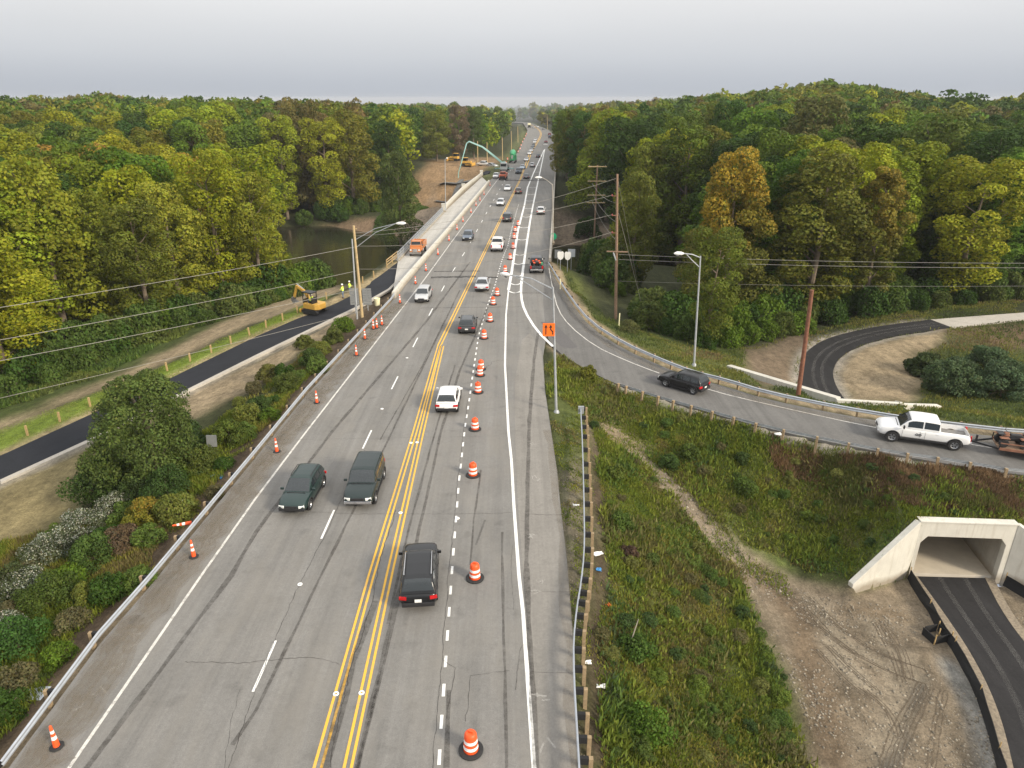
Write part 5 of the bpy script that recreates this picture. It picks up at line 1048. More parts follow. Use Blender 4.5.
put('hatch', 499.8, 205, 'front', 'pale_silver', (.66, .68, .70), 'pale silver car coming toward the camera on the middle of the bridge')
F_ = dict(d=1)
put('suv', 518, 193, 'rear', 'brown', (.16, .13, .12), 'brownish suv driving away left of the gore hatching', 'suv', **F_)
put('sedan', 507, 190, 'front', 'pearl', (.72, .73, .74), 'white sedan coming toward the camera near the far end of the bridge', **F_)
put('sedan', 526, 178, 'rear', 'mid_grey', (.15, .155, .165), 'grey sedan driving away beside the narrow end of the gore', **F_)
put('bigsuv', 518, 173, 'front', 'dark_blue', (.04, .06, .09), 'dark suv coming toward the camera beside the pump truck', 'suv', **F_)
put('sedan', 522, 168.5, 'front', 'light_blue', (.42, .50, .58), 'light blue-grey car right behind the dark suv', **F_)
put('suv', 532, 166.5, 'rear', 'pearl', (.72, .73, .74), 'white suv driving away near the tip of the gore stripes', 'suv', **F_)
put('sedan', 526, 160.5, 'front', 'pearl', (.72, .73, .74), 'white car first in the queue of oncoming cars beyond the bridge', **F_)
put('sedan', 538, 157, 'rear', 'near_black', (.03, .03, .035), 'black car driving away beyond the tip of the gore', **F_)
Q = 'queue of oncoming cars'
for px, py, c, nme, k in [(529.2, 154.3, (.70, .71, .72), 'second car in the oncoming queue, white', 'suv'), (531, 151, (.50, .52, .55), 'third car in the oncoming queue, silver', 'sedan'), (532.2, 148.6, (.05, .07, .09), 'fourth car in the oncoming queue, dark blue', 'suv'), (533.2, 146.3, (.06, .07, .08), 'fifth car in the oncoming queue, dark grey', 'suv'), (534.4, 142.7, (.70, .71, .72), 'sixth car in the oncoming queue, white', 'suv'), (535.2, 140, (.62, .63, .64), 'last car in the oncoming queue, pale', 'sedan')]:
    put(k, px, py, 'front', 'q%d' % int(px*10), c, nme, d=0, group=Q)
put('sedan', 545.8, 142.3, 'rear', 'maroon', (.18, .02, .03), 'dark red car driving away beyond the bridge on the right', d=0)
put('suv', 549.6, 137.8, 'rear', 'navy', (.03, .05, .12), 'navy blue car driving away far up the right side', d=0)
put('bigsuv', 549.6, 135, 'rear', 'red_dark', (.30, .04, .04), 'red van ahead of the navy car far up the right side', cat='van', d=0)
for px, py, c, lab in [(533.8, 127.6, (.6, .6, .6), 'white car rounding the far bend, left one of the pair'), (537.8, 127.3, (.65, .65, .66), 'white car rounding the far bend, right one of the pair'), (544, 129.6, (.2, .2, .22), 'grey car at the outer edge of the far bend'), (527.5, 124.4, (.5, .5, .5), 'farthest pale car at the very end of the road')]:
    put('suv', px, py, 'front', 'f%d' % int(px), c, lab, d=0)
put('suv', 540.6, 213.5, 'rear', 'pearl', (.72, .73, .74), 'white car driving away in the right lane beside the gore hatching', turn=0)
put('suv', 495.3, 177.5, 'front', 'pearl', (.72, .73, .74), 'white suv parked on the shoulder at the far end of the path deck', 'suv', d=1)
def by_wheels(kind, f, r_, paintname, c, label, cat, **kw):
    A_ = Vector(G(*f)); B_ = Vector(G(*r_)); h = (A_-B_).normalized(); nn = Vector((h.y, -h.x)); nn = nn if nn.y > 0 else -nn
    s = TYPES[kind]; off = (s['L']/2-(.88 if kind != 'pickup' else .98))-s['wb']/2
    c_ = (A_+B_)/2+nn*(s['W']/2)-h*off; return vehicle(kind, c_.x, c_.y, math.atan2(-h.x, h.y), paintname, c, label, cat, z=.014, **kw)
by_wheels('suv', (665, 387), (692, 395), 'jet', (.008, .008, .010), 'black suv going up the exit ramp seen from the side', 'suv')
TYPES['longpickup'] = dict(TYPES['pickup'], L=6.25, wb=4.05)
TYPES['pickup']['L'] = 5.9
wpk = by_wheels('pickup', (892, 442.5), (952, 451), 'white', (.80, .80, .80), 'white crew-cab pickup with round dark door emblem towing a trailer on the exit ramp', 'pickup truck', metal=0)
# round emblems on the near (left) door
for yy in (.62, .42):
    ring = MB().at((-TYPES['pickup']['W']/2-.008, yy-.15, .86)).lathe([(.05, -.004), (.095, -.004), (.095, .004), (.05, .004), (.05, -.004)], 18, 'x').build('door_emblem', M('black_plastic'), wpk)
hd_ = wpk.rotation_euler.z; fwd = Vector((-math.sin(hd_), math.cos(hd_), 0)); tl0 = Vector(wpk.location)-fwd*(TYPES['pickup']['L']/2+.1)
# trailer
trl = empty('equipment_trailer', tl0-fwd*3.6, hd_, 'low dark red trailer hitched behind the white pickup at the right edge', 'trailer')
for sx in (-.95, .95): MB().beam((sx, -2.4, .62), (sx, 2.0, .62), .10, .16).build('side_frame', M('rust_steel'), trl)
MB().box((0, -.2, .55), (1.8, 4.4, .07)).build('deck', M('pole_wood'), trl); MB().beam((-.85, 2.0, .58), (0, 3.5, .55), .09, .12).build('drawbar', M('black_steel'), trl); MB().beam((.85, 2.0, .58), (0, 3.5, .55), .09, .12).build('drawbar', M('black_steel'), trl)
for sx in (-.95, .95):
    for yy in (2.0, .5, -1.0, -2.3): MB().beam((sx, yy, .6), (sx, yy, 1.05), .06, .06).build('stake_post', M('black_steel'), trl)
    MB().beam((sx, -2.4, 1.05), (sx, 2.0, 1.05), .06, .06).build('top_rail', M('rust_steel'), trl)
    for yy in (-.6, -1.45):
        wv = MB().at((sx*1.16, yy, .36)).lathe([(.2, -.11), (.34, -.11), (.36, -.07), (.36, .07), (.34, .11), (.2, .11), (.2, -.11)], 20, 'x').build('wheel', M('rubber'), trl, smooth=True); MB().at((sx*1.16, yy, .36)).lathe([(0, -.06), (.21, -.08), (.21, .08), (0, .06)], 16, 'x').build('rim', M('rim_metal'), wv, smooth=True)
    MB().box((sx*1.16, -1.02, .80), (.26, 1.75, .05)).build('fender', M('black_steel'), trl, bevel=.02)
jk = MB().box((0, 3.2, .75), (.12, .12, .6)).build('jack', M('black_steel'), trl)
def atv(loc, rz, label, body='orange_plastic', s=1.0):
    a = empty('quad_bike', loc, rz, label, 'quad bike', scale=s)
    for sx in (-.42, .42):
        for yy in (.6, -.6): MB().at((sx, yy, .28)).lathe([(0, -.1), (.26, -.12), (.29, -.07), (.29, .07), (.26, .12), (0, .1)], 16, 'x').build('wheel', M('rubber'), a, smooth=True)
    MB().box((0, 0, .5), (.35, 1.3, .25)).build('chassis', M('black_steel'), a, bevel=.04)
    for sx in (-.38, .38): 
        MB().box((sx, .6, .66), (.34, .6, .06), .8).build('fender', M(body), a, bevel=.02); MB().box((sx, -.6, .66), (.34, .6, .06), .8).build('fender', M(body), a, bevel=.02)
    MB().box((0, -.15, .76), (.32, .75, .14), .85).build('seat', M('black_plastic'), a, bevel=.04); MB().box((0, .42, .80), (.34, .4, .24), .6).build('fuel_tank', M(body), a, bevel=.05)
    MB().tube([(-.42, .35, 1.08), (-.15, .48, 1.02), (.15, .48, 1.02), (.42, .35, 1.08)], .02, 6).build('handlebar', M('black_steel'), a); MB().box((0, .75, .84), (.6, .4, .03)).build('rack', M('black_steel'), a); MB().box((0, -.8, .8), (.6, .4, .03)).build('rack', M('black_steel'), a)
    return a
mc = Vector(trl.location)
atv(mc+fwd*1.1+Vector((0, 0, .60)), hd_+.1, 'black and dark red quad bike at the front of the trailer', 'rust_steel', 1.05); atv(mc-fwd*1.2+Vector((0, 0, .60)), hd_, 'black quad bike at the rear of the trailer, partly out of frame', 'black_plastic', 1.05)
# black pickup with quad bike on its bed, right lane by the bridge end
bp_ = put('pickup', 536.6, 272, 'rear', 'near_black', (.03, .03, .035), 'black pickup carrying a red quad bike, driving away at the top of the exit lane', 'pickup truck')
v = Vector(bp_.location); atv(v+Vector((-.05, -1.75, .88)), bp_.rotation_euler.z+.1, 'bright red quad bike riding on the bed of the black pickup', 'orange_plastic', 1.05)
o = MB().box((.6, -2.0, 1.35), (.45, .4, .35)).build('cargo_box', M('green_paint')); o.location = v; setp(o, 'green box beside the quad bike on the black pickup bed', 'box')
def wheels(root, pts, r_, tw, rimm='rim_metal'):
    w0 = None
    for p in pts:
        if w0 is None:
            w0 = MB().lathe([(r_*.55, -tw), (r_*.94, -tw), (r_, -tw*.7), (r_, tw*.7), (r_*.94, tw), (r_*.55, tw), (r_*.55, -tw)], 20, 'x').build('wheel', M('rubber'), root, smooth=True); MB().lathe([(0, tw*.3), (r_*.57, tw*.6), (r_*.57, -tw*.6), (0, -tw*.3)], 16, 'x').build('rim', M(rimm), w0, smooth=True); q = w0
        else: q = copy_tree(w0, root)
        q.location = p
# orange dump truck on the path deck
x, y = G(415.2, 256.5, .1); ot = empty('orange_dump_truck', (x+.1, y+3.1, .03), math.pi-.06, 'orange work truck parked on the new path deck facing the camera', 'truck', scale=.86)
OP = paint('work_orange', (.52, .19, .06), 0, .45)
MB().box((0, 1.5, 1.35), (2.2, 1.5, 1.1)).box((0, 2.5, 1.15), (2.0, 1.2, .75), .9).build('hood', OP, ot, bevel=.08); MB().box((0, 1.1, 2.15), (2.05, 1.4, .8), .86).build('cab', OP, ot, bevel=.08)
MB().hexa(fpanel(((1.02, 1.82, 1.78), (-1.02, 1.82, 1.78), (-.89, 1.71, 2.52), (.89, 1.71, 2.52)), .06, .94, .1, .9)).build('windshield', M('glass'), ot)
for sx in (-1, 1): MB().box((sx*.97, 1.1, 2.15), (.05, 1.0, .5)).build('side_window', M('glass'), ot); MB().box((sx*.78, 3.12, 1.15), (.3, .06, .25)).build('headlight', M('headlamp'), ot); MB().box((sx*1.25, 1.9, 1.95), (.2, .12, .35)).build('side_mirror', M('black_plastic'), ot)
MB().box((0, 3.12, 1.1), (.9, .06, .5)).build('grille', M('chrome'), ot); MB().box((0, 3.2, .62), (2.3, .25, .35)).build('bumper', M('steel_worn'), ot, bevel=.03)
bd = MB(); 
for c_, dd in (((0, -1.2, 1.1), (2.3, 3.4, .1)), ((-1.12, -1.2, 1.65), (.08, 3.4, 1.1)), ((1.12, -1.2, 1.65), (.08, 3.4, 1.1)), ((0, .5, 1.85), (2.3, .08, 1.5)), ((0, -2.9, 1.6), (2.3, .08, 1.0))): bd.box(c_, dd)
bd.build('dump_bed', OP, ot); MB().box((0, -.2, .75), (.9, 5.6, .25)).build('frame', M('black_steel'), ot); wheels(ot, [(1, 2.2, .48), (-1, 2.2, .48), (1, -1.8, .48), (-1, -1.8, .48)], .48, .17)
# orange-red truck beside the pump
x, y = G(503.2, 180, .1); rt = empty('utility_truck', (x, y+3, .02), math.pi-.085, 'orange-red work truck facing the camera in front of the pump truck', 'truck')
RP = paint('orange_red', (.50, .11, .05), 0, .45); MB().box((0, 1.9, 1.2), (2.1, 2.2, .9)).build('hood', RP, rt, bevel=.1); MB().box((0, .6, 1.9), (2.0, 1.5, .9), .85).build('cab', RP, rt, bevel=.1); MB().box((0, 1.36, 1.98), (1.6, .08, .5)).build('windshield', M('glass'), rt)
MB().box((0, 3.02, .95), (1.6, .08, .5)).build('grille', M('black_plastic'), rt); MB().box((0, 3.05, .55), (2.1, .2, .3)).build('bumper', M('black_steel'), rt); MB().box((0, -1.7, 1.35), (2.2, 2.9, 1.0)).build('service_body', RP, rt, bevel=.04); wheels(rt, [(.95, 2.0, .45), (-.95, 2.0, .45), (.95, -1.8, .45), (-.95, -1.8, .45)], .45, .16)
# concrete pump truck with folding boom
x, y = G(504.8, 172, 0); PY = y+5; pt = empty('concrete_pump_truck', (x, PY, .02), math.pi-.085, 'pale grey concrete pump truck with a long teal folding boom', 'pump truck'); GPm = paint('pale_grey', (.55, .57, .56), 0, .5)
MB().box((0, 4.4, 1.9), (2.4, 1.9, 2.2), .95).build('cab', GPm, pt, bevel=.12); MB().box((0, 5.37, 2.3), (2.0, .06, .9)).build('windshield', M('glass'), pt); MB().box((0, 5.4, .7), (2.4, .25, .4)).build('bumper', M('steel_worn'), pt); MB().box((0, -.5, 1.0), (1.2, 9, .4)).build('frame', M('black_steel'), pt)
MB().box((0, -2.6, 1.6), (2.3, 3.8, .8)).build('hopper', M('steel_worn'), pt, bevel=.05); MB().at((0, 1.9, 1.1)).lathe([(0, 0), (.8, 0), (.6, 1.1), (.5, 2.1), (0, 2.1)], 16).build('turret', M('teal_paint'), pt, smooth=True)
wheels(pt, [(s_, yy, .52) for yy in (3.9, -1.6, -3.0) for s_ in (-1.05, 1.05)], .52, .19)
for sx in (-1, 1): MB().beam((sx*.8, 1.2, .9), (sx*3.4, 2.4, .9), .3, .3).build('outrigger', M('teal_paint'), pt); MB().beam((sx*3.4, 2.4, 1.0), (sx*3.4, 2.4, .05), .25, .25).build('outrigger_leg', M('steel_worn'), pt)
bpts = [GY(*q, PY+d_) for q, d_ in (((505.5, 165.5), -1.6), ((486.5, 150), -4), ((482.5, 147), -4.5), ((469, 141.4), -6), ((466.5, 143.5), -6), ((460.5, 166), -7))]
hip = empty('boom_anchor', (0, 0, 0)); bpy.data.objects.remove(hip)
inv = (Matrix.Translation(pt.location) @ Matrix.Rotation(pt.rotation_euler.z, 4, 'Z')).inverted(); bl_ = [inv @ p for p in bpts]
for i in range(5): MB().beam(bl_[i], bl_[i+1], (.60-.08*i, .52-.08*i), (.66-.08*i, .58-.08*i)).build('boom_section', M('teal_paint'), pt, bevel=.04)
he = GY(458.3, 178, PY-7); MB().tube([bl_[5], (bl_[5]+inv @ he)/2+Vector((.3, 0, 0)), inv @ he], .16, 8).build('hose', M('teal_paint'), pt, smooth=True)
# green mixer truck
x, y = G(513, 163.5, 0); mxr = empty('mixer_truck', (x, y+4, .02), -.085, 'green concrete mixer truck beyond the pump truck', 'mixer truck'); gp_ = M('green_paint')
MB().box((0, -.3, 1.0), (1.1, 8, .35)).build('frame', M('black_steel'), mxr); MB().box((0, 3.2, 1.9), (2.4, 1.8, 2.2), .92).build('cab', gp_, mxr, bevel=.1); MB().box((0, 4.12, 2.3), (1.9, .06, .8)).build('windshield', M('glass'), mxr)
MB().at((0, -3.6, 3.1), (R(12), 0, 0)).lathe([(0, 0), (.6, .0), (1.15, 1.8), (1.25, 3.2), (.8, 5), (0, 5.3)], 20, 'y').build('drum', gp_, mxr, smooth=True); MB().beam((0, -3.8, 3.0), (0, -5.0, 1.8), .6, .2).build('chute', M('steel_worn'), mxr); MB().box((0, -3.6, 1.9), (1.6, .5, 1.8)).build('rear_frame', gp_, mxr); wheels(mxr, [(s_, yy, .5) for yy in (3.0, -1.9, -3.1) for s_ in (-1.0, 1.0)], .5, .2)
# white trucks on the far left yard
x, y = G(491, 165, 0); put('pickup', 491, 165.6, 'rear', 'pearl', (.72, .73, .74), 'white pickup parked left of the pump truck beside the dirt yard', 'pickup truck', turn=-1.2, d=1)
put('suv', 497, 166.8, 'front', 'silver2', (.5, .51, .52), 'silver suv parked next to the white pickup by the dirt yard', 'suv', turn=-.9, d=1)
# far box truck
x, y = G(529.3, 127.8, 0); ft = empty('box_truck', (x, y+3, .02), math.pi, 'distant cream box truck coming round the far bend', 'truck'); MB().box((0, -1, 2.3), (2.5, 6, 3.0)).build('cargo_box', M('bucket'), ft); MB().box((0, 3, 1.4), (2.3, 1.6, 1.9)).build('cab', M('black_plastic'), ft); wheels(ft, [(s_, yy, .5) for yy in (2.8, -3) for s_ in (-1.0, 1.0)], .5, .2)
# bulldozers
def dozer(px, py, z, rz, label, s=1.0):
    x, y = G(px, py, z); r = empty('bulldozer', (x, y, max(z, tz1(x, y))), rz, label, 'bulldozer', 'yellow earthmovers on the dirt bank', scale=s); ym = M('yellow_machine')
    for sx in (-1, 1): MB().prism([(-1.9, .25), (-1.5, 0), (1.5, 0), (1.9, .25), (1.9, .7), (1.4, 1.0), (-1.3, 1.0), (-1.9, .7)], sx*.95-.28, sx*.95+.28, 'yz').build('track', M('rubber'), r, bevel=.06)
    MB().box((0, .8, 1.25), (1.2, 1.9, 1.0), .92).build('hood', ym, r, bevel=.08); MB().box((0, -.9, 1.3), (1.7, 1.5, .9)).build('body', ym, r, bevel=.05)
    for a in (-.7, .7):
        for b_ in (-1.4, 0): MB().box((a, b_, 2.2), (.1, .1, 1.1)).build('cab_post', M('black_steel'), r)
    MB().box((0, -.7, 2.8), (1.7, 1.8, .14)).build('cab_roof', ym, r, bevel=.04); MB().box((0, -.7, 2.2), (1.3, 1.3, .9)).build('cab_glass', M('glass'), r)
    MB().prism([(2.3, .0), (2.55, .3), (2.5, 1.1), (2.7, 1.3), (2.55, 1.35), (2.35, 1.1), (2.38, .3)], -1.7, 1.7, 'yz').build('blade', ym, r); 
    for sx in (-1, 1): MB().beam((sx*1.3, -.2, .5), (sx*1.3, 2.4, .5), .18, .25).build('push_arm', ym, r)
    MB().tube([(.3, 1.0, 1.7), (.3, 1.0, 2.5)], .07, 8).build('exhaust', M('rust_steel'), r); return r
dozer(454.5, 161, .3, 1.2, 'left one of two yellow bulldozers on the dirt bank by the trees', 1.05); dozer(467, 166, .2, -1.9, 'right one of two yellow bulldozers, lower on the dirt bank', 1.05)
# mini excavator on the trail
x, y = G(315, 313, -1.85); zt_ = -1.80; ex = empty('mini_excavator', (x, y, zt_), R(62), 'yellow mini excavator with black cab on the fresh black trail', 'excavator', scale=1.08); ym = M('yellow_machine')
for sx in (-1, 1): MB().prism([(-1.15, .2), (-.9, 0), (.9, 0), (1.15, .2), (1.15, .4), (.9, .58), (-.9, .58), (-1.15, .4)], sx*.72-.2, sx*.72+.2, 'yz').build('track', M('rubber'), ex, bevel=.05)
MB().box((0, 0, .42), (1.1, 1.2, .3)).build('undercarriage', M('steel_worn'), ex); MB().box((0, 1.45, .28), (1.8, .08, .4)).box((.5, 1.1, .3), (.12, .7, .12)).box((-.5, 1.1, .3), (.12, .7, .12)).build('blade', ym, ex)
MB().prism([(-.85, .9), (.85, .9), (.9, -.9), (.6, -1.25), (-.6, -1.25), (-.9, -.9)], .62, 1.25).build('house', ym, ex, bevel=.06)
cb = MB()
for a in (-.8, .05):
    for b_ in (.85, -.45): cb.box((a, b_, 1.85), (.08, .08, 1.35))
cb.box((-.375, .2, 2.53), (1.0, 1.45, .12)).box((-.375, -.45, 1.6), (.85, .06, .8)); cb.build('cab_frame', M('black_steel'), ex, bevel=.02); MB().box((-.375, .88, 1.45), (.8, .02, .5)).build('cab_glass', M('glass'), ex); MB().box((-.375, -.1, 1.4), (.5, .5, .25)).build('seat', M('black_plastic'), ex, bevel=.04)
MB().beam((.35, .85, 1.1), (.35, 1.5, 2.2), .26, .34).build('boom', ym, ex, bevel=.03); MB().beam((.35, 1.5, 2.2), (.35, 2.7, 2.75), .24, .30).build('boom', ym, ex, bevel=.03); MB().beam((.35, 2.7, 2.85), (.35, 3.35, 1.35), .20, .26).build('stick', ym, ex, bevel=.03)
MB().tube([(.35, 1.0, 1.0), (.35, 1.75, 1.9)], .05, 8).build('cylinder', M('chrome'), ex); MB().tube([(.35, 1.7, 2.55), (.35, 2.75, 3.05)], .05, 8).build('cylinder', M('chrome'), ex)
MB().prism([(3.2, 1.45), (3.55, 1.4), (3.6, .95), (3.3, .65), (2.95, .8), (3.05, .95), (3.3, .9), (3.4, 1.1)], .05, .65, 'yz').build('bucket', M('steel_worn'), ex)
# people
def person(loc, rz, label, sit=False, arms='work', s=1.0):
    r = empty('person', loc, rz, label, 'person', 'road workers', scale=s)
    me = bpy.data.meshes.new('body'); J = {}
    hz_ = .92 if not sit else .48
    P_ = [('pel', (0, 0, hz_), .15), ('sp', (0, 0, hz_+.22), .14), ('ch', (0, .01, hz_+.42), .165), ('nk', (0, .01, hz_+.58), .06), ('hd', (0, .03, hz_+.68), .09), ('ht', (0, .02, hz_+.80), .085)]
    for sd_, k in ((-1, 'l'), (1, 'r')):
        P_ += [(k+'sh', (sd_*.19, 0, hz_+.49), .065), (k+'el', (sd_*.25, .10, hz_+.24), .05), (k+'wr', (sd_*.18, .33, hz_+.20), .036), (k+'ha', (sd_*.17, .42, hz_+.21), .042)]
        if sit: P_ += [(k+'hp', (sd_*.10, .05, hz_-.02), .10), (k+'kn', (sd_*.13, .45, hz_), .07), (k+'an', (sd_*.13, .48, hz_-.40), .05), (k+'to', (sd_*.13, .62, hz_-.44), .045)]
        else: P_ += [(k+'hp', (sd_*.10, 0, hz_-.08), .105), (k+'kn', (sd_*.12, .03+sd_*.05, .50), .07), (k+'an', (sd_*.13, sd_*.09, .09), .048), (k+'to', (sd_*.14, .14+sd_*.09, .045), .045)]
    idx = {p[0]: i for i, p in enumerate(P_)}; E_ = [('pel', 'sp'), ('sp', 'ch'), ('ch', 'nk'), ('nk', 'hd'), ('hd', 'ht')]
    for k in 'lr': E_ += [('ch', k+'sh'), (k+'sh', k+'el'), (k+'el', k+'wr'), (k+'wr', k+'ha'), ('pel', k+'hp'), (k+'hp', k+'kn'), (k+'kn', k+'an'), (k+'an', k+'to')]
    me.from_pydata([p[1] for p in P_], [(idx[a], idx[b_]) for a, b_ in E_], []); o = bpy.data.objects.new('body', me); COL.objects.link(o)
    o.modifiers.new('k', 'SKIN'); sv = me.skin_vertices[0].data
    for i, p in enumerate(P_): sv[i].radius = (p[2], p[2]*(.8 if p[0] in ('ch', 'sp', 'pel') else 1)); sv[i].use_root = (p[0] == 'pel')
    m2 = o.modifiers.new('s', 'SUBSURF'); m2.levels = 2; m2.render_levels = 2
    bpy.context.view_layer.update(); me2 = bpy.data.meshes.new_from_object(o.evaluated_get(bpy.context.evaluated_depsgraph_get())); o.modifiers.clear(); o.data = me2; o.parent = r
    for mm in (M('denim'), M('hi_vis'), M('skin')): me2.materials.append(mm)
    for pg in me2.polygons:
        c_ = pg.center; pg.use_smooth = True
        pg.material_index = 2 if c_.z > hz_+.56 or (c_.y > .27 and hz_+.1 < c_.z < hz_+.35 and abs(c_.x) < .3 and not sit) else 1 if (c_.z > hz_+.03 and (c_.y < .3)) else 0
    MB().at((0, .02, hz_+.80)).lathe([(.135, 0), (.13, .02), (.115, .05), (.09, .10), (.05, .13), (0, .14)], 16).build('hard_hat', M('helmet'), r, smooth=True)
    mb = MB(); mb.box((0, .125, hz_+.80), (.10, .02, .015))
    for sx in (-.035, .035): mb.box((sx, .118, hz_+.735), (.022, .012, .012))
    mb.build('eyes', M('sign_black'), r)
    if not sit:
        for sd_ in (-1, 1): MB().box((sd_*.135, .06+sd_*.09, .05), (.11, .29, .10), .85).build('boot', M('boot'), r, bevel=.02)
    MB().tube([(0, 0, hz_+.24), (0, 0, hz_+.29)], [.162, .165], 16, cap=False).build('reflective_band', M('white_band'), r)
    return r
xw, yw_ = G(343.5, 299.5, -1.4); person((xw, yw_, max(tz1(xw, yw_), -1.5)), R(75), 'worker in yellow hi-vis top and blue trousers standing beside the trail', s=1.05)
xw, yw_ = G(347.5, 298, -1.4); person((xw+.25, yw_+.6, tz1(xw+.25, yw_+.6)), R(-100), 'second worker in hi-vis vest standing close behind the first', s=1.0)
Mx = Matrix.Translation(ex.location) @ Matrix.Rotation(R(62), 4, 'Z'); q = Mx @ Vector((-.39, -.08, 1.13)); person(q, R(62), 'operator in hi-vis vest seated in the mini excavator cab', sit=True)
# raised pavement markers
for i, (px, py) in enumerate([(300, 584.5), (336, 694), (361.5, 693), (400.5, 513), (411, 443), (417, 442.5), (457.5, 518.5), (382, 409), (407, 358)]):
    x, y = G(px, py); o = MB().lathe([(.05, .0), (.13, .0), (.12, .02), (.06, .022), (.05, .01)], 14).build('pavement_marker', M('white_band')); o.location = (x, y, .014); setp(o, 'small round white pavement marker, %s from the camera along the lane lines' % ORD[[2, 0, 1, 4, 5, 6, 3, 7, 8][i]], 'road marker', 'raised pavement markers')
# ================================================================ VEGETATION
def quads_obj(name, c, a, b, colr, m, parent=None, tri=False):
    """many small diamond shaped leaves in one mesh: centre c, half axes a and b"""
    n = len(c); v = np.empty((n, 4, 3)); v[:, 0] = c-a; v[:, 1] = c-b; v[:, 2] = c+a; v[:, 3] = c+b
    me = bpy.data.meshes.new(name); me.vertices.add(n*4); me.vertices.foreach_set('co', v.astype(np.float32).ravel())
    me.loops.add(n*4); me.loops.foreach_set('vertex_index', np.arange(n*4, dtype=np.int32)); me.polygons.add(n)
    me.polygons.foreach_set('loop_start', np.arange(0, n*4, 4, dtype=np.int32)); me.polygons.foreach_set('loop_total', np.full(n, 4, np.int32)); me.update()
    ca = me.color_attributes.new('lc', 'FLOAT_COLOR', 'POINT'); cc = np.repeat(np.c_[colr, np.ones(n)], 4, 0); ca.data.foreach_set('color', cc.astype(np.float32).ravel())
    me.materials.append(m); o = bpy.data.objects.new(name, me); COL.objects.link(o)
    if parent: o.parent = parent
    return o
def nrm(v): return v/(np.linalg.norm(v, axis=1, keepdims=True)+1e-9)
def crown_arrays(seed, R_=4.5, H=20, z0=.28, nl=26, n=5000, leaf=.42, prof='oval', lobe=(.26, .44), flat=.75, rag=.12, dead=0):
    """leaf clumps gathered on overlapping boughs; unit free, metres"""
    g = np.random.default_rng(seed); C_ = []; Rr = []; T_ = []
    for i in range(nl):
        t = (i+.5)/nl; t = t**.9; h = z0+(1-z0)*t*.93
        if prof == 'oval': pr = math.sin(math.pi*(.14+.78*t))**.75
        elif prof == 'broad': pr = math.cos(t*1.45)**.5 if t < 1 else 0
        elif prof == 'cone': pr = (1-t)**.8+.05
        elif prof == 'bush': pr = math.sqrt(max(0, 1-t*t))
        elif prof == 'vase': pr = .35+.65*math.sin(math.pi*min(1, .05+.7*t))
        th = i*2.399963+g.uniform(-.5, .5); rr_ = R_*pr*g.uniform(.45, .8); lr = R_*g.uniform(*lobe)*(.65+.45*pr)
        C_.append((rr_*math.cos(th), rr_*math.sin(th), H*h)); Rr.append(lr); T_.append(g.uniform(-.28, .24))
    C_ = np.array(C_); Rr = np.array(Rr); T_ = np.array(T_); w_ = Rr**2/np.sum(Rr**2); k = g.choice(nl, n, p=w_)
    d = nrm(g.normal(size=(n, 3))+np.array([0, 0, .35])); rad = Rr[k]*(1-np.abs(g.normal(0, rag, n))+g.uniform(-.02, .10, n))
    p = C_[k]+d*rad[:, None]*np.array([1, 1, flat])
    # drop those deep inside neighbours
    keep = np.ones(n, bool)
    for j in range(nl):
        q = (p-C_[j])/np.array([1, 1, flat]); keep &= ~((np.linalg.norm(q, axis=1) < Rr[j]*.70) & (k != j))
    p, d, k = p[keep], d[keep], k[keep]; m = len(p)
    nn = nrm(d+g.normal(0, .55, (m, 3))); u = nrm(np.cross(nn, g.normal(size=(m, 3)))); v = np.cross(nn, u)
    s = leaf*g.uniform(.55, 1.25, m)[:, None]; u = u*s*.62; v = v*s*.40
    sh = (1+T_[k]+g.normal(0, .12, m))[:, None]; colr = np.clip(np.c_[sh*(1+g.normal(0, .07, (m, 1))), sh, sh*(1+g.normal(0, .1, (m, 1)))], .3, 1.8)
    return p, u, v, colr, C_, Rr
def trunk_mesh(seed, C_, Rr, H, r0, name='trunk'):
    g = random.Random(seed); mb = MB(); top = Vector((g.uniform(-.3, .3), g.uniform(-.3, .3), H*.82)); mid = Vector((g.uniform(-.25, .25), g.uniform(-.25, .25), H*.4))
    mb.tube([(0, 0, -.8), (0, 0, .3), mid*.5, mid, mid.lerp(top, .5), top], [r0*1.5, r0*1.1, r0*.95, r0*.75, r0*.45, r0*.12], 9)
    for i in range(0, len(C_), max(1, len(C_)//9)):
        c = Vector(C_[i]); zb = max(.15*H, c.z-math.hypot(c.x, c.y)*.9-.5); b0 = mid*(zb/mid.z) if zb < mid.z else mid.lerp(top, min(.95, (zb-mid.z)/(top.z-mid.z)))
        mb.tube([b0, b0.lerp(c, .5)+Vector((0, 0, -.25)), c+(c-b0)*.12], [r0*.38, r0*.22, r0*.06], 6)
    return mb
TREES = []
specs = [('oval', 4.6, 20, .10, 40, 15000, .30, (.20, .36), .8), ('broad', 5.2, 18, .12, 42, 16000, .31, (.20, .38), .75), ('vase', 4.6, 21, .12, 38, 14000, .30, (.22, .38), .8), ('oval', 4.0, 22, .10, 44, 14000, .28, (.20, .36), .9), ('broad', 4.8, 19, .10, 48, 16000, .28, (.17, .32), .8), ('oval', 5.0, 20, .08, 52, 16000, .29, (.17, .32), .75)]
_park = Vector((0, 0, 0))
for i, (pr, R_, H, z0, nl, n, lf, lo, fl) in enumerate(specs):
    p, u, v, c, C_, Rr = crown_arrays(100+i, R_, H, z0, nl, n, lf, pr, lo, fl)
    cr_ = quads_obj('crown', p, u, v, c, LEAF); tm = trunk_mesh(i, C_, Rr, H, .30); tr_ = tm.build('trunk', BARK, smooth=True, fix=False)
    TREES.append((cr_, tr_, H, R_))
BUSH = []
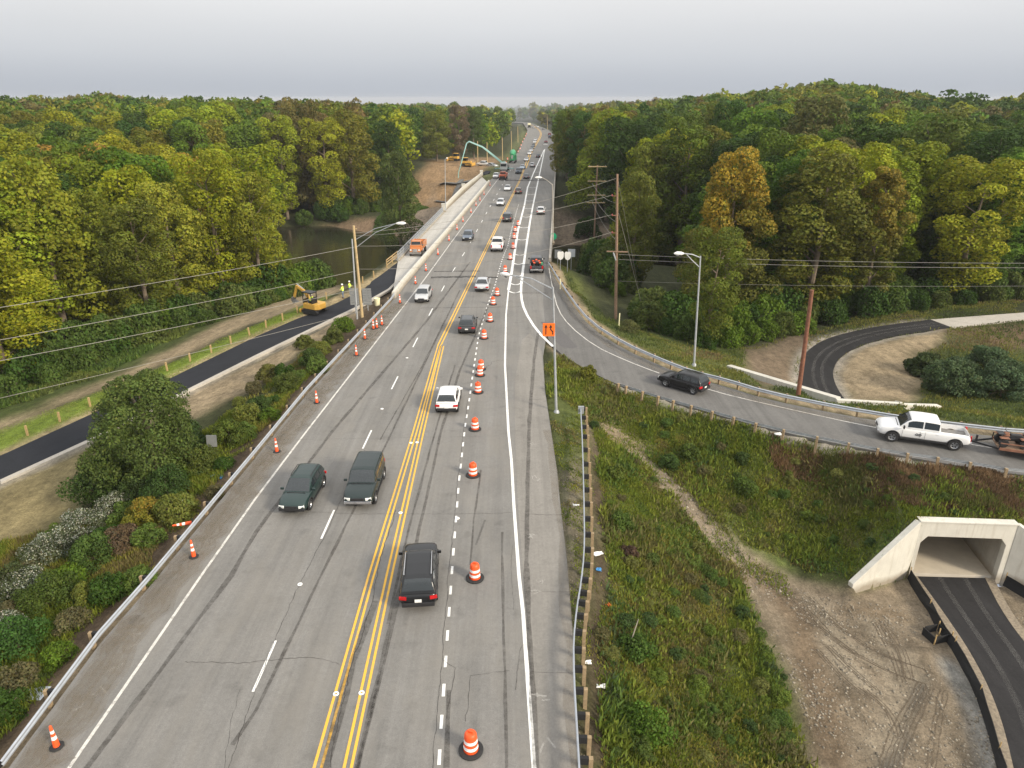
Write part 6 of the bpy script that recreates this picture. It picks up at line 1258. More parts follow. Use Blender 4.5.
for i, (pr, R_, H, z0, nl, n, lf, lo, fl) in enumerate([('bush', 1.0, 1.0, .08, 18, 4200, .11, (.28, .48), .8), ('bush', 1.0, 1.0, .05, 24, 4600, .09, (.20, .38), .9), ('vase', .9, 1.0, .06, 20, 3800, .10, (.22, .40), 1.0)]):
    p, u, v, c, C_, Rr = crown_arrays(200+i, R_, H, z0, nl, n, lf, pr, lo, fl, rag=.2); cr_ = quads_obj('foliage', p, u, v, c, LEAF)
    g = random.Random(i); mb = MB()
    for k in range(7): a = k*.9; mb.tube([(0, 0, -.1), (.25*math.cos(a), .25*math.sin(a), .35), (.6*math.cos(a), .6*math.sin(a), .75)], [.035, .022, .008], 5)
    BUSH.append((cr_, mb.build('stem', BARK, fix=False)))
# ---- big shrubs with leaf detail of their own
def hero(name, px, py, z, R_, H, colr, label, cat='tree', prof='bush', n=9000, leaf=.17, z0=.05, seed=1, lobe=(.2, .36), nl=30, group=None, tr_=.12, sub=None, flat=.85, bark=BARK):
    x, y = G(px, py, z); zz = tz1(x, y); r = empty(name, (x, y, zz), label=label, cat=cat, group=group)
    p, u, v, c, C_, Rr = crown_arrays(seed, R_, H, z0, nl, int(n*1.15), leaf, prof, lobe, flat, rag=.16 if cat == 'tree' else .30); g = np.random.default_rng(seed)
    base = np.array(colr)[None, :]*c*1.02
    if sub: w_ = np.clip((p[:, 2]/H-sub[1])/sub[2], 0, 1)[:, None]*(g.random((len(p), 1)) < sub[3]); base = base*(1-w_)+np.array(sub[0])*c*w_
    quads_obj('crown' if cat == 'tree' else 'foliage', p, u, v, base, LEAF, r); trunk_mesh(seed, C_, Rr, H, tr_).build('trunk' if cat == 'tree' else 'stem', bark, r, smooth=True, fix=False); return r
DKG = (.044, .086, .014); MDG = (.092, .150, .016); YGR = (.230, .262, .018); OLV = (.145, .155, .020); TAN = (.145, .125, .042)
hero('juniper_tree', 160, 492, -2.5, 4.3, 8.4, (.10, .14, .034), 'large dark green bushy tree left of the guardrail with the black trail behind it', prof='broad', n=36000, leaf=.15, seed=11, nl=80, lobe=(.13, .27), tr_=.2)
hero('leafy_shrub', 182, 452, -2.2, 2.2, 3.0, (.045, .075, .022), 'dark green rounded shrub just right of the large bushy tree', 'shrub', n=6000, seed=12)
hero('leafy_shrub', 108, 505, -2.8, 2.5, 3.2, (.050, .085, .020), 'glossy dark green shrub at the foot of the large bushy tree', 'shrub', n=7000, seed=13)
sl_ = [(172, 505, -1.6, 1.9, 2.2, (.050, .088, .022), 'green shrub below the big tree, nearest the grey sign back'), (205, 478, -1.4, 1.5, 1.9, (.095, .12, .025), 'yellow-green shrub around the post of the grey sign back'), (232, 448, -1.3, 1.5, 1.9, (.10, .135, .025), 'light green shrub right of the grey sign back'), (150, 528, -1.6, 1.4, 1.6, (.15, .15, .022), 'yellowing shrub with golden tips midway down the left verge'),
       (130, 553, -1.6, 1.3, 1.3, (.12, .085, .05), 'brown dry shrub in the left verge below the yellowing one'), (97, 568, -1.8, 1.7, 1.6, (.07, .115, .025), 'bright green shrub on the left verge beside the dry brown one'), (52, 612, -1.6, 1.9, 1.6, (.075, .11, .022), 'broad mid-green shrub low on the left verge'), (20, 655, -1.2, 1.8, 1.4, (.055, .12, .025), 'fresh green weeds clump at the lower left edge of the photo'), (10, 598, -2.0, 2.0, 1.7, (.055, .07, .025), 'dull green shrub at the left edge under the white-flowered ones'), (-14, 640, -1.6, 1.8, 1.4, (.09, .10, .04), 'olive shrub cut by the left edge of the photo'),
       (262, 418, -1.2, 1.3, 1.5, (.055, .09, .022), 'green shrub against the guardrail right of the sign back'), (288, 394, -1.2, 1.4, 1.5, (.085, .11, .025), 'light green shrub further up the left guardrail'), (312, 368, -1.1, 1.4, 1.6, (.06, .095, .022), 'leafy shrub by the guardrail near the group of three cones'), (335, 345, -1.0, 1.2, 1.5, (.10, .12, .03), 'yellow-green shrub beside the foot of the golden pole'), (270, 385, -2.0, 1.3, 1.4, (.13, .13, .035), 'goldenrod-like shrub between the dirt bank and the left guardrail'), (305, 350, -1.8, 1.2, 1.2, (.11, .125, .03), 'pale green shrub on the dirt bank below the excavator'),
       (140, 470+40, -2.2, 1.6, 1.9, (.045, .07, .02), 'deep green shrub in the shade of the large bushy tree')]
for i, (px, py, z, R_, H, c, lab) in enumerate(sl_): hero('shrub', px, py, z, R_, H, c, lab, 'shrub', n=6500, leaf=.105, seed=30+i, nl=26, lobe=(.17, .36), tr_=.05, sub=((.26, .19, .03), .5, .4, .6) if 'golden tips' in lab else None)
for i, (px, py, R_, H, lab) in enumerate([(85, 540, 1.9, 1.7, 'white-flowered bush, middle one of the pale row left of the guardrail'), (52, 560, 1.8, 1.5, 'white-flowered bush nearest the left edge in the pale row'), (118, 518, 1.5, 1.5, 'white-flowered bush highest in the pale row, below the big tree'), (26, 596, 1.7, 1.4, 'pale flowering bush under the row at the left edge'), (8, 650, 1.5, 1.2, 'pale flowering weeds at the lower left edge')]):
    hero('flowering_bush', px, py, -2.2 if i < 3 else -1.7, R_, H, (.085, .105, .05), lab, 'shrub', n=9000, leaf=.085, seed=60+i, nl=34, lobe=(.16, .32), tr_=.04, sub=((.36, .37, .30), .3, .4, .38))
for i, (px, py, z, R_, H, c, lab) in enumerate([(950, 392, -3.6, 3.2, 3.4, (.085, .125, .055), 'blue-green sumac thicket right of the curved trail, left clump'), (1000, 398, -3.6, 3.4, 3.6, (.09, .135, .065), 'blue-green sumac thicket at the right edge of the photo'), (925, 372, -3.6, 2.2, 2.2, (.06, .085, .03), 'low dark shrub at the left foot of the sumac thicket'), (985, 375, -3.7, 2.8, 3.2, (.075, .115, .05), 'sumac clump at the back between the two larger ones')]):
    hero('sumac_thicket' if 'sumac' in lab else 'shrub', px, py, z, R_, H, c, lab, 'shrub', n=11000, leaf=.19, seed=70+i, nl=40, lobe=(.15, .32), tr_=.08, flat=.6)
for i, (px, py, z, R_, H, c, lab) in enumerate([(588, 384, -.5, .9, 1.3, (.15, .155, .025), 'small yellowish bush where the grass wedge meets the exit ramp'), (643, 745, -2.3, 1.15, 1.1, (.085, .15, .02), 'bright green bush near the bottom centre of the grassy slope'), (635, 655, -1.7, .95, 1.0, (.075, .13, .025), 'leafy bush around a leaning stick on the grassy slope'), (615, 478, -1.2, .75, .8, (.10, .13, .025), 'small green bush right of the upper right guardrail'), (620, 530, -1.6, .8, .8, (.08, .125, .025), 'green bush on the slope right of the guardrail blocks'), (628, 556, -1.6, .6, .5, (.10, .065, .045), 'reddish dry bush on the grassy slope'), (668, 470, -2.3, .9, .9, (.06, .10, .025), 'dark green bush below the ramp by the eroded strip'), (742, 458, -1.2, .6, .7, (.055, .085, .022), 'small dark bush by the ramp guardrail posts'), (690, 455, -1.6, 1.0, .9, (.085, .12, .025), 'fresh green bush in the middle of the ramp slope'), (745, 490, -2.6, 1.0, .8, (.08, .12, .024), 'green bush on the lower ramp slope above the dirt'), (628, 340, -1.9, 1.2, 1.5, (.13, .14, .05), 'yellow-green bush left of the lamp behind the ramp guardrail')]):
    hero('bush', px, py, z, R_, H, c, lab, 'shrub', n=2600, leaf=.11, seed=90+i, nl=14, lobe=(.28, .45), tr_=.04)
x, y = G(628, 652, -1.6); o = MB().tube([(0, 0, 0), (.25, .1, 1.1), (.4, .15, 1.75)], [.035, .03, .02], 6).build('stick', BARK_PALE); o.location = (x, y, tz1(x, y)); setp(o, 'thin pale stick leaning up from the bush on the grassy slope', 'stick')
# ---- forest
SL_ = GP([(594, 790), (600, 700), (602, 560), (600, 470), (592, 408), (562, 392), (552, 372), (562, 358), (614, 390), (687, 415), (768, 438), (868, 460), (953, 476)], 0)+[(30.3, 37), (24.3, 36.8), (20.6, 35.4)]+GP([(800, 565), (735, 545), (765, 640), (795, 700), (800, 790)], -4.6)
CH0_ = Z_([(592, 418), (612, 428), (640, 446), (668, 478), (700, 512), (735, 548), (790, 590), (770, 600), (720, 562), (688, 525), (655, 480), (630, 458), (604, 448)], -2.8)
EX = [Z_([(-400, 900), (-200, 470), (0, 402), (60, 380), (120, 352), (200, 326), (260, 306), (300, 296), (330, 290), (420, 262), (700, 262), (700, 900)], -4.5),
      GP([(292, 306), (292, 227), (345, 223), (385, 212), (400, 205), (480, 200), (560, 262), (420, 268), (330, 298)], -8), GP([(397, 212), (402, 194), (420, 174), (440, 164), (520, 158), (520, 200), (440, 215)], -4), GP([(440, 170), (448, 160), (480, 156), (520, 155), (520, 175)], 0),
      Z_([(549, 262), (575, 284), (600, 306), (640, 326), (700, 344), (748, 342), (800, 330), (850, 316), (930, 306), (1100, 298), (1500, 290), (1500, 1100), (540, 1100)], -3.8),
      Z_([(540, 260), (548, 220), (592, 224), (600, 262)], -8)]
def clear(x, y):
    m = np.zeros(x.shape, bool)
    for p in EX: m |= inpoly(x, y, p)
    m |= inpoly(x, y, RIVER) & (x > -75) & (x < 17)
    hl = np.interp(y, [p[1] for p in HW_L2], [p[0] for p in HW_L2]); hr = np.interp(y, [p[1] for p in HW_R2], [p[0] for p in HW_R2])
    m |= (x > hl-11) & (x < hr+3.2) & (y < 1000)
    return m
def skytop(x, y):
    px = 512+CF*x/(y*math.cos(CP)+8)
    skl = np.interp(px, [-50, 0, 100, 250, 400, 440, 480, 500, 560, 620, 700, 780, 815, 860, 920, 960, 1024, 1100], [104, 102, 100, 104, 106, 107, 107, 108, 106, 103, 99, 93, 86, 91, 98, 104, 100, 98])
    lead = np.interp(y, [60, 100, 160, 260, 400], [13.5, 16, 18.5, 21, 23]); left = x < 0
    lead = np.where(left, lead, lead+np.interp(y, [60, 120, 300], [.5, 1.0, 0]))
    far = CH-(skl-100)*y/755
    # canopy rises to the skyline at about 300 m and stays under it afterwards
    t = np.clip((y-200)/120, 0, 1); top = lead*(1-t)+far*t
    rx = np.interp(y, [p[1] for p in HW_L2], [p[0] for p in HW_L2]); near_road = np.exp(-(np.abs(x-rx-8)/45)**2)*np.clip((y-220)/120, 0, 1)*np.clip((900-y)/150, 0, 1); far = far+hnoise(x, y, .012, 91)*np.clip((y-450)/300, 0, 1)*4.5; top = lead*(1-t)+far*t
    return top*(1-near_road)+np.minimum(top, 12.5)*near_road
cand = []; sp_ = 8.0; yy_ = 60
while yy_ < 330:
    s = sp_ if yy_ < 200 else 9.5
    for xx_ in np.arange(-.8*yy_-24, .8*yy_+24, s): cand.append((xx_+rng.uniform(-.38, .38)*s, yy_+rng.uniform(-.38, .38)*s))
    yy_ += s
cand = np.array(cand); cand = cand[~clear(cand[:, 0], cand[:, 1])]
# keep crowns clear of the open areas
dmin = np.full(len(cand), 99.)
for p in EX: dmin = np.minimum(dmin, dpoly(cand[:, 0], cand[:, 1], p, True)[0])
cand = cand[dmin > 2.6]; cand = cand[np.argsort(np.hypot(cand[:, 0]*1.0, cand[:, 1]))]
top = skytop(cand[:, 0], cand[:, 1]); gz_ = tz(cand[:, 0], cand[:, 1]); cz = hnoise(cand[:, 0], cand[:, 1], .05, 77)
def kind_at(x, y, q, nz_, r):
    """which kind of tree grows here: (name, albedo, label)"""
    if x < 0:
        if y < 125: w_ = [('yellow_green', .50), ('mid', .3), ('dark', .12), ('gold_olive', .08)]
        elif y < 200: w_ = [('yellow_green', .18), ('mid', .34), ('dark', .34), ('gold_olive', .14)]
        else: w_ = [('yellow_green', .06), ('mid', .26), ('dark', .22), ('gold_olive', .26), ('tan', .12), ('mid', .08)]
        if y > 130 and x > -40: w_ = [('mid', .62), ('dark', .16), ('yellow_green', .22)]
    else:
        if y < 110: w_ = [('dark', .36), ('mid', .40), ('yellow_green', .14), ('gold_olive', .10)]
        elif y < 200: w_ = [('dark', .38), ('mid', .34), ('yellow_green', .14), ('gold_olive', .1), ('tan', .04)]
        else: w_ = [('dark', .22), ('mid', .28), ('yellow_green', .1), ('gold_olive', .24), ('tan', .08), ('mid', .08)]
    t = (r+nz_*.35) % 1.0; s = 0
    for k, q_ in w_:
        s += q_
        if t <= s: return k
    return w_[0][0]
KC = {'yellow_green': YGR, 'mid': MDG, 'dark': DKG, 'gold_olive': OLV, 'tan': TAN}
KL = {'yellow_green': 'yellow-green broadleaf tree', 'mid': 'mid-green broadleaf tree', 'dark': 'dark green broadleaf tree', 'gold_olive': 'olive-gold broadleaf tree', 'tan': 'brownish tan tree'}
def side(x, y):
    if x < 0: return 'near the trail left of the river' if y < 125 else 'in the wood across the river' if y < 200 else 'far back in the left wood'
    return 'at the front of the right wood' if y < 120 else 'in the middle of the right wood' if y < 200 else 'far back in the right wood'
def plant(ti, x, y, z, H, rs, rz, colr, label, cat='tree', group=None, name='broadleaf_tree', trunkmat=None):
    cr_, tk, H0, R0 = TREES[ti]; r = empty(name, (x, y, z), rz, label, cat, group); s = H/H0; r.scale = (s*rs, s*rs, s)
    a = cr_.copy(); a.color = (*colr, 1); COL.objects.link(a); a.parent = r; b = tk.copy(); COL.objects.link(b); b.parent = r; return r
inv_ = np.abs(cand[:, 0]) < .76*cand[:, 1]+10
near_i = np.where(inv_)[0][:292]; rest = np.setdiff1d(np.arange(len(cand)), near_i)
def tcol(k, g): 
    c = np.array(KC[k])*g.uniform(.82, 1.22); return tuple(np.clip(c*np.array([g.uniform(.88, 1.15), 1, g.uniform(.85, 1.15)]), .01, .6))
g = np.random.default_rng(55)
# a few trees one can pick out: (pixel of the crown's middle, distance, radius scale, colour, label)
HT = [(742, 345, 92, 144, 5, 1.05, (.52, .33, .035), 'large golden-orange tree in the right wood, brightest autumn colour'), (893, 330, 92, 160, 3, .8, (.27, .21, .045), 'narrow tree with orange-gold top in the right wood'), (722, 345, 76, 222, 2, 1.1, (.13, .16, .024), 'light green tree in front of the golden-orange one'), (640, 300, 105, 168, 0, .95, (.13, .145, .025), 'yellow-green tree behind the tall brown utility pole'), (602, 190, 205, 126, 1, 1.0, (.20, .18, .03), 'yellowing tree above the four-arm pole in the right wood'),
      (20, 345, 88, 150, 1, 1.05, (.22, .24, .022), 'bright yellow-green tree at the left edge above the power lines'), (80, 335, 95, 185, 4, 1.05, (.19, .22, .022), 'broad yellow-green tree, second from the left edge'), (158, 325, 98, 178, 0, 1.15, (.24, .25, .028), 'big pale yellow-green tree left of the river'), (245, 305, 108, 168, 5, 1.05, (.21, .225, .022), 'yellow-green tree closest to the river on the left'), (72, 300, 124, 138, 2, 1.25, (.34, .22, .04), 'orange-tan tree rising behind the yellow-green ones on the left'), (190, 270, 128, 148, 3, 1.3, (.33, .235, .032), 'golden tree behind the big pale one on the left'), (285, 290, 112, 252, 2, .8, (.15, .19, .022), 'slim light green tree at the river edge'),
      (435, 160, 300, 108, 1, 1.3, (.145, .165, .024), 'tall yellow-green tree at the top of the cleared dirt slope'), (458, 160, 312, 103, 2, 1.1, (.17, .13, .08), 'brown-grey thinning tree behind the yellow bulldozers'), (473, 160, 318, 106, 3, 1.2, (.08, .115, .028), 'green tree right of the brown-grey one behind the bulldozers'), (395, 215, 165, 148, 4, .9, (.09, .12, .03), 'green tree leaning over the cleared dirt slope'),
      (945, 300, 120, 110, 1, 1.2, (.105, .14, .025), 'spreading green tree near the right edge of the skyline'), (822, 300, 150, 90, 0, 1.1, (.115, .12, .035), 'tall olive tree forming the highest point of the right skyline')]
used_ = []
for i, (px, py, D, ty, ti, rs, c, lab) in enumerate(HT):
    T = GY(px, ty, D)
    if i < 2:
        z_ = tz1(T.x, D); r = empty('broadleaf_tree', (T.x, D, z_), 0, lab, 'tree'); Rr_, Hh = ((6.6, T.z-z_), (3.9, T.z-z_))[i]
        p, u, v, c_, C_, Rq = crown_arrays(720+i, Rr_, Hh, .14, 64 if i == 0 else 44, 30000 if i == 0 else 16000, .30, 'broad' if i == 0 else 'oval', (.16, .30), .75); g2_ = np.random.default_rng(9+i)
        f_ = np.clip((p[:, 2]/Hh-.42)/.30+hnoise(p[:, 0], p[:, 2], .8, 6)*.6, 0, 1)[:, None]*(g2_.random((len(p), 1)) < .78); quads_obj('crown', p, u, v, (np.array((.13, .135, .025))*(1-f_)+np.array(((.33, .235, .028), (.235, .185, .028))[i])*f_)*c_, LEAF, r); trunk_mesh(40+i, C_, Rq, Hh, .32).build('trunk', BARK, r, smooth=True, fix=False); used_.append((T.x, D)); continue
    T = GY(px, ty, D); z = tz1(T.x, D); plant(ti, T.x, D, z, T.z-z, rs, g.uniform(0, 6), c, lab, name='broadleaf_tree'); used_.append((T.x, D))
used_ = np.array(used_)
for i in near_i:
    x, y = cand[i]
    if np.min(np.hypot(used_[:, 0]-x, used_[:, 1]-y)) < 4.5 or (abs(x-used_[0][0]) < 6.5 and 0 < used_[0][1]-y < 20) or (abs(x-used_[1][0]) < 4 and 0 < used_[1][1]-y < 20): continue
    k = kind_at(x, y, 0, cz[i], g.random()); H = max(8, top[i]-gz_[i]+g.normal(0, 1.5)); ti = int(g.integers(0, 6)); rs = g.uniform(1.1, 1.5)*(20/max(H, 14))**.5
    lab = '%s %s' % (KL[k], side(x, y)); plant(ti, x, y, gz_[i], H, rs, g.uniform(0, 6.28), tcol(k, g), lab, group='%ss %s' % (KL[k], side(x, y)))
# far wood as one mass
def far_wood(name, pts, tops, nleaf, leaf, seed, label):
    gg = np.random.default_rng(seed); P_, U_, V_, C_ = [], [], [], []
    protos = [crown_arrays(300+i, 4.8, 20, .25, 22, nleaf, leaf, ['oval', 'broad', 'vase', 'oval'][i], (.26, .44), .8)[:4] for i in range(4)]
    gz2 = tz(pts[:, 0], pts[:, 1]); nz2 = hnoise(pts[:, 0], pts[:, 1], .03, 78)
    for i, (x, y) in enumerate(pts):
        p, u, v, c = protos[int(gg.integers(0, 4))]; H = max(7, tops[i]-gz2[i]+gg.normal(0, 1.4)); s = H/20; rs = s*gg.uniform(.95, 1.3); a = gg.uniform(0, 6.28); ca, sa = math.cos(a), math.sin(a)
        Rm = np.array([[ca, -sa, 0], [sa, ca, 0], [0, 0, 1]]); S_ = np.array([rs, rs, s]); P_.append((p*S_) @ Rm.T+np.array([x, y, gz2[i]])); U_.append((u*S_) @ Rm.T); V_.append((v*S_) @ Rm.T)
        k = kind_at(x, y, 0, nz2[i], gg.random()); C_.append(c*np.array(tcol(k, gg)))
    o = quads_obj(name, np.concatenate(P_), np.concatenate(U_), np.concatenate(V_), np.concatenate(C_), LEAF); return setp(o, label, 'woods', None, 'stuff')
rp_ = cand[rest]; far_wood('mid_wood', rp_, top[rest], 1500, .75, 5, 'dense mixed green and tan wood stretching behind the nearer trees')
pts = []; yy_ = 331
while yy_ < 1500:
    s = 10.5 if yy_ < 520 else 16 if yy_ < 900 else 24
    for xx_ in np.arange(-.76*yy_-30, .76*yy_+30, s): pts.append((xx_+rng.uniform(-.4, .4)*s, yy_+rng.uniform(-.4, .4)*s))
    yy_ += s
pts = np.array(pts); pts = pts[~clear(pts[:, 0], pts[:, 1])]; m = pts[:, 1] < 520
far_wood('far_wood', pts[m], skytop(pts[m, 0], pts[m, 1]), 420, 1.5, 6, 'hazy wood in the middle distance on both sides of the highway')
far_wood('misty_wood', pts[~m], skytop(pts[~m, 0], pts[~m, 1]), 150, 3.0, 7, 'misty treetops fading into the fog along the skyline')
# understorey shrubs along the edges of the woods
ed = []
for pl, z, st_ in ((Z_([(0, 404), (60, 382), (120, 354), (200, 328), (260, 308), (300, 297)], -4.8), -4.8, 3.2), (Z_([(300, 227), (345, 222), (395, 214)], -8), -8, 4), (Z_([(553, 268), (575, 290), (600, 312), (640, 330), (700, 348), (748, 346), (800, 334), (850, 320), (930, 309), (1040, 300)], -3.6), -3.6, 3.0), (Z_([(590, 245), (600, 275), (625, 300)], -5), -5, 3), (Z_([(405, 205), (398, 190)], -5), -5, 3.5)):
    for p in resample(pl, st_):
        for k in range(3): ed.append((p[0]+g.uniform(-1.5, 1.5)+(0), p[1]+g.uniform(0, 2.5)+k*3.4, k))
for x, y, k_ in ed[:285]:
    c = [MDG, DKG, (.075, .12, .024), (.10, .13, .03)][int(g.integers(0, 4))]; fo, stm = BUSH[int(g.integers(0, 3))]; z = tz1(x, y)
    if z < -8.9 or (0 < x < 14.5 and y < 160): continue
    sd_ = 'left wood' if x < 0 else 'right wood'; r = empty('understorey_shrub', (x, y, z), g.uniform(0, 6), 'leafy green shrub in the undergrowth along the front edge of the %s' % sd_, 'shrub', 'undergrowth shrubs along the %s' % sd_); s = g.uniform(1.5, 2.6)+.55*k_; r.scale = (s, s, s*g.uniform(.9, 1.5))
    a = fo.copy(); a.color = (*c, 1); COL.objects.link(a); a.parent = r; b = stm.copy(); COL.objects.link(b); b.parent = r
fill_ = [(70, 590), (110, 545), (150, 545), (180, 520), (215, 500), (190, 480), (225, 470), (245, 440), (250, 425), (75, 625), (40, 640), (110, 600), (140, 585), (-5, 690), (20, 690), (60, 660), (275, 405), (300, 380), (322, 355), (30, 575), (60, 545), (165, 495), (128, 520), (90, 605), (5, 625), (270, 420), (285, 380), (318, 372), (240, 405), (255, 395), (345, 332), (0, 720)]
for i, (px, py) in enumerate(fill_):
    x, y = Z_([(px, py)], -1.6)[0]; c = [MDG, DKG, (.10, .15, .03), (.15, .17, .035), (.12, .11, .05)][i % 5]; fo, stm = BUSH[i % 3]; r = empty('verge_shrub', (x, y, tz1(x, y)), g.uniform(0, 6), 'small mixed shrub in the dense brush left of the near guardrail', 'shrub', 'brush along the left guardrail'); s = g.uniform(.7, 1.35); r.scale = (s, s, s*g.uniform(.7, 1.2))
    a = fo.copy(); a.color = (*c, 1); COL.objects.link(a); a.parent = r; b = stm.copy(); COL.objects.link(b); b.parent = r
nn_ = 0
while nn_ < 150:
    px, py = g.uniform(590, 1000), g.uniform(385, 765); x, y = Z_([(px, py)], -2)[0]
    if not inpoly(np.array([x]), np.array([y]), SL_)[0] or inpoly(np.array([x]), np.array([y]), CH0_)[0] or inpoly(np.array([x]), np.array([y]), RAMP_POLY)[0] or inpoly(np.array([x]), np.array([y]), NEARCUT)[0]: continue
    zc = tz1(x, y); nn_ += 1
    c = [(.085, .14, .03), (.06, .10, .03), (.13, .18, .03), (.17, .18, .05), (.13, .12, .05), (.09, .13, .03)][int(g.integers(0, 6))]; fo, stm = BUSH[nn_ % 3]; r = empty('weed_clump', (x, y, zc), g.uniform(0, 6), 'small leafy weed clump, one of many on the grassy slope right of the guardrail', 'weed', 'weed clumps on the grassy slope'); s = g.uniform(.22, .62); r.scale = (s, s, s*g.uniform(.6, 1.1))
    a = fo.copy(); a.color = (*c, 1); COL.objects.link(a); a.parent = r; b = stm.copy(); COL.objects.link(b); b.parent = r
for cr_, tk, *_ in TREES: bpy.data.objects.remove(cr_); bpy.data.objects.remove(tk)
for a, b in BUSH: bpy.data.objects.remove(a); bpy.data.objects.remove(b)
# ---- grass and weeds as leaf sized blades
def blades(name, polys, n, hgt, palette, seed, label, avoid=None, clumpy=.6, wid=.05, ns=.5, cat='grass', lean=.5):
    gg = np.random.default_rng(seed); allp = np.concatenate([np.array([p[:2] for p in q]) for q in polys]); lo, hi = allp.min(0), allp.max(0); X = gg.uniform(lo[0], hi[0], n*4); Y = gg.uniform(lo[1], hi[1], n*4)
    m = np.zeros(len(X), bool)
    wx, wy = X+hnoise(X, Y, .9, seed+9)*1.1+gg.normal(0, .18, len(X)), Y+hnoise(X, Y, 1.1, seed+8)*1.1+gg.normal(0, .18, len(X))
    for q in polys: m |= inpoly(wx, wy, [p[:2] for p in q])
    m &= ~inpoly(X, Y, RAMP_POLY) & ~inpoly(X, Y, HW_POLY)
    dn = hnoise(X, Y, ns*1.2, seed)*.7+hnoise(X, Y, ns*5, seed+1)*.45+.5; m &= gg.random(len(X)) < np.clip(1-clumpy+clumpy*2.2*(dn-.12), 0.01, 1)
    if avoid:
        for q in avoid: m &= ~inpoly(wx*.6+X*.4, wy*.6+Y*.4, [p[:2] for p in q])
    X, Y = X[m][:n], Y[m][:n]; k = len(X); Z = tz(X, Y); pn = hnoise(X, Y, ns*.8, seed+2)*1.1+hnoise(X, Y, ns*4, seed+5)*.5+gg.normal(0, .10, k)
    pal = np.array(palette)*1.30*np.array([1.12, .98, .95]); idx = np.clip((pn*.5+.5)*len(pal), 0, len(pal)-1).astype(int); colr = pal[idx]*gg.uniform(.7, 1.3, (k, 1))
    hh = hgt*gg.uniform(.4, 1.1, k)*(1+.7*hnoise(X, Y, ns*2.2, seed+3)); th = gg.uniform(0, 6.28, k); tilt = np.abs(gg.normal(0, lean, k)); ax = np.stack([np.cos(th)*np.sin(tilt), np.sin(th)*np.sin(tilt), np.cos(tilt)], 1)
    a = ax*hh[:, None]*.5; bb = nrm(np.cross(ax, gg.normal(size=(k, 3))))*(wid*gg.uniform(.6, 1.4, k))[:, None]; c = np.stack([X, Y, Z], 1)+a*.9
    o = quads_obj(name, c, a, bb, colr, LEAF); return setp(o, label, cat, None, 'stuff')
SL = [GP([(586, 840), (588, 768), (597, 700), (596, 560), (592, 470), (586, 408), (556, 395), (549, 372), (560, 354), (614, 386), (687, 411), (768, 434), (868, 456), (953, 470), (1024, 482)], 0)+[(50, 33), (38, 32)]+[(30.4, 36.1), (24.3, 36.3), (20.6, 34.8)]+GP([(800, 572), (728, 542), (742, 590), (762, 640), (788, 700), (806, 790)], -4.6)]
CH_ = [Z_([(594, 420), (625, 432), (645, 446), (668, 476), (700, 508), (735, 546), (790, 586), (775, 598), (722, 560), (692, 527), (662, 486), (640, 462), (606, 440)], -2.8), [(24.5, 36.1), (24.0, 35), (30.6, 35), (30.4, 36.1)], [(p[0]-1, p[1]) for p in GR]+[(p[0]+1.25, p[1]) for p in GR[::-1]]]
GP1 = [(.065, .105, .030), (.085, .135, .022), (.125, .165, .024), (.10, .15, .022), (.16, .175, .035), (.13, .12, .05), (.085, .125, .028)]
blades('hillside_grass', SL, 230000, .26, GP1, 401, 'green and yellowish weedy grass on the slope between highway and ramp', CH_, .6, .022)
blades('hillside_weeds', SL, 60000, .50, [(.055, .09, .04), (.07, .125, .03), (.10, .15, .025), (.13, .17, .03), (.11, .12, .045), (.08, .13, .03), (.16, .17, .04)], 402, 'taller leafy weeds scattered over the grassy slope', CH_, .98, .05, .45, 'weeds', .7)
RB_ = [Z_([(765, 436), (900, 466), (1040, 492), (1040, 524), (1005, 518), (915, 508), (880, 512), (840, 505), (800, 484), (770, 455)], -.9)]
blades('reddish_grass', RB_, 40000, .48, [(.13, .09, .05), (.17, .13, .075), (.10, .075, .045), (.08, .10, .03), (.09, .10, .035)], 403, 'reddish brown dry grass hanging below the ramp guardrail', CH_[1:], .5, .028, .6)
VL = [strip_poly([(p[0]-1.7, p[1]+.5) for p in GUARD_L[:6]], Z_([(-200, 700), (-60, 560), (60, 530), (120, 500), (215, 425), (262, 392), (320, 345), (350, 325)], -2.4))]
blades('verge_grass', VL, 130000, .46, GP1, 404, 'green weedy undergrowth on the bank left of the guardrail', None, .8, .026)
LF = [Z_([(-80, 434), (0, 411), (90, 382), (140, 359), (250, 306), (330, 283), (330, 276), (290, 280), (250, 296), (180, 322), (60, 360), (-80, 405)], -5)]
blades('woodland_edge_weeds', LF, 70000, .6, [(.045, .08, .025), (.06, .11, .025), (.09, .13, .03), (.07, .10, .03), (.13, .13, .04)], 405, 'dense leafy weeds with goldenrod between the seeded strip and the left wood', None, .5, .07, .35, 'weeds', .8)
RF_ = [RAMP_FAR[2:]+[(70, 58), (66, 90)]+Z_([(1040, 300), (930, 308), (850, 322), (800, 335), (748, 348), (700, 350), (640, 332), (600, 314), (575, 292), (552, 268)], -3.6)]
AV = [strip_poly([p[:2] for p in TR_A], [p[:2] for p in TR_B]), strip_poly([p[:2] for p in TRC_A], [p[:2] for p in TRC_B]), Z_([(745, 350), (800, 335), (810, 345), (796, 365), (800, 400), (760, 395), (745, 372)], -4), Z_([(830, 405), (836, 362), (850, 350), (900, 336), (950, 328), (945, 345), (915, 355), (925, 385), (920, 404)], -4), [(p[0], p[1]) for p in RAMP_FAR]+[(p[0]+1.6, p[1]+1.8) for p in RAMP_FAR[::-1]]]
blades('verge_weeds', RF_, 90000, .34, [(.055, .085, .03), (.08, .115, .03), (.12, .14, .035), (.14, .12, .06)], 406, 'rough green verge behind the ramp guardrail and around the curved trail', AV, .6, .045, .4, 'weeds')
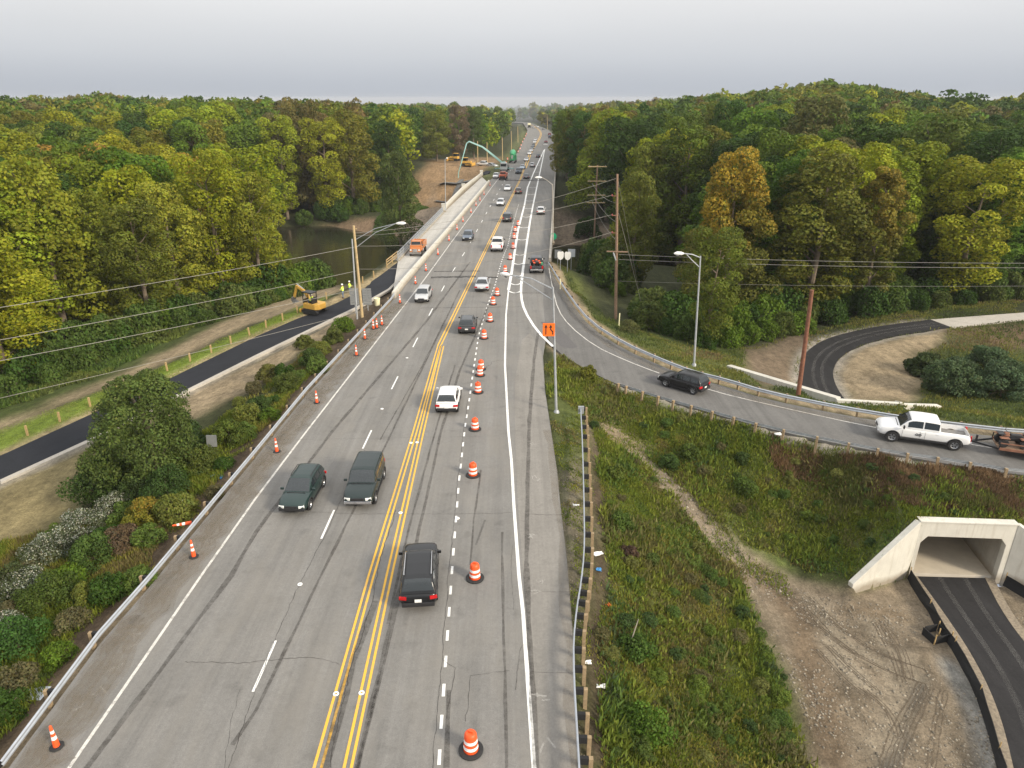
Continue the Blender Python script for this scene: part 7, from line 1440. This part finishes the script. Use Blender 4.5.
SD = [strip_poly(Z_([(-80, 468), (0, 431), (117, 385), (170, 365), (256, 327), (330, 296)], -4), Z_([(-80, 492), (0, 452), (109, 404), (170, 379), (256, 338), (315, 312)], -3.6))]
blades('seeded_grass', SD, 26000, .10, [(.12, .19, .03), (.14, .21, .035), (.18, .21, .06)], 407, 'fresh bright green seeded grass strip beside the black trail', None, .5, .03, .4)
BK = [Z_([(360, 238), (398, 205), (400, 214), (420, 206), (428, 212), (395, 226), (380, 240)], -7.6)]
blades('bank_weeds', BK, 16000, .8, [(.04, .08, .02), (.06, .11, .025)], 408, 'low green growth on the far river bank beside the sand bar', None, .3, .12, .2, 'weeds')
VR = [Z_([(552, 420), (584, 415), (588, 640), (580, 690), (575, 610), (566, 520)], -.1)]
blades('shoulder_weeds', VR, 5000, .14, GP1, 409, 'sparse short weeds on the verge left of the right guardrail', None, .9, .03, 1.0)
blades('channel_weeds', [CH_[0]], 5000, .3, GP1, 410, 'stray weeds growing across the eroded strip on the slope', None, 1.0, .03, .9, 'weeds', .6)
# stones on the dirt
def stones(name, polys, n, smin, smax, seed, label, c0_=(.25, .22, .175)):
    gg = np.random.default_rng(seed); allp = np.concatenate([np.array(q) for q in polys]); lo, hi = allp.min(0), allp.max(0); X = gg.uniform(lo[0], hi[0], n*3); Y = gg.uniform(lo[1], hi[1], n*3); m = np.zeros(len(X), bool)
    for q in polys: m |= inpoly(X, Y, q)
    m &= ~(inpoly(X, Y, strip_poly([p[:2] for p in NT_A], [p[:2] for p in NT_B]))); dn = hnoise(X, Y, .5, seed)+hnoise(X, Y, 1.7, seed+4)*.6; m &= gg.random(len(X)) < np.clip(.5+.9*dn, .05, 1)
    X, Y = X[m][:n], Y[m][:n]; k = len(X); Z = tz(X, Y); s = smin*(smax/smin)**(gg.random(k)**3)
    oc = np.array([(1, 0, 0), (0, 1, 0), (-1, 0, 0), (0, -1, 0), (0, 0, .7), (0, 0, -.5)]); v = oc[None]*(s[:, None, None])*gg.uniform(.6, 1.3, (k, 6, 1)); a = gg.uniform(0, 6.28, k); ca, sa = np.cos(a), np.sin(a)
    vx = v[..., 0]*ca[:, None]-v[..., 1]*sa[:, None]; vy = v[..., 0]*sa[:, None]+v[..., 1]*ca[:, None]; V = np.stack([vx+X[:, None], vy+Y[:, None], v[..., 2]+Z[:, None]], 2).reshape(-1, 3)
    F = np.array([(0, 1, 4), (1, 2, 4), (2, 3, 4), (3, 0, 4), (1, 0, 5), (2, 1, 5), (3, 2, 5), (0, 3, 5)]); FI = (F[None]+(np.arange(k)*6)[:, None, None]).reshape(-1)
    me = bpy.data.meshes.new(name); me.vertices.add(len(V)); me.vertices.foreach_set('co', V.astype(np.float32).ravel()); me.loops.add(len(FI)); me.loops.foreach_set('vertex_index', FI.astype(np.int32)); nf = k*8
    me.polygons.add(nf); me.polygons.foreach_set('loop_start', np.arange(0, nf*3, 3, dtype=np.int32)); me.polygons.foreach_set('loop_total', np.full(nf, 3, np.int32)); me.update()
    ca_ = me.color_attributes.new('lc', 'FLOAT_COLOR', 'POINT'); cc = np.repeat(np.c_[np.array(c0_)*gg.uniform(.55, 1.4, (k, 1)), np.ones(k)], 6, 0); ca_.data.foreach_set('color', cc.astype(np.float32).ravel()); me.materials.append(STONE)
    o = bpy.data.objects.new(name, me); COL.objects.link(o); return setp(o, label, 'gravel', None, 'stuff')
STONE = leafmat('stone', trans=0.0, rough=.9)
DP = [Z_([(735, 552), (800, 590), (850, 600), (905, 582), (1100, 600), (1100, 860), (805, 860), (812, 740), (772, 640)], -4.6)]
stones('dirt_gravel', DP, 22000, .012, .11, 501, 'scattered pale stones and clods on the bare dirt by the underpass')
stones('channel_stones', [CH_[0]], 2600, .02, .16, 502, 'pale stones in the eroded strip down the grassy slope')
stones('shoulder_grit', [strip_poly([(p[0]+.1, p[1]) for p in GUARD_L[:7]], [(p[0]+.9, p[1]) for p in GUARD_L[:7]])], 2500, .01, .04, 503, 'grit and pebbles gathered under the left guardrail', (.25, .21, .16))
stones('verge_grit', [Z_([(577, 768), (561, 510), (552, 430), (583, 415), (586, 640), (585, 768)], 0)], 2500, .01, .07, 504, 'pebbles and grit on the verge left of the right guardrail')
stones('sand_bar_stones', [Z_([(395, 240), (420, 213), (460, 205), (455, 242)], -8.2)], 1500, .05, .25, 505, 'stones on the pale sand bar by the far bank')
# ---- morning haze
hb_ = MB().box((0, 1190, 12), (3600, 2440, 54)); hm = bpy.data.materials.new('haze'); hm.use_nodes = True; hn = hm.node_tree; hn.nodes.clear(); ho = hn.nodes.new('ShaderNodeOutputMaterial'); pv = hn.nodes.new('ShaderNodeVolumePrincipled')
pv.inputs['Color'].default_value = (.88, .91, .96, 1); pv.inputs['Density'].default_value = .00014; pv.inputs['Anisotropy'].default_value = .1; hn.links.new(pv.outputs[0], ho.inputs['Volume'])
hz = hb_.build('haze', hm); hz['kind'] = 'stuff'; hz['label'] = 'thin pale morning haze over the valley'

# low fog lying over the valley beyond the far bend
fb_ = MB().box((0, 1545, 7.5), (3480, 1590, 39)); fm = bpy.data.materials.new('fog_bank'); fm.use_nodes = True; fn = fm.node_tree; fn.nodes.clear(); fo_ = fn.nodes.new('ShaderNodeOutputMaterial'); fv = fn.nodes.new('ShaderNodeVolumePrincipled')
fv.inputs['Color'].default_value = (.70, .74, .82, 1); fv.inputs['Density'].default_value = .0026; fn.links.new(fv.outputs[0], fo_.inputs['Volume'])
fz = fb_.build('fog_bank', fm); fz['kind'] = 'stuff'; fz['label'] = 'low pale fog bank over the distant valley beyond the far bend'
